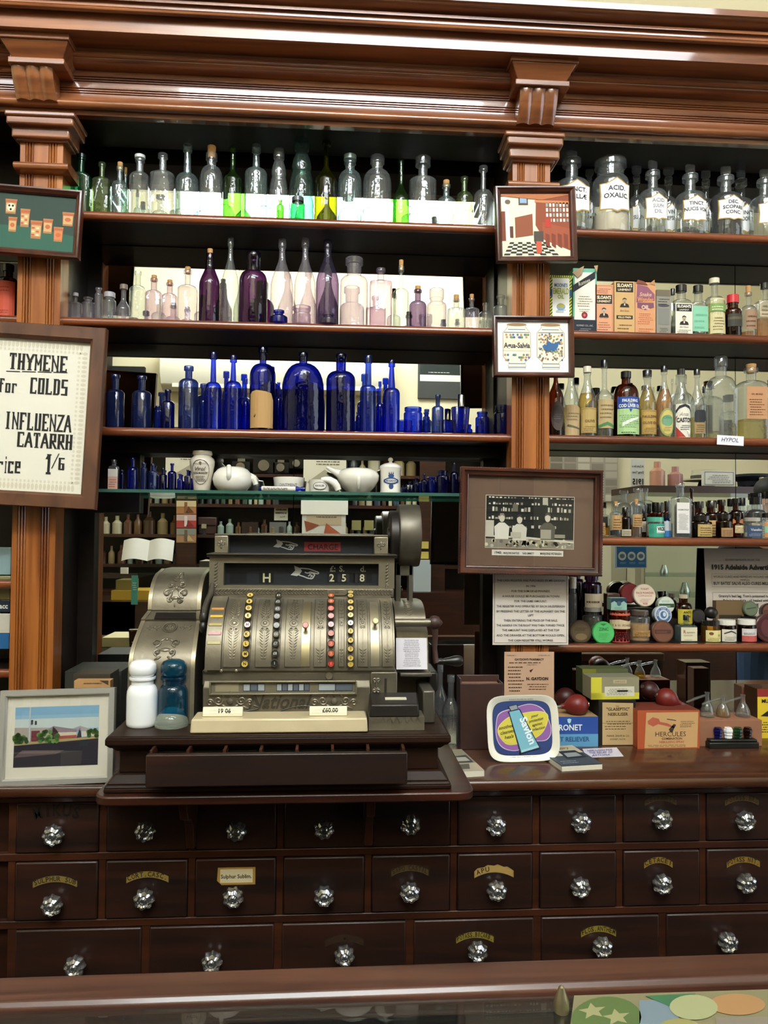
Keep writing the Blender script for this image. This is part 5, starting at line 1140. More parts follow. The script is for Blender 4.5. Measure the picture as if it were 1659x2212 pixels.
def l_perf(A): A.rect(0, 0, 1, 1, '#d8cfae', 0).text('R', .22, .55, .26, '#a02f3a', .2, 3).text('epertoire', .6, .58, .12, '#7a4a4a', .5, 3).lines(.15, .85, .36, .5, 2, '#9a7a60').lines(.2, .8, .06, .14, 1, '#7a8a6a')
vessel(r, 1461, 1502, 1328, 'medsq', 'aqua', '', full='square perfume bottle with cream label and small black cap', cap='#141414', caph=.22, lab=(.04, .60, .84, 'cream label'), labf=l_perf, shape=dict(sh=.62, nk=.70, nr=.22, lr=.26, d=.7))
vessel(r, 1516, 1554, 1340, 'jar', 'orangeoil', '', full='amber honey jar with black lid and cream label', cap='#1a1715', caph=.26, lab=(.02, .62, .95, 'cream label'), labf=lambda A: A.rect(0, 0, 1, 1, '#dccf8e', 0).oval(.3, .72, .12, .14, '#7a4a3c', 1).oval(.75, .55, .09, .12, '#b5a060', 1).lines(.12, .88, .08, .4, 3, '#8a7a48'), name='jar', cat='jar', shape=dict(sh=.8, nk=.85, nr=.84, lr=.88))
vessel(r, 1551, 1588, 1338, 'jar', 'amber', '', full='jar with white lid and cream label beside the honey jar', cap='#e6e0d2', caph=.26, lab=(.02, .64, .95, 'cream label'), labf=lambda A: A.rect(0, 0, 1, 1, '#d9d0bc', 0).poly([(.12, .6), (.5, .8), (.88, .6), (.88, .7), (.5, .92), (.12, .7)], '#3c3a40', 1).lines(.15, .85, .1, .45, 4, '#77706a'), name='jar', cat='jar', shape=dict(sh=.8, nk=.85, nr=.84, lr=.88), liquid=('darkoil', .8))
vessel(r, 1594, 1631, 1337, 'jar', 'amber', '', full='jar with white lid and red and white label', cap='#e6e0d2', caph=.26, lab=(.02, .66, .95, 'red and white label'), labf=lambda A: A.rect(0, 0, 1, 1, '#d8d0cc', 0).rect(0, 0, 1, .46, '#c05a52', 1).lines(.1, .9, .55, .75, 2, '#5a5056'), name='jar', cat='jar', shape=dict(sh=.8, nk=.85, nr=.84, lr=.88), liquid=('darkoil', .8))
discT(1662, 1357, 32, .07, '#4a2020', 'dark red round tin at the right edge of the shelf', lambda A: A.oval(.5, .5, .4, .4, '#3a1618', 0).oval(.4, .5, .2, .3, '#57282a', 1))
# back line
vessel(r, 1257, 1299, 1243, 'phial', 'purple', '', full='tall black bottle with cream label under the photograph frame', Y=.12, liquid=('darkoil', .8), lab=(.44, .72, 1.0, 'cream label'), labf=plain('#c2b096', '#5a4a3a', 2), shape=dict(sh=.84, nk=.9, nr=.6, lr=.7))
vessel(r, 1259, 1300, 1311, 'jar', 'clear', '', full='clear jar with metal screw lid behind the dark tin', Y=.10, cap='#8f8a80', caph=.14, liquid=('paleoil', .7), lab=(.1, .45, .9), labf=plain('#8a7440'), name='jar', cat='jar')
vessel(r, 1229, 1246, 1246, 'jar', 'white', '', full='milky jar peeping out beside the printed notice', Y=.11, cap='#cfcac0', caph=.2, name='jar', cat='jar')
MB().box(P(1306, 1300, .12).x, P(1333, 1300, .12).x, .10, .13, S5, P(1320, 1281, .12).z, col=lin('#4d2a18')).build('wooden_block', 'frame_wood', label='upright brown wooden block behind the red canister', cat='block', bevel=.002)
MB().box(P(1345, 1345, .13).x, P(1412, 1345, .13).x, .135, .17, S5, P(1380, 1312, .15).z).build('wooden_riser', 'black_wood', label='dark riser behind the powder jar carrying the big cream tin', cat='block')
discT(1362, 1281, 22, .135, '#5d1a1e', 'dark red round tin behind the big cream one', d_red)
discT(1393, 1286, 25, .118, '#d0bfa8', 'big cream powder tin with red lettering standing on edge', d_cream)
MB().box(P(1415, 1345, .12).x, P(1460, 1345, .12).x, .112, .14, S5, P(1440, 1336, .12).z).build('wooden_riser', 'black_wood', label='dark riser under the blue and green lettered tins', cat='block')
discT(1440, 1307, 19, .128, '#b9bca8', 'white tin with dark green band standing on edge', d_green)
discT(1433, 1328, 20, .105, '#bfc4c8', 'blue and white lettered tin standing on edge', d_blue)
vessel(r, 1459, 1493, 1284, 'phial', 'amber', '', full='brown bottle with yellow label and cream cap', Y=.125, cap='#b5a68a', caph=.09, lab=(.36, .70, 1.05, 'yellow label'), labf=lambda A: A.rect(0, 0, 1, 1, '#c2b03c', 0).text('ANTI', .5, .72, .15, '#2a2818', .6, 3, bold=.03).text('PAIN', .5, .44, .15, '#2a2818', .6, 3, bold=.03).text('OIL', .5, .16, .15, '#2a2818', .4, 3, bold=.03), shape=dict(sh=.72, nk=.84, nr=.5, lr=.52))
vessel(r, 1441, 1461, 1281, 'phial', 'amber', '', full='plain brown bottle behind the yellow-labelled one', Y=.155, cap='#4a4038', caph=.1)
discT(1508, 1331, 16, .13, '#1d1a18', 'black tin half hidden left of the honey jar', lambda A: A.oval(.5, .5, .4, .4, '#2a2622', 0))
c = P(1538, 1324, .07)
MB().ball((c.x, .075, c.z), .0172, .015, .0155, n=20, m=12).build('decorated_egg', 'stoneeg' if 'stoneeg' in M else 'iron', label='rounded grey ornament resting on the black-lidded honey jar', cat='ornament')
carton2(1547, 1606, 1298, S5, .135, .02, '#5d4a30', 'flat brown carton standing before the large white card', lambda A: A.rect(0, 0, 1, 1, '#6d5638', 0).rect(.1, .36, .94, .62, '#33281a', 1).lines(.14, .9, .4, .58, 2, '#8a744c', 2))
discT(1622, 1315, 17, .125, '#5a6148', 'dull green tin standing on edge before the large white card', d_key, zbase=1)
MB().box(P(1606, 1345, .12).x, P(1640, 1345, .12).x, .12, .145, S5, P(1622, 1332, .125).z).build('wooden_riser', 'black_wood', label='dark riser under the dull green tin', cat='block')
discT(1664, 1322, 20, .14, '#3a2420', 'brown tin on edge at the far right behind the jars', d_brown)
# ================================================================ framed things on the pilasters
def quadframe(name, label, tl, tr, br, bl, Y, fw, mat, cat='picture', depth=.018, lean=0.0, prof='round', rope=False, z=None):
    """picture frame from its four corners on the plane y = Y; returns thing and surface of the opening"""
    q = [P(x, y, Y) for x, y in (tl, tr, br, bl)]
    ux = ((q[1]-q[0])+(q[2]-q[3])).normalized(); uz = ((q[0]-q[3])+(q[1]-q[2])); uz = (uz-ux*uz.dot(ux)).normalized()
    w = ((q[1]-q[0]).length+(q[2]-q[3]).length)/2; h = ((q[0]-q[3]).length+(q[1]-q[2]).length)/2
    c = (q[0]+q[1]+q[2]+q[3])/4; o = c-ux*w/2-uz*h/2
    if lean: # tip back about the bottom edge
        uz = (uz+Vector((0, lean, 0))).normalized()
    n = ux.cross(uz); n = -n if n.y > 0 else n
    t = thing(name, label, cat, c)
    mb = MB()
    pf = dict(round=[(0, 0), (0, .7), (.12, .95), (.35, 1), (.6, .8), (.8, .72), (1, .45), (1, 0)], flat=[(0, 0), (0, .9), (.05, 1), (.8, 1), (1, .7), (1, 0)], step=[(0, 0), (0, .8), (.15, 1), (.4, .95), (.45, .7), (.75, .6), (.8, .75), (.92, .7), (1, .4), (1, 0)])[prof]
    rings = []
    for a, d in pf:
        i = a*fw; rings.append([o+ux*i+uz*i+n*(d*depth), o+ux*(w-i)+uz*i+n*(d*depth), o+ux*(w-i)+uz*(h-i)+n*(d*depth), o+ux*i+uz*(h-i)+n*(d*depth)])
    mb.loft(rings, cap=False); mb.loft([[o, o+ux*w, o+ux*w+uz*h, o+uz*h], rings[0]], cap=False)
    f = mb.build('frame', mat, t, angle=30)
    if rope:
        mb = MB()
        for side in range(4):
            A0, A1 = [(o, o+ux*w), (o+ux*w, o+ux*w+uz*h), (o+ux*w+uz*h, o+uz*h), (o+uz*h, o)][side]
            d = (A1-A0); L = d.length; d.normalize(); nn = int(L/.0062); inn = (c-(A0+A1)/2).normalized()
            for i in range(nn): mb.ball(A0+d*(L*(i+.5)/nn)+inn*.003+n*depth*.85, .0036, .0022, .003, 6, 4, ax=((d+inn*.6).normalized(), n, (inn-d*.6).normalized()))
        mb.build('rope_moulding', mat, t)
    iw, ih = w-2*fw, h-2*fw; io = o+ux*fw+uz*fw+n*depth*.25
    bk = MB(); bk.prism([o+ux*fw*.5+uz*fw*.5, o+ux*(w-fw*.5)+uz*fw*.5, o+ux*(w-fw*.5)+uz*(h-fw*.5), o+ux*fw*.5+uz*(h-fw*.5)], n*depth*.2, col=lin('#4a3a2a'))
    bk.build('backing', 'paint', t)
    return t, Art(iw, ih, plane(io, ux, uz, n)), (io, ux, uz, n, iw, ih)
def glaze(t, g, off=.003):
    io, ux, uz, n, w, h = g; MB().quad(io+n*off, io+n*off+ux*w, io+n*off+ux*w+uz*h, io+n*off+uz*h).build('glass_pane', 'framing_glass', t)
glass('framing_glass', (.97, .97, .97), (.9, .9, .9), .0, 1.2, .0, 0)
# small jars on green
t, A, g = quadframe('framed_picture', 'framed picture of small painted jars on dark green, on the left pilaster', (-75, 397), (180, 415), (178, 566), (-72, 543), -.035, .0165, 'frame_wood')
A.rect(0, 0, 1, 1, '#2f4038', 0).poly([(0, 0), (1, 0), (1, .30), (.5, .42), (0, .40)], '#2f5a4a', 1)
for x, y, w_, h_, k in ((22, 453, 24, 34, 1), (54, 477, 20, 42, 2), (28, 494, 18, 34, 0), (80, 502, 24, 42, 3), (105, 492, 20, 34, 0), (129, 509, 20, 34, 4), (148, 472, 24, 32, 5)):
    fx = (x+60)/(164+60); fy = 1-(y-418)/(545-418)+.03; a, b = w_/224/2, h_/127/2
    A.poly([(fx-a*.9, fy-b), (fx+a*.9, fy-b), (fx+a, fy+b*.6), (fx+a*1.1, fy+b), (fx-a*1.1, fy+b), (fx-a, fy+b*.6)], '#a8754a', 2).rect(fx-a*.85, fy-b*.75, fx+a*.85, fy+b*.45, '#c9a06e' if k != 4 else '#cf7a4a', 3).rect(fx-a*1.05, fy+b*.62, fx+a*1.05, fy+b*.8, '#b8583a', 3)
    if k == 1:
        A.oval(fx, fy-b*.1, a*.75, b*.55, '#e2d8b8', 4)
        for dx, dy in ((-.3, .1), (.35, .1), (0, -.4)): A.oval(fx+a*dx, fy+b*dy, a*.2, b*.16, '#1c1a18', 5, 10)
    elif k in (2, 3):
        for i in range(3):
            for j in range(2): A.rect(fx-a*.8+a*.8*j, fy-b*.7+b*.38*i, fx-a*.8+a*.8*j+a*.55, fy-b*.7+b*.38*i+b*.2, '#e0c9a0' if (i+j) % 2 else '#b5583c', 4)
    elif k == 3: A.poly([(fx, fy), (fx-a*.6, fy-b*.6), (fx+a*.6, fy-b*.6)], '#2a2622', 4)
    else: A.oval(fx, fy-b*.1, a*.55, b*.3, '#b8643e', 4)
A.build('print', t)
# view of the shop
t, A, g = quadframe('framed_picture', 'framed colour picture of a shop with a checkered floor, on the right pilaster', (1067, 406), (1243, 408), (1241, 568), (1070, 571), -.035, .0155, 'frame_wood')
A.rect(0, 0, 1, 1, '#e9dcc0', 0).poly([(0, 0), (1, 0), (.75, .18), (.1, .3), (0, .28)], '#d8d0b8', 1)
for i in range(9):
    for j in range(7):
        if (i+j) % 2 == 0:
            y0, y1 = .03*j+.0, .03*j+.03; s0, s1 = 1-y0*1.6, 1-y1*1.6; x0 = .02+.09*i
            A.poly([(x0*s0+.05*j*.3, y0+.02), ((x0+.09)*s0+.05*j*.3, y0+.02), ((x0+.09)*s1+.05*(j+1)*.3, y1+.02), (x0*s1+.05*(j+1)*.3, y1+.02)], '#23231f', 2)
A.poly([(.52, .98), (1, 1), (1, .1), (.62, .28), (.50, .5)], '#8a4326', 3).poly([(.60, .28), (1, .10), (1, .44), (.6, .55)], '#9a4c30', 4).poly([(.5, .9), (1, .88), (1, .83), (.5, .86)], '#c07a4a', 5)
for k in range(4):
    for i in range(7): A.rect(.66+.05*i, .55+.08*k, .69+.05*i, .6+.085*k, '#d6d2c6' if (i+k) % 3 else '#8a9a94', 5)
A.rect(0, .25, .06, .72, '#7a3a24', 3).poly([(.2, .3), (.46, .34), (.46, .68), (.2, .62)], '#8a4a2c', 3).rect(.26, .82, .40, .96, '#5a4a3a', 3).rect(.28, .85, .38, .93, '#8fa6c0', 4).rect(.12, .3, .17, .48, '#5a3220', 4)
A.poly([(.0, .96), (.6, .9), (1, .98), (1, 1), (0, 1)], '#b06a40', 6).poly([(.06, .25), (.14, .28), (.1, .95), (.02, .95)], '#f2ead6', 2)
A.oval(.10, .87, .04, .035, '#6a5a48', 5).rect(.5, .05, .58, .24, '#c0543a', 6).rect(.47, .24, .61, .40, '#4a4038', 6).rect(.64, .46, .73, .6, '#b03428', 6)
for i in range(4): A.poly([(.64+.09*i, .16+.03*(3-i)*.3), (.70+.09*i, .13), (.70+.09*i, .34), (.64+.09*i, .37)], '#7a3822', 6)
A.build('print', t)
# two painted jars
t, A, g = quadframe('framed_picture', 'framed picture of two blue and ochre drug jars on white, on the right pilaster', (1064, 685), (1238, 686), (1236, 817), (1062, 815), -.035, .0125, 'frame_wood')
A.rect(0, 0, 1, 1, '#eeece6', 0)
for cx, k in ((.27, 0), (.75, 1)):
    s = [(cx-.12, .06), (cx+.12, .06), (cx+.13, .14), (cx+.11, .18), (cx+.2, .3), (cx+.2, .78), (cx+.15, .86), (cx+.13, .9), (cx+.14, .95), (cx-.14, .95), (cx-.13, .9), (cx-.15, .86), (cx-.2, .78), (cx-.2, .3), (cx-.11, .18), (cx-.13, .14)]
    A.poly(s, '#b9a88e', 1).poly([(cx+(x-cx)*.95, .5+(y-.5)*.985) for x, y in s], '#e2dccb', 2)
    A.oval(cx, .94, .14, .03, '#a07a58', 3); 
    for y in (.09, .16, .78, .84): A.rect(cx-.18 if .2 < y < .8 else cx-.12, y, cx+.18 if .2 < y < .8 else cx+.12, y+.012, '#4a6488', 3)
    if k == 0:
        A.rect(cx-.19, .42, cx+.19, .64, '#e4d6bc', 4).text('Agua-Salvia', cx, .48, .1, '#2e2a30', .37, 5, bold=.03)
        rr_ = random.Random(3)
        for i in range(40):
            y = rr_.choice((.24, .29, .34, .69, .74)); A.oval(cx-.17+.34*rr_.random(), y, .016, .022, rr_.choice(['#c08a4a', '#4a6a94', '#6a8a5a', '#4a6a94']), 4+.04*i, 8)
    else:
        rr_ = random.Random(5)
        for i in range(110): A.oval(cx-.17+.34*rr_.random(), .24+.52*rr_.random(), .013, .018, rr_.choice(['#c08a4a', '#4a6a94', '#7a8a5a', '#c9a06a', '#8a5a3a']), 4+.04*i, 8)
        A.poly([(cx-.09, .44), (cx+.02, .40), (cx+.1, .5), (cx+.12, .62), (cx+.03, .56), (cx-.03, .62), (cx-.12, .52)], '#35608f', 8)
A.build('print', t)
# embroidered sign
t, A, g = quadframe('framed_sign', 'large brown-framed lace-edged sign with black cold remedy lettering and price', (-128, 690), (235, 713), (210, 1103), (-150, 1082), -.05, .034, 'sign_wood', cat='sign', depth=.022, prof='flat')
W_, H_ = A.w, A.h
A.rect(0, 0, 1, 1, '#e2dccb', 0)
for i in range(2, 32):
    for e in (0, 1):
        A.oval((i+.5)/34, .035 if e == 0 else .965, .012, .022, '#cfc5ae', 1, 8); A.oval((i+.5)/34, .07 if e == 0 else .93, .009, .010, '#d2c9b2', 1, 8)
        A.oval(.045 if e == 0 else .955, (i+.5)/34, .02, .011, '#cfc5ae', 1, 8); A.oval(.085 if e == 0 else .915, (i+.5)/34, .010, .009, '#d2c9b2', 1, 8)
io, ux, uz, n_, iw, ih = g
def loc(px, py):
    p = P(px, py, -.055)-io; return p.dot(ux), p.dot(uz)
for word, x0, x1, yb, yt in (('THYMENE', 20, 145, 797, 766), ('for', -2, 36, 847, 818), ('COLDS', 65, 146, 850, 818), ('INFLUENZA', 10, 153, 926, 893), ('CATARRH', 37, 156, 965, 936), ('Price', -32, 44, 1024, 988), ('1', 97, 112, 1024, 981), ('6', 126, 139, 1015, 989)):
    a = loc(x0, yb); b = loc(x1, yb); c_ = loc((x0+x1)/2, yt)
    if word == 'Price':
        for ch, xa, xb in (('P', -32, -14), ('r', -8, 6), ('i', 9, 15), ('c', 17, 29), ('e', 32, 44)):
            u0 = loc(xa, 1022); u1 = loc(xb, 1022); A.slab(ch, u0[0], u0[1], u1[0]-u0[0], c_[1]-a[1], '#211e1c')
    else: A.slab(word, a[0], a[1], b[0]-a[0], c_[1]-a[1], '#211e1c', gap=.22)
a = loc(112, 1012); b = loc(128, 980); A.raw([(a[0]-.0012, a[1]), (a[0]+.0012, a[1]), (b[0]+.0012, b[1]), (b[0]-.0012, b[1])], lin('#211e1c'), 3)
for i in range(4):
    a = loc(14+34*i, 802+i*.8); b = loc(44+34*i, 803+i*.8); A.raw([(a[0], a[1]-.001), (b[0], b[1]-.001), (b[0], b[1]+.001), (a[0], a[1]+.001)], lin('#211e1c'), 3)
A.build('embroidered_panel', t)
# big group photograph
t, A, g = quadframe('framed_photograph', 'large framed black and white group photograph in a brown mount', (990, 1008), (1300, 1018), (1294, 1244), (992, 1239), -.06, .0205, 'frame_wood', depth=.022, prof='step', rope=True)
A.rect(0, 0, 1, 1, '#6a5140', 0)
x0, x1, y0, y1 = .143, .845, .205, .785
A.rect(x0-.004, y0-.008, x1+.004, y1+.006, '#d8ceb8', 1).rect(x0, y0, x1, y1, '#1b1a16', 2)
def pp(u, v): return (x0+(x1-x0)*u, y0+(y1-y0)*v)
def pr_(u0, v0, u1, v1, c, lay=3): A.rect(*pp(u0, v0), *pp(u1, v1), c, lay)
rg = random.Random(11)
for row_, v, h_ in ((0, .955, .03), (1, .83, .05), (2, .70, .1), (3, .55, .06), (4, .38, .06)):
    u = .03
    while u < .97:
        w_ = rg.uniform(.012, .03)
        if not (.60 < u < .68) and rg.random() < .75: pr_(u, v, u+w_, v+h_*rg.uniform(.5, 1), rg.choice(['#c8c0ac', '#a59d88', '#8a826e', '#d8d2c0']), 3)
        u += w_+rg.uniform(.004, .025)
for v in (.92, .80, .665, .52, .35): pr_(0, v, 1, v+.02, '#0e0d0b', 4)
pr_(0, .0, 1, .17, '#8a8272', 4)
for i in range(60): 
    u, v = rg.random(), rg.uniform(.02, .15); A.oval(*pp(u, v), .014, .02, rg.choice(['#d2c9a8', '#b9b09a', '#6a6452', '#a8a078']), 5, 8)
A.poly([pp(0, .2), pp(.5, .17), pp(1, .1), pp(1, .14), pp(.5, .21), pp(0, .235)], '#cfc6b0', 6)
def person_flat(u, v, s, shirt, hair):
    A.poly([pp(u-.075*s, v-.36*s), pp(u+.075*s, v-.36*s), pp(u+.085*s, v-.12*s), pp(u+.03*s, v-.04*s), pp(u-.03*s, v-.04*s), pp(u-.085*s, v-.12*s)], shirt, 7).oval(*pp(u, v+.05*s), .022*s, .048*s, '#cfc4b0', 8, 14).poly([pp(u-.035*s, v+.07*s), pp(u-.02*s, v+.14*s), pp(u+.02*s, v+.14*s), pp(u+.036*s, v+.07*s), pp(u, v+.105*s)], hair, 9)
person_flat(.18, .52, 1, '#dcd6c6', '#8a8272'); person_flat(.38, .50, 1.0, '#d2cbb8', '#3a352c'); person_flat(.70, .54, 1.05, '#5a5548', '#4a443a')
pr_(0, .2, .09, .52, '#c2bba8', 8); pr_(.28, .19, .40, .30, '#b9b29e', 10); pr_(.62, .18, .74, .36, '#a39c88', 10); pr_(.78, .2, .9, .27, '#8f8874', 10); pr_(.64, .84, .7, .98, '#b5ae9a', 5); pr_(.30, .7, .36, .84, '#6a6454', 5)
A.rect(.195, .115, .765, .178, '#dcd5c6', 2).text('1940:', .245, .132, .028, '#3a342c', .06, 4, bold=.02).text('MARJORIE BARTLES', .35, .132, .022, '#3a342c', .125, 4, bold=.02).text('NAD EMMETT', .485, .132, .022, '#3a342c', .09, 4, bold=.02).text('MARJORIE PETERSEN', .665, .132, .025, '#3a342c', .17, 4, bold=.02)
A.build('mounted_photograph', t); glaze(t, g)
# printed notice about the register, on the right pilaster
def sheet(name, label, px0, py0, px1, py1, Y, cat, bg, thick=.0012, name2='paper'):
    a = P(px0, py1, Y); b = P(px1, py0, Y); w, h = b.x-a.x, b.z-a.z
    t = MB().box(a.x, b.x, Y, Y+thick, a.z, b.z, col=lin(bg)).build(name, 'paint', label=label, cat=cat)
    return t, Art(w, h, front(a.x, Y, a.z), base=.0003)
t, A = sheet('notice', 'white printed notice of centred lines below the large group photograph', 1064, 1236, 1228, 1393, -.012, 'notice', '#d8ccc0')
A.ring(.02, .025, .98, 1.05, .006, '#6a5f58', 1)
for i, s in enumerate(['THIS CASH REGISTER WAS PURCHASED BY MR GAYDON', 'IN 1906', 'FOR THE SUM OF 60 POUNDS.', 'A HOUSE COULD BE PURCHASED IN TOWN', 'FOR THE SAME AMOUNT.', 'THE REGISTER WAS OPERATED BY EACH SALESPERSON', 'BY PRESSING THE LETTER OF THE ALPHABET ON THE', 'LEFT', 'THEN ENTERING THE PRICE OF THE SALE.', 'THE HANDLE ON THE RIGHT WAS THEN TURNED TWICE.', 'THE AMOUNT WAS DISPLAYED AT THE TOP', 'AND THE DRAWER AT THE BOTTOM WOULD OPEN.', 'THE CASH REGISTER STILL WORKS.']):
    ys = [1254, 1266, 1277, 1288, 1298.5, 1309.5, 1320.5, 1329, 1340, 1350.5, 1361, 1372, 1383][i]
    A.text(s, .5, 1-(ys+2.5-1236)/157, .028, '#33302e', .9, 3, bold=.012)
lb = A.build('lettering', t)
t2 = MB().box(P(1066, 1300, -.0105).x, P(1226, 1300, -.0105).x, -.0105, -.010, P(1100, 1390, -.01).z, P(1100, 1240, -.01).z, col=lin('#c9c2a4')).build('backing_sheet', 'paint', t)
# old bill on the pilaster foot
t, A = sheet('invoice', 'old cream pharmacy bill standing against the right pilaster behind the tray', 1089, 1408, 1197, 1530, -.006, 'bill', '#bf9c80')
A.text('TELEPHONE 21', .14, .93, .018, '#4a3428', .2).text('ESTABLISHED 1905', .8, .93, .018, '#4a3428', .3).text("GAYDON'S PHARMACY", .5, .85, .035, '#3a2a22', .62, 3, bold=.03).lines(.08, .9, .8, .84, 1, '#4a3428')
A.lines(.06, .4, .3, .78, 8, '#4a3428', 2, .3, 2).text('CARLTON N.', .55, .76, .022, '#4a3428', .22).poly([(.5, .67), (.58, .70), (.60, .73), (.55, .66), (.53, .63)], '#4a2018', 3).text('N. GAYDON', .66, .50, .05, '#33241c', .5, 3, bold=.04).lines(.45, .92, .33, .46, 3, '#4a3428', 2, .3, 5)
A.build('lettering', t)
# ================================================================ on the right worktop
t = thing('ledger', 'thick dark brown ledger standing upright behind the printed tray', 'book', (P(1040, 1540, -.09).x, -.05, ZW))
a = P(993, 1560, -.1); b = P(1087, 1560, -.1); zt = P(1040, 1475, -.1).z; zt2 = P(1000, 1464, -.09).z
mb = MB(); mb.box(a.x, a.x+.004, -.10, -.05, ZW, zt2); mb.box(b.x-.004, b.x, -.10, -.05, ZW, zt); mb.box(a.x, b.x, -.054, -.05, ZW, zt2); mb.box(a.x, b.x, -.104, -.10, ZW, zt); mb.build('cover', 'leather', t, bevel=.002)
MB().box(a.x+.006, b.x-.006, -.098, -.055, ZW+.004, zt-.006).build('pages', 'cardboard', t)
def milk(px0, px1, ytop, Y, lab): vessel('wt', px0, px1, ytop, 'beer', 'clear', '', full=lab, Y=Y, z=ZW, group='glass bottles behind the cash register', shape=dict(sh=.5, nk=.72, nr=.36, lr=.46, lh=.1))
milk(936, 966, 1436, .02, 'clear glass bottle nearest the register crank'); milk(956, 992, 1458, -.07, 'clear waisted glass bottle between register and ledger')
# printed tray standing up
t = thing('printed_tray', 'white-rimmed blue advertising tray showing a squeezed tube, propped upright', 'tray', (P(1127, 1650, -.2).x, -.2, ZW))
q0 = P(1127, 1575, -.185); w = .158; h = P(1127, 1497, -.16).z-ZW; ux = Vector((cos(.045), 0, -sin(.045)*-1)).normalized(); ux = Vector((.9985, .0, .02)); vv = Vector((-.02, .16, 1)).normalized(); nn = Vector((0, -1, .16)).normalized()
oc = Vector((q0.x, -.19, ZW+h/2+.001))
def rsq(s, n=40, p=5): return [((abs(cos(a))**(2/p))*(1 if cos(a) > 0 else -1)*s, (abs(sin(a))**(2/p))*(1 if sin(a) > 0 else -1)*s) for a in [2*pi*(i+.5)/n for i in range(n)]]
mb = MB(); rings = []
for s, d in ((.80, -.004), (.98, .004), (1.0, .006), (1.0, .009), (.97, .009), (.84, -.0005), (.80, -.001)): rings.append([oc+ux*(x*w/2)+vv*(y*h/2)+nn*d for x, y in rsq(s)])
mb.loft(rings, col=lin('#e9e4d2')); mb.build('tray_body', 'gloss_paint', t, angle=50)
# keep the tray's foot on the worktop
A = Art(w, h, plane(oc-ux*w/2-vv*h/2, ux, vv, nn), base=.0005)
def blob(pts, col, lay, n=6):   # smooth closed outline
    m = len(pts); out = []
    for i in range(m):
        p0, p1, p2, p3 = [pts[(i+k-1) % m] for k in range(4)]
        for j in range(n):
            u = j/n; out.append(tuple(.5*((2*p1[k])+(-p0[k]+p2[k])*u+(2*p0[k]-5*p1[k]+4*p2[k]-p3[k])*u*u+(-p0[k]+3*p1[k]-3*p2[k]+p3[k])*u**3) for k in (0, 1)))
    A.poly(out, col, lay)
A.poly([(.5+x*.41, .5+y*.41) for x, y in rsq(1.0)], '#253a66', 0)
A.mb.c[-1] = lin('#26365f')
A.poly([(.5+x*.40, .5+y*.40) for x, y in rsq(1.0)], '#2a3c6e', 1)
blob([(.14, .62), (.2, .74), (.38, .80), (.62, .86), (.8, .78), (.88, .6), (.9, .42), (.82, .30), (.62, .28), (.42, .16), (.22, .2), (.13, .36)], '#cdb6c9', 2); blob([(.15, .62), (.21, .73), (.38, .79), (.62, .85), (.79, .77), (.87, .6), (.89, .42), (.81, .31), (.62, .29), (.42, .17), (.23, .21), (.14, .36)], '#8a5c9a', 3)
blob([(.15, .48), (.3, .66), (.55, .73), (.78, .74), (.87, .66), (.80, .45), (.66, .33), (.45, .26), (.25, .27)], '#d8cf7a', 4); blob([(.16, .48), (.3, .65), (.55, .72), (.78, .73), (.86, .65), (.79, .45), (.66, .34), (.45, .27), (.25, .28)], '#cfc14a', 5)
A.poly([(.30, .74), (.46, .78), (.70, .22), (.44, .12), (.44, .10), (.72, .19)], '#1d2430', 6)
A.poly([(.31, .755), (.475, .79), (.735, .185), (.45, .11)], '#1c2533', 7).poly([(.325, .745), (.465, .775), (.715, .20), (.465, .13)], '#76b0c0', 8).poly([(.465, .13), (.715, .20), (.70, .235), (.465, .165)], '#9cc6ce', 9)
A.poly([(.31, .83), (.44, .86), (.455, .79), (.345, .76)], '#1c2533', 7).poly([(.325, .825), (.43, .85), (.445, .79), (.355, .765)], '#8a9094', 9)
A.text('Savlon', .525, .44, .115, '#e8eef0', .42, 10, bold=.03, rot=-1.22)
for i, s in enumerate(('soothes', 'cleanses', 'heals')): A.text(s, .27+.02*i, .50-.075*i, .05, '#3a3428', .2, 8, shear=.35, bold=.01, rot=.18)
for i, s in enumerate(('your', 'protection', 'against', 'infection')): A.text(s, .68+.015*i, .66-.065*i, .042, '#3a3428', .21, 8, shear=.35, bold=.01, rot=.2)
for s, rot_, px, py in (('SAVLON  ANTISEPTIC  CREAM', 0, .5, .93), ('AVOIDS  SKIN  INFECTION  CREAM', 0, .5, .05)): A.text(s, px, py, .02, '#4a4a4e', .66, 6, bold=.03)
A.text('SAVLON  ANTISEPTIC  LOZENGES', .05, .49, .02, '#4a4a4e', .66, 6, bold=.03, rot=pi/2).text('SAVLON  ANTISEPTIC  LIQUID', .95, .49, .02, '#4a4a4e', .66, 6, bold=.03, rot=-pi/2)
for cx, cy in ((.09, .9), (.91, .9), (.09, .1), (.91, .1)): A.oval(cx, cy, .027, .024, '#56565c', 6).oval(cx, cy, .018, .016, '#d8d4c4', 7).poly([(cx-.012, cy-.003), (cx, cy+.012), (cx+.012, cy-.003)], '#56565c', 8)
A.build('printed_face', t)
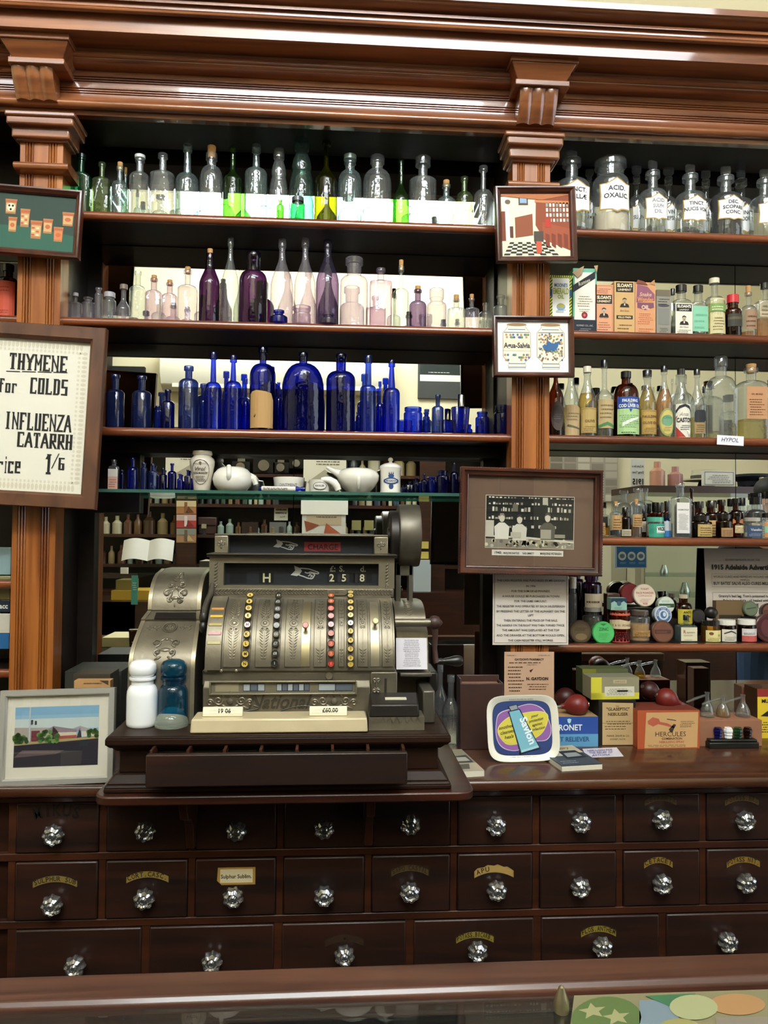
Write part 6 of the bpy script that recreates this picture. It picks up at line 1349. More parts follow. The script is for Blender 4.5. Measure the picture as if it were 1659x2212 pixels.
# boxes along the back
def wbox(px0, px1, ytop, ybase, dep, col, name, label, art=None, mat='paint', top=None, z=ZW, Y=None, tilt=0, cat='box'):
    Yf = PZ((px0+px1)/2, ybase, z).y if Y is None else Y
    return carton2(px0, px1, ytop, z, Yf, dep, col, label, art, top, name, cat, None, tilt, mat)
def a_cor(A): A.rect(0, 0, 1, .42, '#5a93b8', 0).rect(0, .42, 1, 1, '#2a4a92', 0).text('CORONET', .36, .55, .19, '#dfe6ea', .66, 3, bold=.02).text('FAST RELIEVER', .46, .18, .15, '#2a4a78', .74, 3, bold=.01).poly([(.40, .92), (.44, .94), (.48, .92), (.47, .82), (.44, .77), (.41, .82)], '#a8d0d8', 3)
wbox(1180, 1292, 1548, 1613, .085, '#a5845c', 'medicine_box', 'blue and pale blue box behind the tray, under the rubber bulbs', a_cor, top='#a5845c')
def a_neb(A): A.rect(0, 0, 1, 1, '#16130f', 0).poly([(.1, .02), (.94, .02), (.93, .93), (.1, .95)], '#b89c70', 1).text('THE', .5, .85, .03, '#3a2c1c', .1).text('"GLASEPTIC"', .52, .77, .065, '#3a2c1c', .7, 3, bold=.02).text('NEBULISER', .52, .66, .065, '#3a2c1c', .62, 3, bold=.02).rect(.1, .49, .94, .50, '#8a6c44', 2).lines(.16, .88, .36, .58, 4, '#6a5232', 3, .3).text('PARKE, DAVIS & CO', .52, .2, .04, '#3a2c1c', .7, 3).text('SYDNEY, N.S.W.', .52, .13, .035, '#3a2c1c', .5, 3)
wbox(1293, 1373, 1512, 1611, .07, '#16130f', 'nebuliser_box', 'black box with tan printed face under the yellow carton', a_neb)
zt = P(1333, 1512, -.08).z
wbox(1258, 1357, 1445, 0, .05, '#4d5233', 'flat_carton', 'dark olive carton behind the yellow and grey one', lambda A: A.rect(0, 0, .3, 1, '#6a6a24', 0), z=zt+.0005, Y=-.01)
def a_yel(A): A.rect(0, 0, 1, 1, '#8a8468', 0).rect(0, .0, .22, 1, '#c9bf3a', 1).rect(0, 0, 1, .3, '#c9bf3a', 1).rect(.28, .14, .9, .58, '#cfc9b4', 2).lines(.32, .86, .2, .52, 5, '#7a745f', 3).rect(.54, .34, .76, .42, '#1c1a18', 4).rect(.46, .72, .74, .88, '#b0a684', 2).text('AMPOULES', .6, .76, .08, '#8a4a3a', .22, 3)
wbox(1276, 1381, 1463, 0, .055, '#8d886e', 'medicine_carton', 'yellow and grey carton on top of the black box', a_yel, z=zt+.0005, Y=-.075, top='#77745f', tilt=.03)
# rubber bulbs: atomisers
def bulb(px, py, rpx, Y, mat, label, d, glassx=0, sy=.85):
    c = P(px, py, Y); R = rpx/F*(Y+1.85); d = Vector(d).normalized(); u = d.cross(Vector((0, 0, 1))).normalized(); w = u.cross(d)
    t = thing('rubber_bulb', label, 'bulb', c); mb = MB()
    pr = [(0, -1.0), (.3, -.96), (.62, -.78), (.86, -.45), (.95, -.1), (.92, .2), (.78, .55), (.52, .85), (.32, 1.02), (.24, 1.15), (.22, 1.35), (0, 1.35)]
    mb.loft([[c+d*(h*R)+(u*cos(a)+w*sin(a))*max(r*R, 1e-5) for a in [2*pi*i/24 for i in range(24)]] for r, h in pr]); mb.build('bulb_body', mat, t)
    MB().cyl(c-d*R*1.05, c-d*R*.97, R*.2, n=12).build('valve', 'brass', t)
    e = c+d*R*1.3
    MB().tube([e, e+d*.03, e+d*.05+Vector((0, 0, -.004))], [.0035, .003, .002], 8).build('nozzle', G['white'], t)
    return t
zb = P(1240, 1548, -.09).z
bulb(1246, 1523, 25, -.065, 'rubber', 'shiny dark red rubber bulb on the blue box, nearer one', (-1, .1, -.1)); bulb(1221, 1507, 23, -.005, 'rubber_dark', 'darker rubber bulb behind the red one on the blue box', (-.9, .3, -.15))
bulb(1440, 1509, 24, -.05, 'rubber', 'red rubber bulb on top of the orange printed box', (1, -.1, -.35)); bulb(1403, 1492, 22, .02, 'rubber_dark', 'dark brown rubber bulb beside the yellow and grey carton', (.9, .3, -.5))
def a_her(A):
    A.rect(0, 0, 1, 1, '#a8502e', 0).poly([(.11, .02), (.96, .03), (.98, .95), (.14, .94)], '#c29a68', 1).poly([(.16, .72), (.24, .82), (.34, .78), (.36, .70), (.48, .66), (.6, .56), (.58, .54), (.44, .60), (.33, .64), (.25, .58), (.17, .64)], '#b05a44', 2).poly([(.5, .5), (.58, .64), (.62, .62), (.58, .5), (.56, .42), (.53, .42)], '#3a302a', 2).poly([(.47, .76), (.62, .72), (.62, .74), (.47, .78)], '#3a302a', 2)
    A.text('HERCULES', .53, .32, .125, '#3a2c20', .64, 3, bold=-.005).text('COMBINATION', .55, .235, .055, '#5a3a28', .5, 3, bold=.02).text('NEBULISING SPRAY', .55, .15, .055, '#b0604a', .58, 3, bold=.02).lines(.68, .92, .56, .74, 4, '#6a5238', 2).lines(.16, .94, .05, .12, 2, '#6a5238', 2, .3)
wbox(1377, 1511, 1534, 1617, .085, '#a24a2c', 'nebuliser_box', 'orange box with cream label picturing a bulb spray', a_her, top='#6a2f22')
wbox(1511, 1646, 1556, 1612, .08, '#8d5f45', 'cardboard_box', 'plain brown cardboard box carrying the small glass flasks', None, mat='cardboard')
zt = P(1575, 1556, -.1).z
def flask(px, py0, py1, Y, liq, lab, tube):
    c = P(px, py1, Y); h = P(px, py0, Y).z-zt; R = .0165; t = thing('glass_flask', lab, 'flask', (c.x, Y, zt), 'small glass nebuliser flasks on the cardboard box')
    pr = [(.8, 0), (1, .03), (1.0, .12), (.86, .32), (.62, .5), (.34, .64), (.28, .78), (.30, .94), (.38, .96), (.38, 1), (.26, 1)]
    mb = MB(); mb.loft([[(c.x+R*r*cos(a), Y+R*r*sin(a), zt+h*z_) for a in [2*pi*i/20 for i in range(20)]] for r, z_ in pr], cap=False); mb.build('flask_body', G['clear'], t)
    mb = MB(); mb.loft([[(c.x+R*.93*r*cos(a), Y+R*.93*r*sin(a), zt+.001+h*z_) for a in [2*pi*i/20 for i in range(20)]] for r, z_ in ([(.8, 0), (1, .03), (1, .12), (.88, .3)] if liq else [(.8, 0), (.9, .02)])]); mb.build('liquid', G[liq or 'clear'], t)
    if tube: MB().tube([(c.x-.006, Y, zt+h*.86), (c.x-.03, Y-.004, zt+h*.76), (c.x-.055, Y-.008, zt+h*.62)], [.003, .0035, .0025], 8).build('side_tube', G['clear'], t)
flask(1489, 1493, 1556, .02, None, 'clear glass flask at the back beside the red bulb', True) if False else None
flask(1528, 1495, 1556, -.06, None, 'clear glass flask nearest the rubber bulbs', True); flask(1562, 1502, 1556, -.06, 'oil', 'glass flask holding amber liquid', True); flask(1605, 1500, 1556, -.06, None, 'clear glass flask nearest the yellow tin', True)
# yellow tins at the right edge
def a_yt(A): A.rect(0, 0, 1, 1, '#d8b92c', 0).rect(0, .84, 1, 1, '#8a2a24', 1).text('MUSTARD', .5, .72, .07, '#1c1a14', .9, 3, bold=.04).poly([(.1, .45), (.5, .62), (.9, .5), (.6, .5), (.9, .4), (.4, .44)], '#1c1a14', 2).lines(.1, .9, .12, .36, 5, '#1c1a14', 2)
wbox(1636, 1700, 1488, 1606, .06, '#4a2f1c', 'yellow_tin', 'tall yellow tin with black print at the right edge', a_yt, mat='gloss_paint', Y=-.03)
wbox(1603, 1640, 1483, 0, .04, '#6a4a38', 'brown_carton', 'brown and red carton behind the yellow tin', lambda A: A.rect(0, .6, 1, .9, '#8a3a2c', 0), Y=.04)
# rack of tiny coloured stoppered bottles
a = PZ(1533, 1618, ZW); b = PZ(1643, 1618, ZW)
t = thing('bottle_rack', 'black stand holding four tiny coloured bottles before the cardboard box', 'rack', ((a.x+b.x)/2, a.y, ZW))
mb = MB(); mb.box(a.x, b.x, a.y, a.y+.03, ZW, ZW+.014); mb.box(a.x+.003, b.x-.003, a.y+.003, a.y+.027, ZW+.014, ZW+.020); mb.build('stand_base', 'black_plastic', t, bevel=.002)
for i, (px, c_, l) in enumerate(((1551, 'cobalt', 'blue'), (1573, 'white', 'clear'), (1594, 'green', 'green'), (1615, 'amber', 'brown'))):
    x = P(px, 1590, a.y+.015).x; q = thing('stopper_bottle', f'tiny {l} faceted bottle in the black stand', 'bottle', (x, a.y+.015, ZW+.0205), 'tiny bottles in the black stand'); mb = MB()
    for k, (r0, z0, z1) in enumerate(((.0085, .0, .006), (.0095, .007, .013), (.0105, .014, .021), (.0085, .0215, .025))): mb.lathe([(0, z0), (r0*.9, z0), (r0, z0+.001), (r0, z1-.001), (r0*.9, z1), (0, z1)], (x, a.y+.015, ZW+.0205), n=8)
    mb.build('glass_body', G[c_] if c_ != 'white' else 'white_milk', q, angle=20)
# booklets and card
def booklet(name, label, pts, th, art, cover='#d8d2c4', side='#d9d4c6'):
    q = [PZ(x, y, ZW+th) for x, y in pts]     # near-left, near-right, far-right, far-left of the top face
    o = q[0]; ux = (q[1]-q[0]); uy = (q[3]-q[0]); w = ux.length; h = uy.length; ux.normalize(); uy = (uy-ux*uy.dot(ux)).normalized()
    t = thing(name, label, 'booklet', (o.x, o.y, ZW)); pl = [o, o+ux*w, o+ux*w+uy*h, o+uy*h]
    MB().prism([p-Vector((0, 0, th)) for p in pl], (0, 0, th-.001), col=lin(side)).build('pages', 'paper_edge', t)
    MB().prism([p-Vector((0, 0, .001)) for p in pl], (0, 0, .001), col=lin(cover)).build('cover', 'gloss_paint', t)
    A = Art(w, h, plane(o, ux, uy, (0, 0, 1))); art(A); A.build('printed_face', t); return t
def a_b1(A): A.rect(0, 0, 1, .34, '#b3a68e', 0).rect(0, .34, 1, 1, '#8d8672', 0).poly([(.05, .42), (.6, .42), (.6, .95), (.05, .9)], '#30302e', 1).poly([(.1, .5), (.55, .5), (.5, .8), (.14, .82)], '#c9c5b8', 2).poly([(.5, .36), (.95, .36), (.95, .7), (.55, .66)], '#45443f', 2).poly([(.55, .42), (.9, .42), (.88, .6), (.6, .6)], '#aaa698', 3).poly([(.2, .1), (.7, .08), (.8, .3), (.2, .3)], '#5a564c', 1)
booklet('booklet', 'pale booklet with old photographs on its cover beside the register plank', [(957, 1669), (1046, 1664), (1014, 1619), (948, 1622)], .012, a_b1)
def a_b2(A): A.rect(0, 0, 1, .6, '#3f454e', 0).rect(0, .6, 1, 1, '#b5aa90', 0).poly([(.1, .45), (.5, .48), (.5, .9), (.2, .92)], '#d0ccc0', 1).poly([(.35, .3), (.9, .36), (.86, .72), (.4, .7)], '#2a2d30', 2).poly([(.42, .38), (.82, .42), (.8, .6), (.46, .58)], '#8f9494', 3).text('history', .55, .8, .12, '#5a5040', .5, 3, shear=.3).lines(.1, .6, .1, .26, 2, '#8a93a0', 2)
booklet('booklet', 'dark blue-grey booklet with photographs lying right of the tray', [(1214, 1655), (1301, 1650), (1258, 1612), (1200, 1614)], .011, a_b2, '#454b54')
q = [PZ(x, y, ZW) for x, y in ((1268, 1637), (1347, 1634), (1332, 1615), (1258, 1618))]
t = MB().prism(q, (0, 0, .0006), col=lin('#cfc9d2')).build('price_card', 'paint', label='white handwritten slip lying flat before the black nebuliser box', cat='card')
ux = (q[1]-q[0]); w = ux.length; ux.normalize(); uy = (q[3]-q[0]); h = uy.length; uy.normalize(); A = Art(w, h, plane(q[0]+Vector((0, 0, .0006)), ux, uy, (0, 0, 1)))
A.text('NEBULISERS FOR', .45, .62, .2, '#5a4a8a', .7, 2, shear=.2).text('THE RELIEF OF', .45, .36, .2, '#5a4a8a', .66, 2, shear=.2).text('ASTHMA', .4, .1, .18, '#5a4a8a', .5, 2, shear=.2); A.build('lettering', t)
# ================================================================ left end of the worktop
t, A, g = quadframe('framed_photograph', 'silver-framed colour photograph of sheds and a dark road leaning on the worktop', (2, 1495), (252, 1487), (241, 1688), (-8, 1697), -.30, .0125, 'silver_frame', depth=.014, prof='flat', lean=.12)
A.rect(0, 0, 1, 1, '#dfd8c4', 0)
def f_(x, y): return ((x-8)/(240-8)-(.02*(y-1495)/200), 1-(y-1497)/(1686-1497))
x0, x1, y0, y1 = .075, .90, .135, .865
A.rect(x0, y0, x1, y1, '#8fb4c8', 1)
def R_(u0, v0, u1, v1, c, l=2): A.rect(x0+(x1-x0)*u0, y0+(y1-y0)*v0, x0+(x1-x0)*u1, y0+(y1-y0)*v1, c, l)
def Q_(pts, c, l=2): A.poly([(x0+(x1-x0)*u, y0+(y1-y0)*v) for u, v in pts], c, l)
R_(0, .62, 1, .80, '#c0ccc8', 2); R_(0, .86, 1, 1, '#7fa9c4', 2)
Q_([(0, 0), (1, 0), (1, .44), (.55, .40), (.3, .38), (0, .36)], '#26222c', 3); Q_([(0, .16), (.5, .2), (.6, .26), (.1, .28)], '#5a4a4c', 4); Q_([(0, .36), (.5, .40), (1, .44), (1, .47), (.5, .45), (0, .42)], '#a89468', 4)
Q_([(0, .42), (.5, .45), (.5, .64), (0, .66)], '#a5988f', 3); Q_([(.2, .42), (.3, .42), (.3, .6), (.2, .6)], '#6a3038', 4)
Q_([(.38, .6), (.46, .67), (.62, .63), (.74, .60), (.74, .56), (.5, .56)], '#8a7a80', 5); Q_([(.42, .45), (.46, .66), (.52, .57), (.52, .45)], '#4a2a34', 5); Q_([(.52, .45), (.74, .47), (.74, .58), (.52, .57)], '#cfc2b0', 5); Q_([(.52, .45), (.74, .47), (.74, .51), (.52, .5)], '#a04a40', 6)
Q_([(.70, .62), (.78, .66), (.95, .58), (.95, .56), (.80, .57)], '#a59aa0', 6); Q_([(.80, .47), (.95, .48), (.95, .57), (.80, .57)], '#cdc4b8', 6); Q_([(.74, .46), (.78, .64), (.80, .47)], '#2a2830', 6)
for u, v, r in ((.08, .48, .07), (.38, .5, .1), (.45, .47, .07), (.93, .53, .06), (.03, .5, .05)):
    rg = random.Random(int(u*100))
    for i in range(14): A.oval(x0+(x1-x0)*(u+rg.uniform(-r, r)), y0+(y1-y0)*(v+rg.uniform(-r, r)*.9), .022, .026, rg.choice(['#4f7a3a', '#3a5a2e', '#6a8f48', '#2f4a28']), 7, 8)
R_(.17, .42, .188, 1, '#b8bec0', 6)
for i in range(10): A.oval(x0+(x1-x0)*(.22+.03*cos(i*2.1)), y0+(y1-y0)*(.74+.03*sin(i*1.7)), .012, .012, '#5a5a58', 6, 7)
A.build('mounted_photograph', t); glaze(t, g)
def wb(px0, px1, ytop, Y, dep, col, name, label, art=None, z=ZW, **k): return carton2(px0, px1, ytop, z, Y, dep, col, label, art, None, name, k.get('cat', 'box'), None, 0, 'paint')
wb(140, 262, 1450, .0, .13, '#2a2a26', 'dark_box', 'dark grey box standing behind the silver-framed photograph')
zt = P(200, 1450, .0).z
wb(158, 238, 1456, -.09, .07, '#3a3226', 'old_carton', 'dark brown worn carton top behind the silver-framed photograph')
wb(160, 238, 1470, -.12, .025, '#b58a5a', 'pill_carton', 'tan pharmacy carton peeping over the silver-framed photograph', lambda A: A.rect(0, 0, 1, 1, '#b58a5a', 0).text("GAYDON'S PHARMACY", .52, .955, .016, '#3a2a1c', .7, 3, bold=.02).poly([(.7, 1), (.95, 1), (.95, .94)], '#4a3a28', 2))
def apoth(px0, px1, ytop, ybase, mat, label):
    z = ZBASE; Y = -.335; cx = P((px0+px1)/2, ybase, Y).x; R = (P(px1, 1500, Y).x-P(px0, 1500, Y).x)/2; H = P((px0+px1)/2, ytop, Y).z-z
    t = thing('apothecary_jar', label, 'jar', (cx, Y, z))
    MB().lathe([(0, 0), (R*.92, 0), (R*.99, H*.02), (R, H*.06), (R, H*.46), (R*.97, H*.53), (R*.84, H*.595), (R*.72, H*.62), (R*.72, H*.69), (R*.84, H*.70), (R*.86, H*.72), (R*.84, H*.74), (R*.6, H*.74), (0, H*.74)] if mat == 'white_milk' else [(R*.92, 0), (R*.99, H*.02), (R, H*.06), (R, H*.46), (R*.97, H*.53), (R*.84, H*.595), (R*.72, H*.62), (R*.72, H*.69), (R*.84, H*.70), (R*.86, H*.72), (R*.84, H*.74), (R*.7, H*.74)], (cx, Y, z), n=36).build('jar_body', mat if isinstance(mat, str) else mat, t, angle=45)
    MB().lathe([(0, H*.742), (R*.68, H*.742), (R*.74, H*.76), (R*.86, H*.80), (R*.89, H*.86), (R*.86, H*.92), (R*.72, H*.97), (R*.42, H*.998), (0, H)], (cx, Y, z), n=36).build('jar_lid', mat, t, angle=60)
# ================================================================ the cash register
ZBASE = P(600, 1592, -.43).z                    # top of its wooden base
zp = ZW+.018                                     # top of the plank
RB = thing('cash_register', 'ornate antique nickel cash register with round keys on a dark wooden till base', 'cash register', (P(600, 1700, -.43).x, -.25, zp))
def X(px, py, Y): return P(px, py, Y).x
def Z(px, py, Y): return P(px, py, Y).z
# wooden base with mouldings
xl, xr = X(240, 1640, -.41)+.012, X(962, 1640, -.41)-.012
mb = MB(); yb = .0
def tier(e, z0, z1, e2=None, **k):
    e2 = e if e2 is None else e2
    mb.hexa([(xl-e, -.40-e, z0), (xr+e, -.40-e, z0), (xr+e, yb, z0), (xl-e, yb, z0), (xl-e2, -.40-e2, z1), (xr+e2, -.40-e2, z1), (xr+e2, yb, z1), (xl-e2, yb, z1)], **k)
tier(.022, zp, zp+.008); tier(.022, zp+.008, zp+.014, .018); tier(.018, zp+.014, zp+.03, .006); tier(.0, zp+.03, ZBASE-.03)
tier(.004, ZBASE-.03, ZBASE-.022, .012); tier(.014, ZBASE-.022, ZBASE-.016, .02); tier(.021, ZBASE-.016, ZBASE-.004); tier(.021, ZBASE-.004, ZBASE, .017)
mb.build('till_base', 'ebonised', RB, bevel=.002)
# open cash drawer
a = X(315, 1650, -.46); b = X(880, 1650, -.46); zd0, zd1 = Z(600, 1697, -.46), Z(600, 1628, -.46)
d = MB(); d.box(a, b, -.462, -.448, zd0, zd1); dr = d.build('cash_drawer', 'drawer_front', RB, bevel=.002)
MB().box(a+.004, b-.004, -.448, -.401, zd0+.004, zd0+.010).build('drawer_tray', 'drawer_wood', dr)
for i in range(8):
    x = a+.006+(b-a-.012)*i/7; MB().box(x-.0025, x+.0025, -.448, -.401, zd0+.01, zd1+.004).build('partition', 'rail_wood', dr)
MB().box(a-.004, b+.004, -.4008, -.4002, zd0-.006, zd1+.012).build('drawer_mouth', 'black_matte', RB)
# lower front with the name
def yz(py, Y, px=650): return (Y, Z(px, py, Y))
fx0, fx1 = X(438, 1500, -.34), X(800, 1500, -.34)
mb = MB(); zl0 = ZBASE; zl1 = Z(620, 1470, -.335)
mb.sweep_x([(-.34, zl0), (-.34, zl1-.012), (-.33, zl1), (-.05, zl1), (-.05, zl0)], fx0, fx1)
low = mb.build('name_case', 'nickel', RB, bevel=.002)
mb = MB(); zt0, zt1 = Z(620, 1497, -.345), Z(620, 1474, -.345)
x0, x1 = X(455, 1485, -.345), X(768, 1485, -.345)
mb.box(x0, x1, -.347, -.339, zt0-.003, zt0); mb.box(x0, x1, -.347, -.339, zt1, zt1+.003); mb.box(x0-.003, x0, -.347, -.339, zt0-.003, zt1+.003); mb.box(x1, x1+.003, -.347, -.339, zt0-.003, zt1+.003)
mb.build('slot_frame', 'nickel_light', low, bevel=.0008)
A = Art(x1-x0, zt1-zt0, front(x0, -.3405, zt0))
A.rect(0, .0, 1, 1, '#6a6350', 0)
for u0, u1, n in ((.03, .19, 0), (.22, .37, 2), (.45, .68, 5), (.74, .98, 1)):
    A.rect(u0, .12, u1, .88, '#8a8268' if n == 0 else '#34363a', 1)
    for i in range(n+1): A.rect(u0+(u1-u0)*i/(n+1)+.004, .2, u0+(u1-u0)*(i+1)/(n+1)-.004, .8, '#565d66' if i % 2 else '#9aa0a2' if n else '#8f8468', 2)
A.build('slot_windows', low)
def relief(mb, S, items):     # raised ornament: (u, v, len, wid, angle, height)
    for u, v, l, w, a, h in items:
        c = S(u, v, 0); p = S(u+.001, v, 0)-c; q = S(u, v+.001, 0)-c; p.normalize(); q = (q-p*q.dot(p)).normalized(); n = S(u, v, .001)-c; n.normalize()
        ax = p*cos(a)+q*sin(a); ay = -p*sin(a)+q*cos(a); mb.ball(c, l, w, h, 8, 4, ax=(ax, ay, n))
def curl(mb, S, u, v, r, flip, turns=1.35, th=.0016, h=.0022, a0=0):
    pts = []; n = 16
    for i in range(n+1):
        t = i/n; rr = r*(1-.78*t); a = a0+flip*turns*2*pi*t; pts.append(S(u+rr*cos(a), v+rr*sin(a), h*.4))
    mb.tube(pts, th, 6)
# embossed name
S = front(fx0, -.3403, ZBASE); w = fx1-fx0
A = Art(w, zl1-zl0, S, base=.0002)
mb = MB()
pl, tx0, tx1 = text2d('National', .38, .012); tw = X(672, 1520, -.34)-X(535, 1520, -.34); k = tw/(tx1-tx0); ox = X(537, 1520, -.34)-fx0; oz = Z(600, 1530, -.34)-zl0
for p in pl:
    q = [(ox+(x-tx0)*k, oz+y*k*1.15) for x, y in p]; mb.loft([[S(x, y, 0) for x, y in q], [S(x, y, .0022) for x, y in q]])
mb.tube([S(ox+.0+.035*sin(i/12*2.4)-.014, oz-.006+.012*i/12, .001) for i in range(13)], .0016, 6); mb.tube([S(ox+tw*.5+tw*.5*i/10, oz-.005+.010*sin(i/10*2.2), .001) for i in range(11)], .0015, 6)
mb.build('raised_name', 'name_metal', low)
mb = MB()
for cx in (497, 722):
    u = X(cx, 1515, -.34)-fx0; v = Z(cx, 1515, -.34)-zl0
    for s in (-1, 1):
        curl(mb, S, u+s*.022, v+.002, .009, s, a0=pi if s > 0 else 0); curl(mb, S, u+s*.038, v-.002, .007, -s, a0=pi if s > 0 else 0)
        relief(mb, S, [(u+s*.010, v-.010, .008, .003, s*.5, .002), (u+s*.030, v-.012, .008, .0026, -s*.4, .002), (u+s*.012, v+.012, .006, .0024, s*2.2, .002)])
    relief(mb, S, [(u, v, .007, .007, 0, .0035), (u, v+.014, .003, .007, 0, .0025)])
mb.build('relief_scroll', 'nickel', low)
# marble slab and the two figure strips lying on it
za, zb_ = ZBASE+.0005, Z(600, 1547, -.385)
mz = Z(600, 1552, -.40)
a, b = X(411, 1560, -.40), X(795, 1560, -.40)
mb = MB(); mb.hexa([(a, -.405, za), (b, -.405, za), (b, -.341, za), (a, -.341, za), (a+.002, -.402, mz), (b-.002, -.402, mz), (b-.002, -.341, mz), (a+.002, -.341, mz)])
mb.build('marble_slab', 'marble', RB, bevel=.003)
def strip(px0, px1, py0, py1, txt, label):
    Y = -.385; a = P(px0, py1, Y); b = P(px1, py0, Y); h = .018; x0, x1 = a.x, b.x; z = mz+.0008
    t = thing('price_strip', label, 'sign', ((x0+x1)/2, Y, z)); mb = MB()
    uy = Vector((0, .35, 1)).normalized(); n = Vector((0, -1, .35)).normalized(); o = Vector((x0, Y, z))
    mb.prism([o, o+Vector((x1-x0, 0, 0)), o+Vector((x1-x0, 0, 0))+uy*h, o+uy*h], -n*.008, col=lin('#d9cfae')); mb.build('strip_body', 'gloss_paint', t, bevel=.001)
    A = Art(x1-x0, h, plane(o, (1, 0, 0), uy, n)); A.rect(.01, .28, .99, .98, '#e6deC4', 0)
    A.text(txt, .55, .36, .42, '#17150f', .8, 2, bold=.035).rect(.18, .60, .92, .64, '#e6dec4', 3); A.build('lettering', t)
strip(437, 524, 1530, 1551, '19 06', 'cream strip with black year figures on the marble slab')
strip(668, 750, 1524, 1547, '£60.00', 'cream strip with black price figures on the marble slab')
# middle apron
ax0, ax1 = X(438, 1455, -.325), X(853, 1455, -.325); zk = Z(640, 1447, -.33)
mb = MB(); mb.sweep_x([(-.33, zl1-.01), (-.33, zk-.006), (-.335, zk), (-.02, zk), (-.02, zl1-.01)], ax0, ax1); ap = mb.build('apron', 'nickel', RB, bevel=.002)
c = P(711, 1460, -.332); MB().lathe([(0, 0), (.0075, 0), (.0075, .003), (.006, .005), (0, .005)], (c.x, -.330, c.z), axis=(0, -1, 0), n=20).build('lock_button', 'nickel_light', RB)
# right-hand lower case, ticket printer
rx0, rx1 = X(801, 1480, -.335), X(858, 1480, -.335)
mb = MB(); mb.box(rx0, rx1, -.335, -.05, ZBASE, zk-.004); rc = mb.build('printer_case', 'nickel', RB, bevel=.002)
x = X(833, 1475, -.336); z_ = Z(833, 1480, -.336)
MB().box(x-.002, x+.002, -.337, -.3345, z_-.015, z_+.013).build('key_slot', 'black_matte', rc)
mb = MB(); S = front(0, -.3353, 0); u, v = X(813, 1480, -.335), Z(813, 1480, -.335)
for s in (-1, 1): curl(mb, S, u+s*.004, v-.01, .0045, s, a0=pi/2); curl(mb, S, u+s*.004, v+.01, .004, -s, a0=-pi/2)
relief(mb, S, [(u, v, .002, .016, 0, .002)]); mb.build('relief_scroll', 'nickel', rc)
a, b = X(797, 1530, -.385), X(912, 1530, -.385); zt = Z(850, 1512, -.38)
mb = MB(); mb.hexa([(a, -.395, ZBASE+.025), (b-.006, -.395, ZBASE+.025), (b, -.336, ZBASE+.025), (a, -.336, ZBASE+.025), (a+.003, -.392, zt-.006), (b-.008, -.392, zt-.006), (b-.004, -.336, zt+.006), (a+.003, -.336, zt+.006)]); pb = mb.build('printer_cover', 'iron', RB, bevel=.003)
MB().box(X(832, 1512, -.37), X(878, 1512, -.37), -.372, -.360, zt-.003, zt+.001, col=lin('#d8d2b8')).build('printer_slip', 'paint', pb)
mb = MB(); z0, z1 = ZBASE+.0005, ZBASE+.026; xa, xb = X(797, 1560, -.40), X(918, 1560, -.40); mb.box(xa, xb, -.392, -.336, z0, z1-.001)
n = 8
for i in range(n):
    q0 = xa+(xb-xa)*i/n; q1 = xa+(xb-xa)*(i+1)/n; mb.prism([(q0, -.394, z1), (q1, -.394, z1), ((q0+q1)/2, -.394, z1-.011)], (0, .004, 0))
mb.build('tear_teeth', 'nickel_light', RB)
MB().box(X(912, 1500, -.33), X(938, 1500, -.33), -.34, -.1, ZBASE, Z(925, 1490, -.33)).build('foot', 'nickel_dark', RB, bevel=.003)
# ---- curved keyboard: section from the bottom front to the top back
yk0, yk1 = -.335, -.215
KZ0, KZ1 = zk, Z(640, 1289, -.215)
def kb(t):      # point of the section, bulging to the front
    a = t*pi/2*.96
    return (yk0+(yk1-yk0)*(1-cos(a))*1.05, KZ0+(KZ1-KZ0)*sin(a)/sin(pi/2*.96))
def kt(py, px=640):      # section parameter seen at pixel row py
    lo, hi = 0, 1
    for _ in range(40):
        m = (lo+hi)/2; y, z = kb(m)
        if Z(px, py, y) > z: lo = m
        else: hi = m
    return (lo+hi)/2
def kS(x0):
    # arc-length parametrised surface, u to the right of x0, v up the section
    L = [0]; pts = [kb(i/60) for i in range(61)]
    for i in range(60): L.append(L[-1]+sqrt((pts[i+1][0]-pts[i][0])**2+(pts[i+1][1]-pts[i][1])**2))
    def S(u, v, off=0):
        v = max(0, min(L[-1]-1e-6, v)); i = 0
        while L[i+1] < v: i += 1
        f = (v-L[i])/(L[i+1]-L[i]); (y0, z0), (y1, z1) = pts[i], pts[i+1]; l = sqrt((y1-y0)**2+(z1-z0)**2); ny, nz = -(z1-z0)/l, (y1-y0)/l
        return Vector((x0+u, y0+(y1-y0)*f+ny*off, z0+(z1-z0)*f+nz*off))
    return S, L
KS, KL = kS(0)
def vat(py): t = kt(py); i = t*60; k = int(min(59, i)); return KL[k]+(KL[k+1]-KL[k])*(i-k)
def xk(px, py): y, z = kb(kt(py)); return X(px, py, y)
kx0, kx1 = xk(444, 1440), xk(853, 1440)
mb = MB(); rings = []
for i in range(25):
    y, z = kb(i/24); rings.append((y, z))
mb.sweep_x(rings+[(-.05, KZ1), (-.05, KZ0)], kx0, kx1)
kbd = mb.build('keyboard_case', 'nickel', RB, angle=30)
VL = KL[-1]
def panel(pxa, pxb, pya, pyb, name, mat, off0=.0005, off1=.0035, parent=None, bev=0):
    xa, xb = xk(pxa, (pya+pyb)/2), xk(pxb, (pya+pyb)/2); v0, v1 = vat(pyb), vat(pya); n = 16; mb = MB()
    rings = [[KS(xa, v0+(v1-v0)*i/n, off0), KS(xb, v0+(v1-v0)*i/n, off0), KS(xb-.001, v0+(v1-v0)*i/n, off1), KS(xa+.001, v0+(v1-v0)*i/n, off1)] for i in range(n+1)]
    mb.loft(rings); return mb.build(name, mat, parent or RB, angle=30), xa, xb, v0, v1
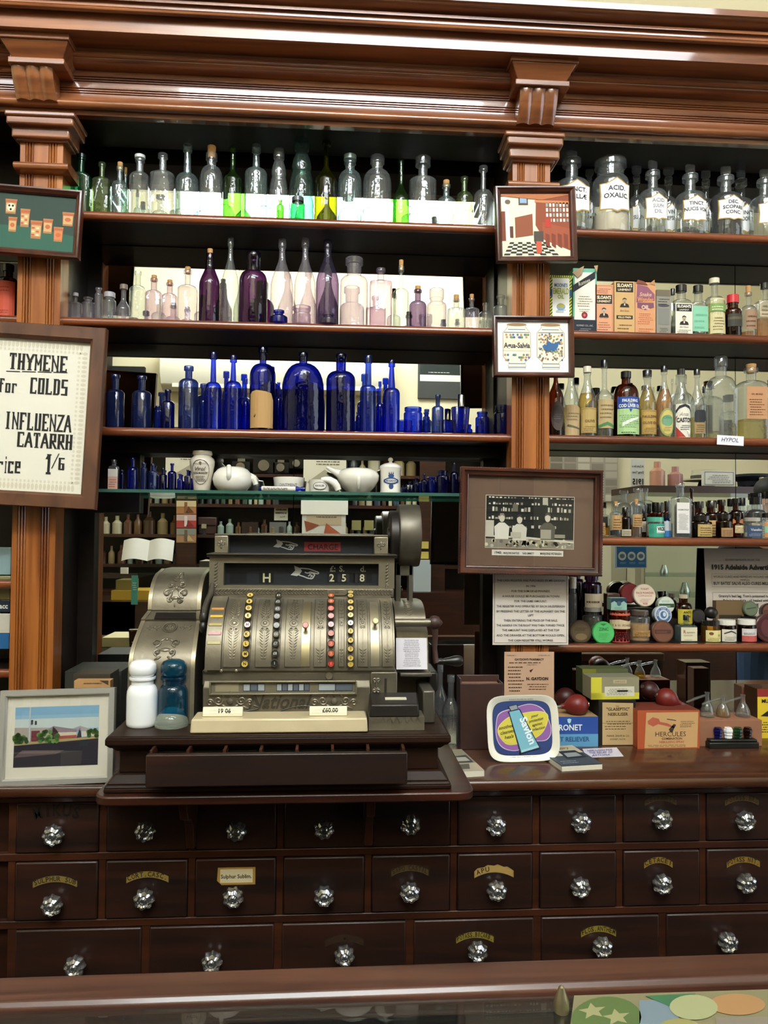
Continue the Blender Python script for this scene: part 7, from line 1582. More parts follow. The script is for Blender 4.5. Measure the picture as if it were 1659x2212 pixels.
def fern(xa, xb, v0, v1, mat, parent, off=.0035, simple=False):
    mb = MB(); cx = (xa+xb)/2; w = (xb-xa)/2; S = lambda u, v, o=0: KS(u, v, off+o); L = v1-v0
    def leafrow(va, vb, n, taper):
        for i in range(n):
            t = i/(n-1); v = va+(vb-va)*t; l = w*.42*(1-.55*t if taper > 0 else .45+.55*t)
            for s in (-1, 1): relief(mb, S, [(cx+s*l*.95, v, l*.8, .0013, s*.75 if s > 0 else pi-.75, .0016)])
        mb.tube([S(cx, va+(vb-va)*i/8, .0004) for i in range(9)], .0009, 5)
    if simple:
        leafrow(v0+L*.06, v0+L*.2, 5, -1); mb.tube([S(cx, v0+L*(.2+.25*i/6), .0004) for i in range(7)], .001, 5); leafrow(v0+L*.62, v0+L*.92, 6, 1)
    else:
        leafrow(v0+L*.10, v0+L*.42, 10, -1); leafrow(v0+L*.66, v0+L*.95, 9, 1)
    c = v0+L*.54; r = w*.5
    mb.tube([S(cx+r*cos(2*pi*i/20), c+r*sin(2*pi*i/20), .0005) for i in range(21)], .001, 5); relief(mb, S, [(cx, c, r*.5, r*.5, 0, .002)])
    for s in (-1, 1):
        curl(mb, S, cx+s*w*.3, c-r*1.7, w*.25, s, th=.001, h=.0015, a0=pi/2); curl(mb, S, cx+s*w*.3, c+r*1.6, w*.22, -s, th=.001, h=.0015, a0=-pi/2)
    mb.build('relief_fern', mat, parent)
for a, b, mat, simple in ((485, 524, 'nickel', 0), (553, 590, 'nickel', 0), (616, 652, 'nickel', 0), (678, 706, 'nickel', 1), (731, 744, 'nickel', 1), (772, 795, 'nickel', 1), (824, 849, 'nickel', 1)):
    p, xa, xb, v0, v1 = panel(a, b, 1297, 1440, 'ornament_panel', mat)
    fern(xa, xb, v0, v1, 'nickel_light' if a == 485 else 'nickel', p, simple=bool(simple))
# left plate with coloured tags
p, xa, xb, v0, v1 = panel(446, 482, 1294, 1446, 'tag_plate', 'nickel', .0005, .006)
for py, c_ in ((1321, '#c08a4a'), (1336, '#d0ab4a'), (1353, '#a8985a'), (1371, '#b04648'), (1390, '#b0a468')):
    mb = MB(); v = vat(py); mb.loft([[KS(xa+.004, v-.003+.006*i, .0061), KS(xb-.003, v-.003+.006*i, .0061), KS(xb-.0035, v-.0025+.005*i, .0075), KS(xa+.0045, v-.0025+.005*i, .0075)] for i in (0, 1)], col=lin(c_)); mb.build('tag', 'gloss_paint', p)
for px in (444, 477, 510): c = P(px, 1449, -.338); MB().ball((c.x, -.337, c.z), .0035, .002, .0035, 10, 6).build('screw', 'nickel_light', RB)
# key slots and keys
def key(px, py, r, mat, ring, ch, tc, parent, col=None):
    v = vat(py); y, z = kb(kt(py)); x = X(px, py, y); c = KS(x, v, 0); n = (KS(x, v, .01)-c).normalized(); n = (n+Vector((0, -.55, 0))).normalized()
    t = MB(); t.lathe([(0, .001), (r*.5, .001), (r*.5, .006), (r, .008), (r*1.05, .0105), (r, .013), (r*.86, .0132), (r*.84, .0122), (0, .0122)], c, axis=n, n=18, col=lin(col)); k = t.build('key', 'gloss_paint', parent, angle=40)
    t = MB(); t.lathe([(r*.86, .0125), (r*.95, .0142), (r*1.08, .0128), (r*1.1, .0095), (r*1.0, .0085)], c, axis=n, n=18, cap=False); t.build('key_rim', ring, k)
    if ch:
        ux = Vector((1, 0, 0)); uy = n.cross(ux)*1; uy = uy if uy.z > 0 else -uy
        A = Art(2*r, 2*r, plane(c+n*.0124-ux*r-uy*r, ux, uy, n), base=.0002); A.text(ch, .5, .32, .38, tc, .6, 1, bold=.03); A.build('key_letter', k)
def rows(n, y0, y1, p=1.25): return [y0+(y1-y0)*((i/(n-1))**p) for i in range(n)]
rk = .0068
for i, ch in enumerate('ABDEHKLMN'):
    ys = [1295, 1307, 1320, 1335, 1353, 1372, 1391, 1412, 1432]; key(541-11*i/8, ys[i], rk, '', 'nickel', ch, '#1c1a14', RB, '#d6b85e' if ch != 'H' else '#c9a8a0')
for i in range(9):
    ys = [1295, 1307, 1321, 1336, 1354, 1372, 1391, 1411, 1431]; key(602-8*i/8, ys[i], rk, '', 'nickel', '£%d' % (i+1) if i < 8 else '1', '#b8b4a6', RB, '#2c2b29')
rc_ = ['#b5603a', '#b5583a', '#c2574a', '#c4625a', '#c47d7c', '#c47d7c', '#c46252', '#bf6240', '#b84030']
for i in range(9):
    ys = [1295, 1306, 1320, 1335, 1352, 1370, 1391, 1411, 1432]; key(715, ys[i], .0066, '', 'nickel', str(9-i), '#e0b0a0', RB, rc_[i])
for i in range(10):
    ys = [1288, 1295, 1306, 1318, 1331, 1346, 1362, 1380, 1397, 1415]; 
    key(757, ys[i]+(i*.6), .0062, '', 'nickel', str(11-i), '#6a5428', RB, '#d2b86a' if i != 5 else '#d8d0b0')
key(757, 1433, .0062, '', 'nickel', '1', '#6a5428', RB, '#c9ac52')
for px in (535, 598, 715, 757): panel(px-9, px+9, 1294, 1442, 'key_channel', 'nickel_dark', .0003, .0012)
for a, b, c_, kc in ((650, 671, 660.5, '#d08a8a'), (799, 820, 810, '#d8cc9a')):
    p, xa, xb, v0, v1 = panel(a, b, 1302, 1440, 'slide_channel', 'brass' if a == 650 else 'nickel_light', .0005, .002)
    py = 1356 if a == 650 else 1347; v = vat(py); y, z = kb(kt(py)); x = X(c_, py, y); c = KS(x, v, 0); n = Vector((0, -1, .35)).normalized()
    MB().cyl(c, c+n*.02, .003, n=10).build('slide_stem', 'black_plastic', p)
    MB().lathe([(0, .018), (.005, .018), (.0065, .021), (.0065, .024), (.005, .026), (0, .026)], c, axis=n, n=18, col=lin(kc)).build('slide_knob', 'gloss_paint', p)
# fern frieze over the keys and number plate
fz0, fz1 = Z(640, 1288, -.20), Z(640, 1271, -.20); fa, fb = X(455, 1280, -.2), X(850, 1280, -.2)
mb = MB(); mb.box(fa, fb, -.205, -.03, KZ1-.002, fz1); fr = mb.build('frieze_band', 'nickel', RB, bevel=.002)
mb = MB(); S = front(0, -.2055, 0); zc_ = (fz0+fz1)/2+.001
for i in range(58):
    x = fa+.006+(fb-fa-.012)*i/57
    if .62 < i/57 < .78 and i/57 < .73 and i/57 > .63: continue
    for s in (-1, 1): relief(mb, S, [(x, zc_+s*.0032, .0042, .0012, s*.8, .0016)])
mb.build('relief_leaf', 'nickel', fr)
a, b = X(706, 1279, -.21), X(750, 1279, -.21); mb = MB(); hz_ = .0066
out = []
for cx, s in ((a+hz_, 1), (b-hz_, -1)):
    for i in range(9):
        t = (pi/2+pi*i/8) if s == 1 else (-pi/2+pi*i/8); out.append((cx+hz_*cos(t), zc_+hz_*sin(t)))
mb.prism([(x, -.206, z) for x, z in out], (0, -.003, 0)); pl_ = mb.build('number_plate', 'nickel_light', RB, bevel=.0008)
A = Art(b-a, .0132, front(a, -.209, zc_-.0066)); A.text('347', .5, .3, .35, '#4a4436', .3, 1).oval(.14, .5, .05, .15, '#6a6350', 1).oval(.86, .5, .05, .15, '#6a6350', 1); A.build('number', pl_)
# indicator box
ya = -.20; ix0, ix1 = X(452, 1240, ya), X(852, 1240, ya); iz0, iz1 = fz1, Z(640, 1205, ya)
mb = MB(); mb.box(ix0, ix1, -.165, -.05, iz0, iz1); ib = mb.build('indicator_case', 'nickel', RB, bevel=.002)
wx0, wx1 = X(483, 1240, ya), X(818, 1240, ya); wz0, wz1 = Z(640, 1265, ya), Z(640, 1217, ya)
mb = MB()
for x0, x1, z0, z1 in ((ix0, wx0, iz0, iz1), (wx1, ix1, iz0, iz1), (wx0, wx1, iz0, wz0), (wx0, wx1, wz1, iz1)): mb.box(x0, x1, ya, -.166, z0, z1)
mb.build('indicator_frame', 'nickel_light', ib)
A = Art(wx1-wx0, wz1-wz0, front(wx0, -.1755, wz0)); MB().box(wx0, wx1, -.1752, -.166, wz0, wz1).build('indicator_back', 'black_matte', ib)
def hand(A, x0, y0, w, h, col='#c9c9c4', l=2):
    def q(pts, c=col, l=l): A.poly([(x0+w*x, y0+h*y) for x, y in pts], c, l)
    def ln(pts, t=.018, c=col):
        for (a, b), (c2, d) in zip(pts, pts[1:]):
            dx, dy = (c2-a)*w*A.w, (d-b)*h*A.h; L = sqrt(dx*dx+dy*dy) or 1; tx = -dy/L*t*h*A.h/(A.w)*1.4; ty = dx/L*t*h*1.4
            A.poly([(x0+w*a-tx, y0+h*b-ty), (x0+w*c2-tx, y0+h*d-ty), (x0+w*c2+tx, y0+h*d+ty), (x0+w*a+tx, y0+h*b+ty)], c, l+1)
    q([(0, .28), (.16, .62), (.12, 1), (.34, .80), (.40, .58), (.30, .28), (.22, .2)])
    ln([(.34, .8), (.5, .78), (.66, .74), (.82, .62), (.98, .5), (1, .42), (.94, .38), (.8, .46)], .03); ln([(.30, .28), (.45, .18), (.6, .05), (.74, .0), (.8, .08), (.82, .2), (.86, .3), (.8, .46), (.7, .52), (.6, .42), (.5, .5)], .03); ln([(.62, .2), (.7, .3), (.78, .22), (.7, .12)], .025); ln([(.66, .36), (.76, .44), (.82, .34)], .025)
A.rect(0, 0, 1, 1, '#24262b', 0).rect(.03, .06, .14, .56, '#0b0b0c', 1).rect(.22, .06, .315, .56, '#0b0b0c', 1).text('H', .27, .12, .40, '#cfc99a', .05, 3, bold=.02)
hand(A, .425, .28, .185, .60)
for ch, u in (('£:', .70), ('S.', .76), ('d.', .90)): A.text(ch, u, .62, .26, '#c9c6b8', .08, 3, bold=.02)
A.rect(.665, .1, .845, .54, '#121214', 1).rect(.84, .1, .96, .54, '#121214', 1)
for i, u in enumerate((.715, .79, .70, .92, .875)): A.rect(.675+.058*i, .12, .70+.055*i, .52, '#2f2a2c', 2)
for ch, u in (('2', .695), ('5', .775), ('8', .895)): A.text(ch, u, .17, .33, '#d6cfa8', .05, 3, bold=.02)
A.build('indicator_face', ib)
MB().quad((wx0, ya+.004, wz0), (wx1, ya+.004, wz0), (wx1, ya+.004, wz1), (wx0, ya+.004, wz1)).build('indicator_glass', 'framing_glass', ib)
mb = MB(); S = front(0, ya-.0003, 0)
for xc in ((ix0+wx0)/2-.001, (wx1+ix1)/2+.001):
    for i in range(7): relief(mb, S, [(xc, wz0+.004+(wz1-wz0-.006)*i/6, .005, .0016, .7, .002)])
    curl(mb, S, xc, wz0-.001, .004, 1, th=.001, h=.0015)
mb.build('relief_leaf', 'nickel', ib)
# ledge and top sign
mb = MB(); za, zb2 = iz1, Z(640, 1197, -.21); a, b = X(446, 1202, -.212), X(858, 1202, -.212)
h = zb2-za; mb.sweep_x([(-.04, za), (-.20, za), (-.212, za+h*.3), (-.205, za+h*.45), (-.212, za+h*.6), (-.214, za+h), (-.04, za+h)], a, b); mb.build('ledge', 'nickel_dark', RB, bevel=.001)
ya = -.175; x0, x1 = X(464, 1178, ya), X(838, 1178, ya); z0, z1 = zb2, Z(640, 1160, ya)
mb = MB(); mb.box(x0, x1, -.15, -.05, z0, z1+.002); mb.box(x0, x1, ya-.004, -.045, z1+.002, z1+.006); ts = mb.build('sign_case', 'nickel', RB, bevel=.0015)
c0, c1 = X(493, 1178, ya), X(808, 1178, ya)
for p0, p1 in ((x0, c0), (c1, x1)):
    e = MB().box(p0, p1, ya-.004, -.149, z0, z1+.002).build('sign_end', 'nickel_light', ts, bevel=.002)
    mb = MB(); S = front(0, ya-.0043, 0); u, v = (p0+p1)/2, (z0+z1)/2+.003; relief(mb, S, [(u, v, .003, .008, 0, .002), (u, v-.008, .002, .004, 0, .002)])
    for s in (-1, 1): curl(mb, S, u+s*.005, v, .0045, s, th=.001, h=.0015)
    mb.build('relief_scroll', 'nickel', e)
A = Art(c1-c0, z1-z0, front(c0, -.1505, z0)); A.rect(0, 0, 1, 1, '#222327', 0); hand(A, .30, .22, .17, .62, '#b9bab8')
A.rect(.515, .14, .77, .70, '#8a2f30', 1).text('CHARGE', .645, .24, .33, '#2c1414', .22, 3, bold=.02); A.build('sign_face', ts)
MB().quad((c0, ya+.003, z0), (c1, ya+.003, z0), (c1, ya+.003, z1), (c0, ya+.003, z1)).build('sign_glass', 'framing_glass', ts)
# ---- left housing with hood
hx0, hx1 = X(332, 1280, -.18), X(441, 1280, -.18)
def H(py, Y): return (Y, Z(385, py, Y))
sec = [(0.0, ZBASE), (0.0, Z(385, 1226, -.02)), (-.10, Z(385, 1229, -.10))]
for i in range(7):
    t = i/6*pi/2; y0, z0 = H(1236, -.135); y1, z1 = H(1318, -.225); sec.append((y0+(y1-y0)*sin(t), z1+(z0-z1)*cos(t)))
sec += [H(1319, -.222), H(1322, -.232), H(1338, -.252), H(1342, -.25)]
for i in range(1, 7):
    t = i/6; sec.append((-.25-.075*sin(t*pi/2), Z(385, 1342+105*t, -.25-.075*sin(t*pi/2))))
sec += [(-.33, ZBASE)]
mb = MB(); lh = []
def widen(z): zz = Z(385, 1330, -.24); return 0 if z > zz else .006+.006*min(1, (zz-z)/.06)
mb.loft([[(hx0-widen(z), y, z) for y, z in sec], [(hx1+widen(z)*.6, y, z) for y, z in sec]])
lhs = mb.build('roll_housing', 'nickel', RB, angle=28)
# raised edges
mb = MB()
for xx, s in ((hx0, -1), (hx1, 1)):
    mb.loft([[(xx+(-widen(z) if s < 0 else widen(z)*.6)-s*.007, y-.002, z+.001), (xx+(-widen(z) if s < 0 else widen(z)*.6)+s*.001, y-.002, z+.001), (xx+(-widen(z) if s < 0 else widen(z)*.6)+s*.001, y+.003, z-.002), (xx+(-widen(z) if s < 0 else widen(z)*.6)-s*.007, y+.003, z-.002)] for y, z in sec[2:]])
mb.build('housing_edge', 'nickel_light', lhs, angle=30)
def hS(pts):
    L = [0]
    for i in range(len(pts)-1): L.append(L[-1]+sqrt((pts[i+1][0]-pts[i][0])**2+(pts[i+1][1]-pts[i][1])**2))
    def S(u, v, off=0):      # v measured downwards along the section
        v = max(0, min(L[-1]-1e-6, v)); i = 0
        while L[i+1] < v: i += 1
        f = (v-L[i])/(L[i+1]-L[i]); (y0, z0), (y1, z1) = pts[i], pts[i+1]; l = sqrt((y1-y0)**2+(z1-z0)**2) or 1; ny, nz = (z1-z0)/l, -(y1-y0)/l
        return Vector((u, y0+(y1-y0)*f+ny*off, z0+(z1-z0)*f+nz*off))
    return S, L[-1]
S1_, L1 = hS(sec[3:10]); cx = (hx0+hx1)/2; mb = MB()
for i in range(9):
    t = i/8; l = .004+.010*t
    for s in (-1, 1): relief(mb, S1_, [(cx+s*l*.55, L1*(.12+.45*t), l*.6, .0022, s*.9 if s > 0 else pi-.9, .0022)]) if False else relief(mb, S1_, [(cx+s*l*.6, L1*(.10+.45*t), l*.62, .002, (pi/2+s*.9), .0022)])
for s in (-1, 1):
    curl(mb, S1_, cx+s*.017, L1*.72, .011, s, a0=pi/2, th=.002); curl(mb, S1_, cx+s*.013, L1*.56, .008, -s, a0=-pi/2, th=.0018); curl(mb, S1_, cx+s*.010, L1*.84, .006, s, th=.0018)
    relief(mb, S1_, [(cx+s*.008, L1*.68, .010, .003, s*.7, .0025)])
relief(mb, S1_, [(cx, L1*.60, .004, .006, 0, .003), (cx, L1*.80, .007, .004, 0, .003), (cx, L1*.92, .002, .005, 0, .002)])
mb.build('relief_scroll', 'nickel', lhs)
y0, z0 = H(1323, -.233); y1, z1 = H(1337, -.2525)
MB().add([(hx0+.018, y0-.0015, z0), (hx1-.002, y0-.0015, z0), (hx1-.002, y1-.0015, z1), (hx0+.018, y1-.0015, z1)], [(0, 1, 2, 3)]).build('paper_window', 'iron', lhs)
S2_, L2 = hS(sec[13:20]); mb = MB(); v = L2*.16
mb.tube([S2_(cx+.0135*cos(2*pi*i/24), v+.0135*sin(2*pi*i/24), .0008) for i in range(25)], .0016, 6); mb.tube([S2_(cx+.0095*cos(2*pi*i/24), v+.0095*sin(2*pi*i/24), .0008) for i in range(25)], .0012, 6)
for i in range(5): relief(mb, S2_, [(cx+.005*cos(2*pi*i/5), v+.005*sin(2*pi*i/5), .003, .002, 2*pi*i/5, .002)])
for s in (-1, 1):
    for k in range(2):
        for q in range(4): relief(mb, S2_, [(cx+s*(.026+.014*k+.004*cos(q*pi/2)), v+.005*sin(q*pi/2), .004, .0018, q*pi/2+s*.6, .002)])
v2 = L2*.52
for s in (-1, 1):
    curl(mb, S2_, cx+s*.019, v2, .0095, s, a0=pi/2, th=.0018); curl(mb, S2_, cx+s*.014, v2+.022, .007, -s, a0=pi/2, th=.0018); relief(mb, S2_, [(cx+s*.008, v2-.008, .008, .0025, s*.6, .0022), (cx+s*.012, v2+.034, .008, .003, s*.5, .0022)])
relief(mb, S2_, [(cx, v2+.016, .011, .005, 0, .0025), (cx, v2-.010, .004, .004, 0, .003)])
mb.build('relief_scroll', 'nickel', lhs)
# lever between housing and keyboard
q = [P(x, y, Y) for x, y, Y in ((459, 1262, -.2), (455, 1282, -.22), (449, 1296, -.24), (443, 1312, -.265), (440, 1330, -.29))]
lv = MB().tube(q, [.005, .006, .006, .006, .005], 10).build('lever', 'nickel_dark', RB)
c = q[-1]; MB().lathe([(0, -.006), (.008, -.004), (.009, .004), (.007, .012), (.006, .014), (.008, .018), (.007, .028), (.003, .034), (0, .034)], c, axis=(0, -.3, -1), n=16).build('lever_knob', 'black_plastic', lv)
# gap behind
# ---- paper drum on its post at the top right
Yd = -.10; d0, d1 = X(858, 1155, Yd), X(904, 1155, Yd); cz = (Z(880, 1090, Yd)+Z(880, 1224, Yd))/2; rd = (Z(880, 1090, Yd)-Z(880, 1224, Yd))/2
mb = MB(); mb.lathe([(0, 0), (rd*.93, 0), (rd*.985, .002), (rd, .005), (rd, d1-d0-.004), (rd*.98, d1-d0), (0, d1-d0)], (d0, Yd, cz), axis=(1, 0, 0), n=48)
dm = mb.build('paper_drum', 'nickel_dark', RB, angle=30)
e0 = X(837, 1155, Yd); mb = MB(); mb.lathe([(0, 0), (rd*.3, 0), (rd*.32, .004), (rd*.72, .006), (rd*.82, .003), (rd*.86, .006), (rd*.86, d0-e0), (0, d0-e0)], (e0, Yd, cz-.004), axis=(1, 0, 0), n=40); mb.build('drum_face', 'iron', dm, angle=30)
mb = MB(); xa, xb = X(853, 1260, Yd), X(890, 1260, Yd); zb3 = Z(870, 1302, Yd); zt3 = cz-rd*.86
mb.box(xa, xa+.012, Yd-.02, Yd+.02, zb3-.01, zt3); mb.box(xb-.010, xb, Yd-.02, Yd+.02, zb3-.01, zt3); mb.box(xa, xb, Yd-.02, Yd+.02, zt3-.03, zt3+.012); mb.build('drum_post', 'nickel_dark', RB, bevel=.002)
# ---- right housing
ra, rb = X(855, 1370, -.22), X(922, 1370, -.22)
sec = [(0.0, ZBASE), (0.0, Z(890, 1296, -.05)), (-.06, Z(890, 1294, -.06))]
for i in range(7):
    t = i/6*pi/2; y0, z0 = -.10, Z(890, 1296, -.10); y1, z1 = -.20, Z(890, 1345, -.20); sec.append((y0+(y1-y0)*sin(t), z1+(z0-z1)*cos(t)))
sec += [(-.235, Z(890, 1365, -.235)), (-.255, Z(890, 1452, -.255)), (-.22, Z(890, 1458, -.22)), (-.22, ZBASE)]
rh = MB().sweep_x(sec, ra, rb).build('crank_housing', 'nickel', RB, angle=28)
S3_, L3 = hS(sec[3:10]); mb = MB(); cx = (ra+rb)/2-.002
for i in range(9):
    for s in (-1, 1): relief(mb, S3_, [(cx+s*.0045, L3*(.12+.7*i/8), .006, .0016, pi/2+s*.9, .0016)])
mb.build('relief_fern', 'nickel', rh)
# note taped on the right housing
a = P(856, 1446, -.275); b = P(922, 1378, -.262); o = Vector((a.x, -.2755, a.z)); vv = (Vector((a.x, -.262, b.z))-o); h = vv.length; vv.normalize()
nt_ = thing('paper_note', 'small white typed note taped on the right side of the cash register', 'note', (a.x, -.27, a.z))
w = b.x-a.x; nn = Vector((0, -1, .1)).normalized(); MB().prism([o, o+Vector((w, 0, 0)), o+Vector((w, 0, 0))+vv*h, o+vv*h], -nn*.0006, col=lin('#dcd6da')).build('sheet', 'paint', nt_)
A = Art(w, h, plane(o, (1, 0, 0), vv, nn), base=.0003)
for i, s in enumerate(['1906 CASH REGISTER £60.00', 'THIS CASH REGISTER WAS', 'PURCHASED BY MR GAYDON', 'IN 1906 FOR THE SUM OF 60', 'POUNDS. A HOUSE COULD BE', 'PURCHASED IN TOWN FOR THE', 'SAME AMOUNT. THE REGISTER', 'WAS OPERATED BY EACH', 'SALESPERSON BY PRESSING', 'THE LETTER ON THE LEFT', 'THEN ENTERING THE PRICE', 'OF THE SALE. THE HANDLE ON', 'THE RIGHT WAS TURNED TWICE', 'THE AMOUNT WAS DISPLAYED', 'THE CASH REGISTER STILL WORKS']): A.text(s, .5, .91-.058*i, .026, '#4a464e', .9, 2, bold=.01)
A.build('lettering', nt_)
MB().box(ra+.004, rb+.003, -.285, -.26, a.z-.014, a.z-.006).build('note_ledge', 'nickel_dark', rh, bevel=.002)
# crank
Yc = -.265; zb4 = Z(890, 1345, Yc); p0 = X(853, 1345, Yc); p1 = X(940, 1345, Yc)
cr = MB().cyl((p0, Yc, zb4), (p1-.006, Yc, zb4), .0082, n=18).build('crank_shaft', 'nickel', RB)
MB().lathe([(0, 0), (.012, 0), (.0145, .006), (.0145, .012), (.012, .018), (.008, .020), (.004, .024), (0, .026)], (p1-.010, Yc, zb4), axis=(1, 0, 0), n=18).build('crank_hub', 'leather', cr)
q = [P(x, y, Yc) for x, y in ((938, 1350), (940, 1375), (939, 1400), (941, 1424), (944, 1430))]
MB().tube(q, [.009, .006, .005, .006, .008], 10).build('crank_arm', 'leather', cr)
c = P(945, 1429, Yc); MB().lathe([(0, 0), (.006, 0), (.007, .008), (.0055, .012), (.0065, .016), (.0085, .026), (.0115, .038), (.0115, .046), (.008, .052), (0, .053)], c, axis=(1, 0, .03), n=20).build('crank_handle', 'black_plastic', cr)
MB().box(X(925, 1440, -.25), X(945, 1440, -.25), -.26, -.15, Z(935, 1492, -.25), Z(935, 1450, -.25)).build('crank_bracket', 'iron', RB, bevel=.004)
# things standing on the till base
apoth(273, 340, 1424, 1560, 'white_milk', 'glossy white lidded apothecary jar on the left of the register base')
apoth(342, 405, 1424, 1560, G['petrol'], 'transparent petrol blue lidded jar beside the white one')
c = PZ(363, 1577, ZBASE); R = (P(400, 1565, c.y+.02).x-P(327, 1565, c.y+.02).x)/2
pw = MB(); n = 32; rings = [[(c.x+R*cos(a)*math.cos(f), c.y+R+R*sin(a)*math.cos(f), ZBASE+.0005+R*1.12*math.sin(f)) for a in [2*pi*i/n for i in range(n)]] for f in [0, .2, .4, .6, .8, 1.0, 1.2, 1.4, 1.53]]
pw.loft(rings); pwo = pw.build('paperweight', 'clear_dome', label='clear glass dome paperweight on the front edge of the register base', cat='paperweight', angle=60)
MB().lathe([(0, .0012), (R*.9, .0012), (R*.9, .003), (0, .003)], (c.x, c.y+R, ZBASE), n=28, col=lin('#9a9f84')).build('base_disc', 'paint', pwo, label='pale green base seen through the dome')
# ================================================================ the room behind, seen in the mirrors
OY = -4.0
def obox(mb, px0, px1, py0, py1, y0, y1, **k):
    a = PM(px0, py1, y1); b = PM(px1, py0, y1); return mb.box(min(a.x, b.x), max(a.x, b.x), y0, y1, min(a.z, b.z), max(a.z, b.z), **k)
opp = thing('shelf_unit', 'dark wooden shelving across the shop seen in the mirrors', 'shelves', (0, OY, 0))
a = PM(150, 1200, OY); b = PM(1060, 1200, OY); ox0, ox1 = a.x, b.x
ztop = PM(600, 960, OY).z
MB().box(ox0, ox1, OY-.28, OY-.26, 0, ztop).build('back_board', 'black_wood', opp)
MB().box(ox0-.05, ox1+.05, OY-.28, OY+.05, ztop, ztop+.12).build('cornice', 'dark_mahogany', opp)
SZ = [PM(600, y, OY).z for y in (1024, 1090, 1156, 1220)]
for z in SZ: MB().box(ox0, ox1, OY-.26, OY, z-.025, z).build('shelf', 'dark_mahogany', opp)
MB().box(ox0, ox1, OY-.28, OY+.22, 0, .98).build('lower_cupboard', 'dark_mahogany', opp)
for px0, px1 in ((381, 424), (148, 160), (905, 960), (1050, 1062)):
    mb = MB(); a = PM(px0, 1200, OY); b = PM(px1, 1200, OY); mb.box(a.x, b.x, OY-.02, OY+.03, .98, ztop); mb.build('upright', 'dark_mahogany', opp)
rg = random.Random(21)
def farbottle(x, z, h, r, col, y=OY-.06):
    mb = MB(); mb.lathe([(0, 0), (r, 0), (r, h*.6), (r*.4, h*.76), (r*.4, h), (0, h)], (x, y, z), n=10, col=lin(col))
    o = mb.build('bottle', 'gloss_paint', label='bottle on the dark shelves across the shop, seen in the mirror', cat='bottle', group='bottles on the shelves across the shop'); return o
pal = ['#3a2414', '#54381c', '#2a3a2c', '#7a6a48', '#9a8a5c', '#2c3648', '#5a3a28', '#8a9a8c', '#b0a88a', '#3a3a3a']
for zi, (p0, p1, h0, h1) in ((3, (170, 375, .10, .17)), (2, (215, 378, .13, .20)), (1, (230, 590, .07, .13)), (0, (700, 900, .12, .2)), (2, (430, 900, .07, .13)), (1, (760, 900, .08, .14))):
    x = PM(p0, 1150, OY).x; xe = PM(p1, 1150, OY).x
    while x < xe:
        h = rg.uniform(h0, h1); r = h*rg.uniform(.18, .28); farbottle(x+r, SZ[zi], h, r, rg.choice(pal)); x += 2*r+rg.uniform(.004, .02)
def obj_m(name, label, cat, px0, px1, py0, py1, y0, y1, col, mat='paint', art=None, parent=None):
    mb = obox(MB(), px0, px1, py0, py1, y0, y1, col=lin(col)); o = mb.build(name, mat, parent, label=label, cat=cat)
    if art:
        a = PM(px0, py1, y1); b = PM(px1, py0, y1)
        # the face looks towards the mirror (+Y): its own left is the larger x
        A = Art(abs(b.x-a.x), abs(b.z-a.z), plane((max(a.x, b.x), y1, min(a.z, b.z)), (-1, 0, 0), (0, 0, 1), (0, 1, 0)), base=.002, step=.001); art(A); A.build('printed_face', o)
    return o
def temple(A): A.rect(0, 0, 1, 1, '#d8d0b8', 0).poly([(.1, .3), (.5, .62), (.9, .3), (.9, .26), (.1, .26)], '#a59c86', 1).rect(.12, .0, .88, .26, '#bdb49c', 1).lines(.15, .85, .74, .95, 3, '#6a6252')
obj_m('hanging_sheet', 'cream sheet with a gabled building hanging across the shop', 'poster', 357, 467, 973, 1053, OY+.04, OY+.045, '#d8cfae', art=temple)
obj_m('hanging_sheet', 'white printed tea towel with a temple front across the shop', 'poster', 655, 748, 983, 1066, OY+.06, OY+.065, '#e2dfd2', art=temple)
obj_m('folded_sheet', 'plain white folded sheet below the tea towel across the shop', 'sheet', 650, 752, 1076, 1111, OY+.07, OY+.075, '#efece0')
obj_m('picture_poster', 'poster of red-roofed buildings under the folded sheet across the shop', 'poster', 652, 747, 1111, 1158, OY+.06, OY+.066, '#cfccc0', art=lambda A: A.rect(.1, .5, .9, .95, '#b9a688', 0).poly([(.1, .1), (.45, .6), (.5, .1)], '#a85a3c', 1).poly([(.6, .5), (.95, .7), (.9, .2)], '#8a4a30', 1).lines(.2, .8, .85, .95, 1, '#5a5248'))
for i, (y0, y1, c) in enumerate(((1082, 1110, '#a8764a'), (1112, 1140, '#b0443c'), (1142, 1172, '#a8805c'))):
    obj_m('postcard', ['postcard of a brown landscape, top of three on the far upright', 'postcard of red costumes, middle of three on the far upright', 'postcard of a stone building, lowest of three on the far upright'][i], 'postcard', 381, 424, y0, y1, OY+.032, OY+.036, c, art=lambda A, c=c, i=i: A.rect(0, .55, 1, 1, ['#cdbb8e', '#c9a8a0', '#8a8a80'][i], 0).poly([(.1, .1), (.4, .6), (.5, .1)], ['#6a4028', '#8a2a2c', '#c9a878'][i], 1).rect(.45, .1, .6, .9, ['#8a5c3a', '#e0d0c8', '#6a5a48'][i], 1))
def satchel():
    t = thing('leather_satchel', 'brown leather satchel on the shelf across the shop', 'bag', PM(446, 1156, OY))
    mb = MB(); obox(mb, 427, 467, 1120, 1155, OY-.16, OY-.03); mb.build('bag_body', 'leather', t, bevel=.012)
    mb = MB(); obox(mb, 426, 468, 1117, 1136, OY-.165, OY-.022); mb.build('flap', 'leather', t, bevel=.01)
    c = PM(441, 1136, OY-.02); MB().box(c.x-.02, c.x+.02, OY-.022, OY-.012, c.z-.02, c.z+.015).build('clasp', 'steel', t)
satchel()
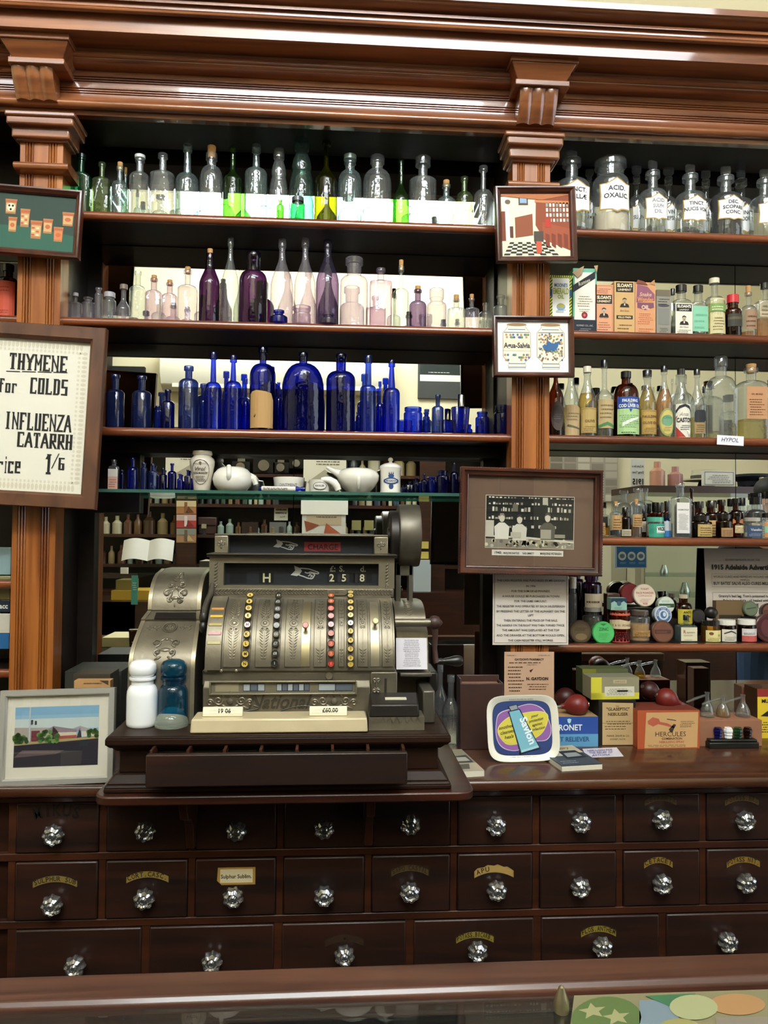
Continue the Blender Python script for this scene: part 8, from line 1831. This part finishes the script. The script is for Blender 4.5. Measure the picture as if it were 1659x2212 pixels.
def camera_(px, py, s, lab):
    c = PM(px, py, OY-.04); t = thing('old_camera', lab, 'camera', c); MB().box(c.x-.06*s, c.x+.06*s, OY-.12, OY-.05, c.z, c.z+.08*s).build('camera_body', 'black_plastic', t, bevel=.004)
    MB().cyl((c.x, OY-.05, c.z+.04*s), (c.x, OY-.005, c.z+.04*s), .03*s, n=20).build('lens', 'steel', t); MB().box(c.x-.025*s, c.x+.025*s, OY-.1, OY-.07, c.z+.08*s, c.z+.1*s).build('viewfinder', 'steel', t)
camera_(570, 1022, 1.5, 'black box camera on the top shelf across the shop'); camera_(606, 1022, 1.1, 'folding camera beside the black box camera across the shop'); camera_(520, 1022, 1.2, 'dark camera left of the black box camera across the shop'); camera_(640, 1012, 1.0, 'small silver-faced camera at the end of the far row')
for i, (px, l) in enumerate(((540, 'dark'), (600, 'grey'))):
    obj_m('camera_case', f'{l} leather camera case on the middle shelf across the shop', 'case', px-18, px+18, 1128, 1156, OY-.14, OY-.04, '#2c1d16' if i == 0 else '#6a6a66')
obj_m('price_sign', 'small white reversed sign among the far bottles', 'sign', 592, 622, 1094, 1124, OY-.05, OY-.045, '#d9d8c8', art=lambda A: A.text('INFLUENZA', .5, .7, .12, '#2a2824', .8, 2, bold=.03).text('& CATARRH', .5, .48, .12, '#2a2824', .8, 2, bold=.03).text('Price', .4, .2, .12, '#2a2824', .4, 2))
# open book on the far cupboard
c = PM(318, 1213, OY+.1); bk = thing('open_book', 'large open white book standing on the far cupboard', 'book', (c.x, OY+.1, .99))
l, r_, zz = PM(263, 1210, OY+.1).x, PM(373, 1210, OY+.1).x, PM(318, 1212, OY+.1).z; zt = PM(318, 1168, OY+.1).z
for s in (0, 1):
    mb = MB(); n = 8; x0, x1 = ((l+r_)/2, l) if s == 0 else ((l+r_)/2, r_)
    mb.loft([[(x0+(x1-x0)*i/n, OY+.1+.05*sin(pi*i/n*.9), zz+(0.02*sin(pi*i/n))), (x0+(x1-x0)*i/n, OY+.03+.05*sin(pi*i/n*.9), zt+.02*sin(pi*i/n)), (x0+(x1-x0)*i/n, OY+.02+.05*sin(pi*i/n*.9), zt+.02*sin(pi*i/n)), (x0+(x1-x0)*i/n, OY+.09+.05*sin(pi*i/n*.9), zz+.02*sin(pi*i/n))] for i in range(n+1)], col=lin('#e6e3da')); mb.build('page_block', 'paint', bk)
# glass counter across the aisle
cy = -3.05
fc = thing('glass_counter', 'glass display counter across the aisle seen in the mirror', 'counter', (-1.2, cy, 0))
mb = MB(); obox(mb, 205, 292, 1300, 1400, cy-.5, cy); mb.box(-2.6, -.9, cy-.5, cy, 0, PM(250, 1300, cy).z); mb.build('counter_base', 'dark_mahogany', fc)
zt = PM(283, 1246, cy).z; zb = PM(283, 1300, cy).z
MB().box(-2.6, PM(296, 1250, cy).x, cy-.5, cy, zt-.01, zt).build('counter_top', G['pane'], fc)
MB().box(-2.6, PM(296, 1250, cy).x, cy-.01, cy, zt, zt+.02).build('counter_rail', 'dark_mahogany', fc)
obj_m('leaflet_holder', 'turquoise leaflet on the far counter corner', 'leaflet', 283, 298, 1243, 1306, cy, cy+.004, '#4f9c90', art=lambda A: A.lines(.15, .85, .5, .8, 4, '#cfe0da'))
obj_m('storage_box', 'flat yellow box inside the far counter', 'box', 240, 324, 1276, 1296, cy-.4, cy-.12, '#c9a23c')
obj_m('storage_box', 'khaki box on the yellow one inside the far counter', 'box', 250, 284, 1253, 1276, cy-.35, cy-.15, '#8a7a44')
obj_m('tent_card', 'small white folded card on top of the far counter', 'card', 260, 276, 1226, 1242, cy-.1, cy-.08, '#efeadc')
obj_m('cream_tray', 'shallow cream tray mirrored left of the register', 'tray', 220, 308, 1380, 1400, -1.4, -1.2, '#d8d0a8').location.z = .9415
for i, px in enumerate(range(760, 905, 27)): obj_m('pill_carton', f'small khaki carton, {ORD[i]} in the far row of cartons', 'box', px, px+20, 1124, 1145, OY-.12, OY-.02, '#8f8a58')
obj_m('film_carton', 'small yellow and white film carton at the end of the far row', 'box', 813, 833, 1128, 1153, OY-.02, OY+.03, '#d8c878')
for y0 in (1170, 1192): obj_m('yellow_carton', f'striped yellow carton at {"upper" if y0 == 1170 else "lower"} right of the far shelves', 'box', 905, 926, y0, y0+15, OY+.04, OY+.09, '#c9b45a')
obj_m('leaflet_stand', 'stand of pale leaflets beside the paper drum across the shop', 'stand', 893, 931, 1218, 1286, OY+.08, OY+.13, '#b9c4c8').location.z = .981
# far wall above the shelves: air conditioner, dark picture, wall fan bracket
t = thing('air_conditioner', 'long cream wall air conditioner across the shop seen in the mirror', 'air conditioner', PM(600, 835, BACKY+.1))
a = PM(342, 838, BACKY+.25); b = PM(850, 772, BACKY+.25)
mb = MB(); y1 = BACKY+.25; z0, z1 = a.z, b.z+.06; x0, x1 = a.x, b.x
mb.sweep_x([(BACKY+.001, z0+.02), (BACKY+.001, z1), (y1-.03, z1), (y1, z1-.05), (y1, z0+.14), (y1-.05, z0+.04), (y1-.14, z0)], x0, x1); mb.build('casing', 'aircon_white', t, bevel=.01)
MB().box(x0+.1, x1-.1, y1-.1, y1-.04, z0+.02, z0+.05).build('louvre', 'aircon_white', t)
a = PM(905, 858, BACKY+.04); b = PM(1000, 800, BACKY+.04)
t = obj_m('dark_picture', 'dark certificate with a white lower band high on the far wall', 'picture', 903, 1001, 770, 860, BACKY+.001, BACKY+.03, '#3a3c38', art=lambda A: A.rect(.04, .40, .96, .55, '#d8d6c8', 0).rect(.04, .56, .96, .97, '#1d2420', 1).lines(.3, .9, .6, .64, 1, '#c9c9b8'))
obj_m('wall_screen', 'dark screen with a cream border high on the far wall', 'screen', 225, 312, 792, 860, BACKY+.001, BACKY+.05, '#1b1a18')
# tall dark cupboards flanking the far wall
obj_m('tall_cupboard', 'tall dark cupboard on the far left seen in the mirror', 'cupboard', -60, 232, 545, 940, BACKY+.001, BACKY+.2, '#1a1210')
obj_m('tall_cupboard', 'tall dark cupboard on the far wall right of the certificate', 'cupboard', 1064, 1120, 560, 1300, BACKY+.001, BACKY+.2, '#1a1210')
# right mirrors
def tapestry(A):
    rg = random.Random(9); A.rect(0, 0, 1, 1, '#a09684', 0)
    for i in range(8):
        for j in range(5):
            x, y = (j+.05)/5, (i+.05)/8; A.rect(x, y, x+.17, y+.1, rg.choice(['#8a8070', '#b5ab98', '#7a705f', '#c2b8a4']), 1)
obj_m('photo_board', 'board of sepia pictures on the far wall seen in the right mirror', 'poster', 1186, 1334, 950, 1082, BACKY+.001, BACKY+.03, '#a09684', art=tapestry)
obj_m('reversed_sign', 'white reversed lettered sign on the far wall seen in the right mirror', 'sign', 1363, 1392, 993, 1052, BACKY+.5, BACKY+.51, '#d8d6ce', art=lambda A: A.text('A Cure for a', .5, .72, .08, '#2a2824', .85, 2, bold=.02).text('Dying Town', .5, .5, .08, '#2a2824', .85, 2, bold=.02).text('1915', .5, .1, .2, '#2a2824', .8, 2, bold=.04))
ry = -3.2
rc2 = thing('glass_showcase', 'glass showcase with a dark top seen in the right mirror', 'showcase', (PM(1520, 1100, ry).x, ry-.3, 0))
x0, x1 = PM(1385, 1050, ry).x, PM(1800, 1050, ry).x; zt = PM(1520, 1050, ry).z
MB().box(x0, x1, ry-.6, ry, zt-.05, zt).build('top', 'dark_mahogany', rc2); MB().box(x0, x1, ry-.6, ry, 0, .85).build('plinth', 'dark_mahogany', rc2)
MB().box(x0+.02, x1, ry-.01, ry, .85, zt-.05).build('front_glass', G['pane'], rc2)
for z in (1.0, 1.15): MB().box(x0+.02, x1, ry-.55, ry-.03, z-.006, z).build('glass_level', G['pane'], rc2)
MB().box(x0, x0+.03, ry-.6, ry, .85, zt-.05).build('corner_post', 'steel', rc2)
for i, (px, h, c) in enumerate(((1445, .16, '#c08a74'), (1485, .13, '#b5807a'))): farl = MB().lathe([(0, 0), (.055, 0), (.055, h*.75), (.025, h*.9), (.025, h*1.2), (0, h*1.2)], (PM(px, 1045, ry).x, ry-.2, zt), n=16, col=lin(c)).build('pink_jar', 'gloss_paint', label=f'pinkish labelled jar on the far showcase, {["left", "right"][i]} of two', cat='jar')
hx = PM(1525, 1020, ry-.3); t = thing('straw_hat', 'pale straw boater on the far showcase seen in the mirror', 'hat', (hx.x, ry-.3, zt)); MB().lathe([(0, .06), (.17, .06), (.17, .07), (.11, .07), (.105, .14), (0, .145)], (hx.x, ry-.3, zt), n=32, col=lin('#cfc9b0')).build('brim_and_crown', 'paint', t); MB().lathe([(.112, .07), (.112, .1)], (hx.x, ry-.3, zt), n=32, cap=False, col=lin('#4a463c')).build('hat_band', 'paint', t); MB().lathe([(0, 0), (.07, 0), (.05, .06), (0, .06)], (hx.x, ry-.3, zt), n=20).build('hat_stand', 'black_wood', t)
obj_m('display_card', 'white bordered certificate card on the far showcase', 'card', 1518, 1588, 1018, 1049, ry-.08, ry-.06, '#e6e3d8', art=lambda A: A.ring(.05, .06, .95, .94, .03, '#4a4a48', 1).lines(.15, .85, .2, .8, 5, '#8a8880'))
cx = PM(1625, 1052, ry-.2); t = thing('peaked_cap', 'navy peaked cap with a gold badge on the far showcase', 'cap', (cx.x, ry-.2, zt)); MB().lathe([(0, 0), (.10, 0), (.105, .05), (.145, .085), (.13, .105), (0, .115)], (cx.x, ry-.2, zt), n=32, col=lin('#171a24')).build('crown', 'paint', t)
mb = MB(); mb.loft([[(cx.x+.1*cos(pi*i/10), ry-.2+.095*sin(pi*i/10), zt+.02) for i in range(11)]+[(cx.x+.1*cos(pi-pi*i/10), ry-.2+(.16)*sin(pi*i/10), zt+.0) for i in range(11)], [(cx.x+.1*cos(pi*i/10), ry-.2+.095*sin(pi*i/10), zt+.025) for i in range(11)]+[(cx.x+.1*cos(pi-pi*i/10), ry-.2+(.16)*sin(pi*i/10), zt+.005) for i in range(11)]], col=lin('#0f0f12')); mb.build('peak', 'gloss_paint', t)
MB().ball((cx.x, ry-.2+.13, zt+.065), .022, .006, .028, 12, 8).build('badge', 'brass', t)
for i in range(8):
    x = x0+.12+i*.16; mb = MB(); h = rg.uniform(.06, .12); mb.lathe([(0, 0), (h*.4, 0), (h*.45, h*.3), (h*.2, h), (0, h)], (x, ry-.25, 1.15 if i % 2 else 1.0), n=14); mb.build('silver_trinket', 'steel', label='small silver trophy inside the far showcase', cat='trophy', group='silver trophies in the far showcase')
obj_m('blue_poster', 'bright blue poster with three white circles seen in the right mirror', 'poster', 1330, 1397, 1180, 1227, -1.45, -1.445, '#3a78c0', art=lambda A: [A.rect(0, 0, 1, 1, '#dfe8f0', 0), A.rect(.03, .04, .97, .97, '#2f74c4', 1)]+[A.oval(u, .55, .13, .2, '#e6eef4', 2) for u in (.2, .5, .8)]+[A.oval(u, .55, .08, .1, '#5a86c0', 3) for u in (.2, .5, .8)]+[A.lines(u-.12, u+.12, .2, .3, 2, '#d0e0f0', 2) for u in (.2, .5, .8)]) 
t = MB().box(PM(1363, 1227, -1.45).x-.02, PM(1363, 1227, -1.45).x+.02, -1.46, -1.45, .941, PM(1363, 1200, -1.45).z).build('poster_stand', 'steel', bpy.data.objects['blue_poster'])
# a visitor in dark clothes at the counter, seen in the right mirror
vx = PM(1668, 1300, -1.8).x; vy = -1.8
pr_ = thing('person', 'person in a black top and blue jeans standing beyond the counter, mirrored at right', 'person', (vx, vy, 0))
def skin_body(name, joints, edges, mat, parent, sub=2):
    me = bpy.data.meshes.new(name); me.from_pydata([Vector(j[0])-Vector((vx, vy, 0)) for j in joints], edges, []); o = bpy.data.objects.new(name, me); C.objects.link(o); o.parent = parent
    me.materials.append(M[mat] if isinstance(mat, str) else mat); o.modifiers.new('skin', 'SKIN'); sk = me.skin_vertices[0].data
    for i, j in enumerate(joints): sk[i].radius = (j[1], j[2] if len(j) > 2 else j[1]); sk[i].use_root = i == 0
    s = o.modifiers.new('sub', 'SUBSURF'); s.levels = 1; s.render_levels = sub
    for p in me.polygons: p.use_smooth = True
    return o
V = lambda x, y, z: (vx+x, vy+y, z)
J = [(V(0, 0, .98), .135, .10), (V(0, 0, 1.15), .13, .095), (V(0, 0, 1.36), .16, .10), (V(0, .01, 1.47), .06, .06), (V(0, .02, 1.56), .055, .06), (V(0, .03, 1.64), .075, .09), (V(0, .02, 1.72), .05, .06),
     (V(-.19, 0, 1.40), .055), (V(-.36, .04, 1.20), .042), (V(-.42, .26, 1.12), .034), (V(-.42, .34, 1.11), .028), (V(.19, 0, 1.40), .055), (V(.27, .02, 1.15), .042), (V(.2, .2, 1.2), .034), (V(.16, .27, 1.24), .028),
     (V(-.10, 0, .86), .085), (V(-.11, .02, .48), .06), (V(-.11, -.02, .09), .042), (V(-.12, .10, .04), .035), (V(.10, 0, .86), .085), (V(.11, .02, .48), .06), (V(.11, -.02, .09), .042), (V(.12, .10, .04), .035)]
E_ = [(0, 1), (1, 2), (2, 3), (3, 4), (4, 5), (5, 6), (2, 7), (7, 8), (8, 9), (9, 10), (2, 11), (11, 12), (12, 13), (13, 14), (0, 15), (15, 16), (16, 17), (17, 18), (0, 19), (19, 20), (20, 21), (21, 22)]
# fingers
for base_i, s in ((10, -1), (14, 1)):
    bx, by, bz = J[base_i][0]
    for k in range(4):
        i0 = len(J); dx = (k-1.5)*.017
        J.append(((bx+dx, by+.05, bz+.004), .009)); J.append(((bx+dx*1.1, by+.085+(.006 if k in (1, 2) else 0), bz-.006), .008)); J.append(((bx+dx*1.1, by+.10, bz-.03), .007)); E_.extend([(base_i, i0), (i0, i0+1), (i0+1, i0+2)])
    i0 = len(J); J.append(((bx-s*.035, by+.02, bz+.012), .010)); J.append(((bx-s*.045, by+.05, bz+.012), .008)); E_.extend([(base_i, i0), (i0, i0+1)])
skin_body('body', J, E_, 'skin', pr_)
T_ = [(V(0, 0, .95), .155, .12), (V(0, 0, 1.15), .15, .11), (V(0, 0, 1.37), .175, .115), (V(0, .0, 1.455), .075, .07), (V(-.2, 0, 1.41), .075), (V(-.345, .03, 1.23), .06), (V(.2, 0, 1.41), .075), (V(.275, .02, 1.20), .06)]
skin_body('black_top', T_, [(0, 1), (1, 2), (2, 3), (2, 4), (4, 5), (2, 6), (6, 7)], 'black_cloth', pr_)
T_ = [(V(0, 0, .96), .15, .115), (V(-.10, 0, .84), .105), (V(-.11, .02, .48), .08), (V(-.11, -.01, .10), .065), (V(.10, 0, .84), .105), (V(.11, .02, .48), .08), (V(.11, -.01, .10), .065)]
skin_body('jeans', T_, [(0, 1), (1, 2), (2, 3), (0, 4), (4, 5), (5, 6)], 'denim', pr_)
mb = MB(); mb.ball(V(0, .0, 1.70), .088, .105, .075, 16, 10); mb.build('hair', 'black_matte', pr_)
for s in (-1, 1):
    MB().ball(V(s*.03, .118, 1.655), .008, .006, .006, 8, 6).build('eye', 'black_plastic', pr_)
    MB().ball(V(s*.12, .05, .035), .05, .14, .035, 14, 8).build('shoe', 'black_plastic', pr_)
MB().ball(V(0, .125, 1.63), .012, .016, .02, 8, 6).build('nose', 'skin', pr_); MB().ball(V(0, .115, 1.595), .022, .008, .006, 8, 6).build('mouth', 'rubber', pr_)
# ================================================================ left picture edge: goods in the next bay
for px0, px1, y0, y1, c, lab in ((-10, 24, 1182, 1242, '#8aa4a8', 'clear bag with a blue ribbon in the bay left of the pilaster'), (-10, 23, 1244, 1296, '#8a8458', 'olive and tan carton at the left picture edge'), (-10, 22, 1296, 1322, '#27303f', 'dark carton with pale lettering at the left picture edge')):
    a = P(px0, y1, .06); b = P(px1, y0, .06); o = MB().box(a.x-.05, b.x, .06, .12, a.z, b.z, col=lin(c)).build('goods_carton', 'gloss_paint', label=lab, cat='box', bevel=.002)
    if 'lettering' in lab:
        A = Art(b.x-a.x, b.z-a.z, front(a.x, .06, a.z)); A.text('macc', .4, .3, .4, '#d8d8d0', .9, 1, bold=.03, align='c'); A.build('lettering', o)
a = P(-10, 1402, .06); b = P(21, 1326, .06); MB().box(a.x-.05, b.x, .06, .12, a.z, b.z, col=lin('#2d6296')).box(a.x-.051, b.x+.001, .059, .121, a.z+(b.z-a.z)*.45, b.z+.0005, col=lin('#c9c4b4')).build('goods_carton', 'gloss_paint', label='white and blue carton lowest at the left picture edge', cat='box', bevel=.001)
# ================================================================ light
emit('tube_light', '#f4fbff', 1.0)
def fitting(label, x0, x1, y, z0, z1, strength, down=True):
    t = thing('fluorescent_light', label, 'ceiling light', ((x0+x1)/2, y, z1))
    MB().box(x0-.03, x1+.03, y-.12, y+.10, z1, z1+.06).build('housing', 'aircon_white', t)
    m = emit('tube_light_%d' % (len(M)), '#f2faff', strength)
    MB().box(x0, x1, y-.1, y+.08, z0, z1-.001).build('diffuser', m, t)
    for x in (x0+.008, x1-.008): MB().cyl((x, y, z1+.06), (x, y, 4.3), .008, n=8).build('hanger', 'steel', t)
    return t
a = PM(395, 430, -3.0); b = PM(1066, 430, -3.0)
fitting('long hanging fluorescent light mirrored behind the top left shelf', a.x, b.x, -3.0, PM(700, 478, -3.0).z, PM(700, 392, -3.0).z, 14)
fitting('fluorescent light close to the ceiling across the shop', -.95, .9, -3.0, 3.98, 4.22, 46)
fitting('fluorescent light hanging above the middle of the shop', -.3, 1.6, -1.7, 3.62, 3.72, 14)  # added fitting, out of view, for top light on the worktop
fitting('fluorescent light hanging above the left of the shop', -2.6, -1.3, -2.2, 3.62, 3.72, 14)  # second added fitting, out of view, for general top light
# panel added on the unseen side wall for fill, glowing like daylight
m = emit('fill_daylight', '#eaf3ff', 2.5)
MB().box(4.185, 4.195, -3.4, -.8, .9, 3.0).build('window_fill', m, kind='structure')
def area(name, loc, target, sx, sy, e, col=(1, 1, 1)):
    l = bpy.data.lights.new(name, 'AREA'); l.shape = 'RECTANGLE'; l.size = sx; l.size_y = sy; l.energy = e; l.color = col
    o = bpy.data.objects.new(name, l); C.objects.link(o); o.location = loc; o.rotation_euler = (Vector(target)-Vector(loc)).to_track_quat('-Z', 'Y').to_euler()
w = bpy.data.worlds.new('world'); sc.world = w; w.use_nodes = True; w.node_tree.nodes['Background'].inputs[0].default_value = (1, 1, 1, 1); w.node_tree.nodes['Background'].inputs[1].default_value = .3
sc.view_settings.view_transform = 'Standard'; sc.view_settings.look = 'None'; sc.view_settings.gamma = 1; sc.view_settings.exposure = 0.28; sc.view_settings.use_curve_mapping = False
cy_ = sc.cycles; cy_.max_bounces = 9; cy_.diffuse_bounces = 3; cy_.glossy_bounces = 5; cy_.transmission_bounces = 8; cy_.transparent_max_bounces = 24
cy_.caustics_reflective = False; cy_.caustics_refractive = False; cy_.sample_clamp_indirect = 6; cy_.use_denoising = True
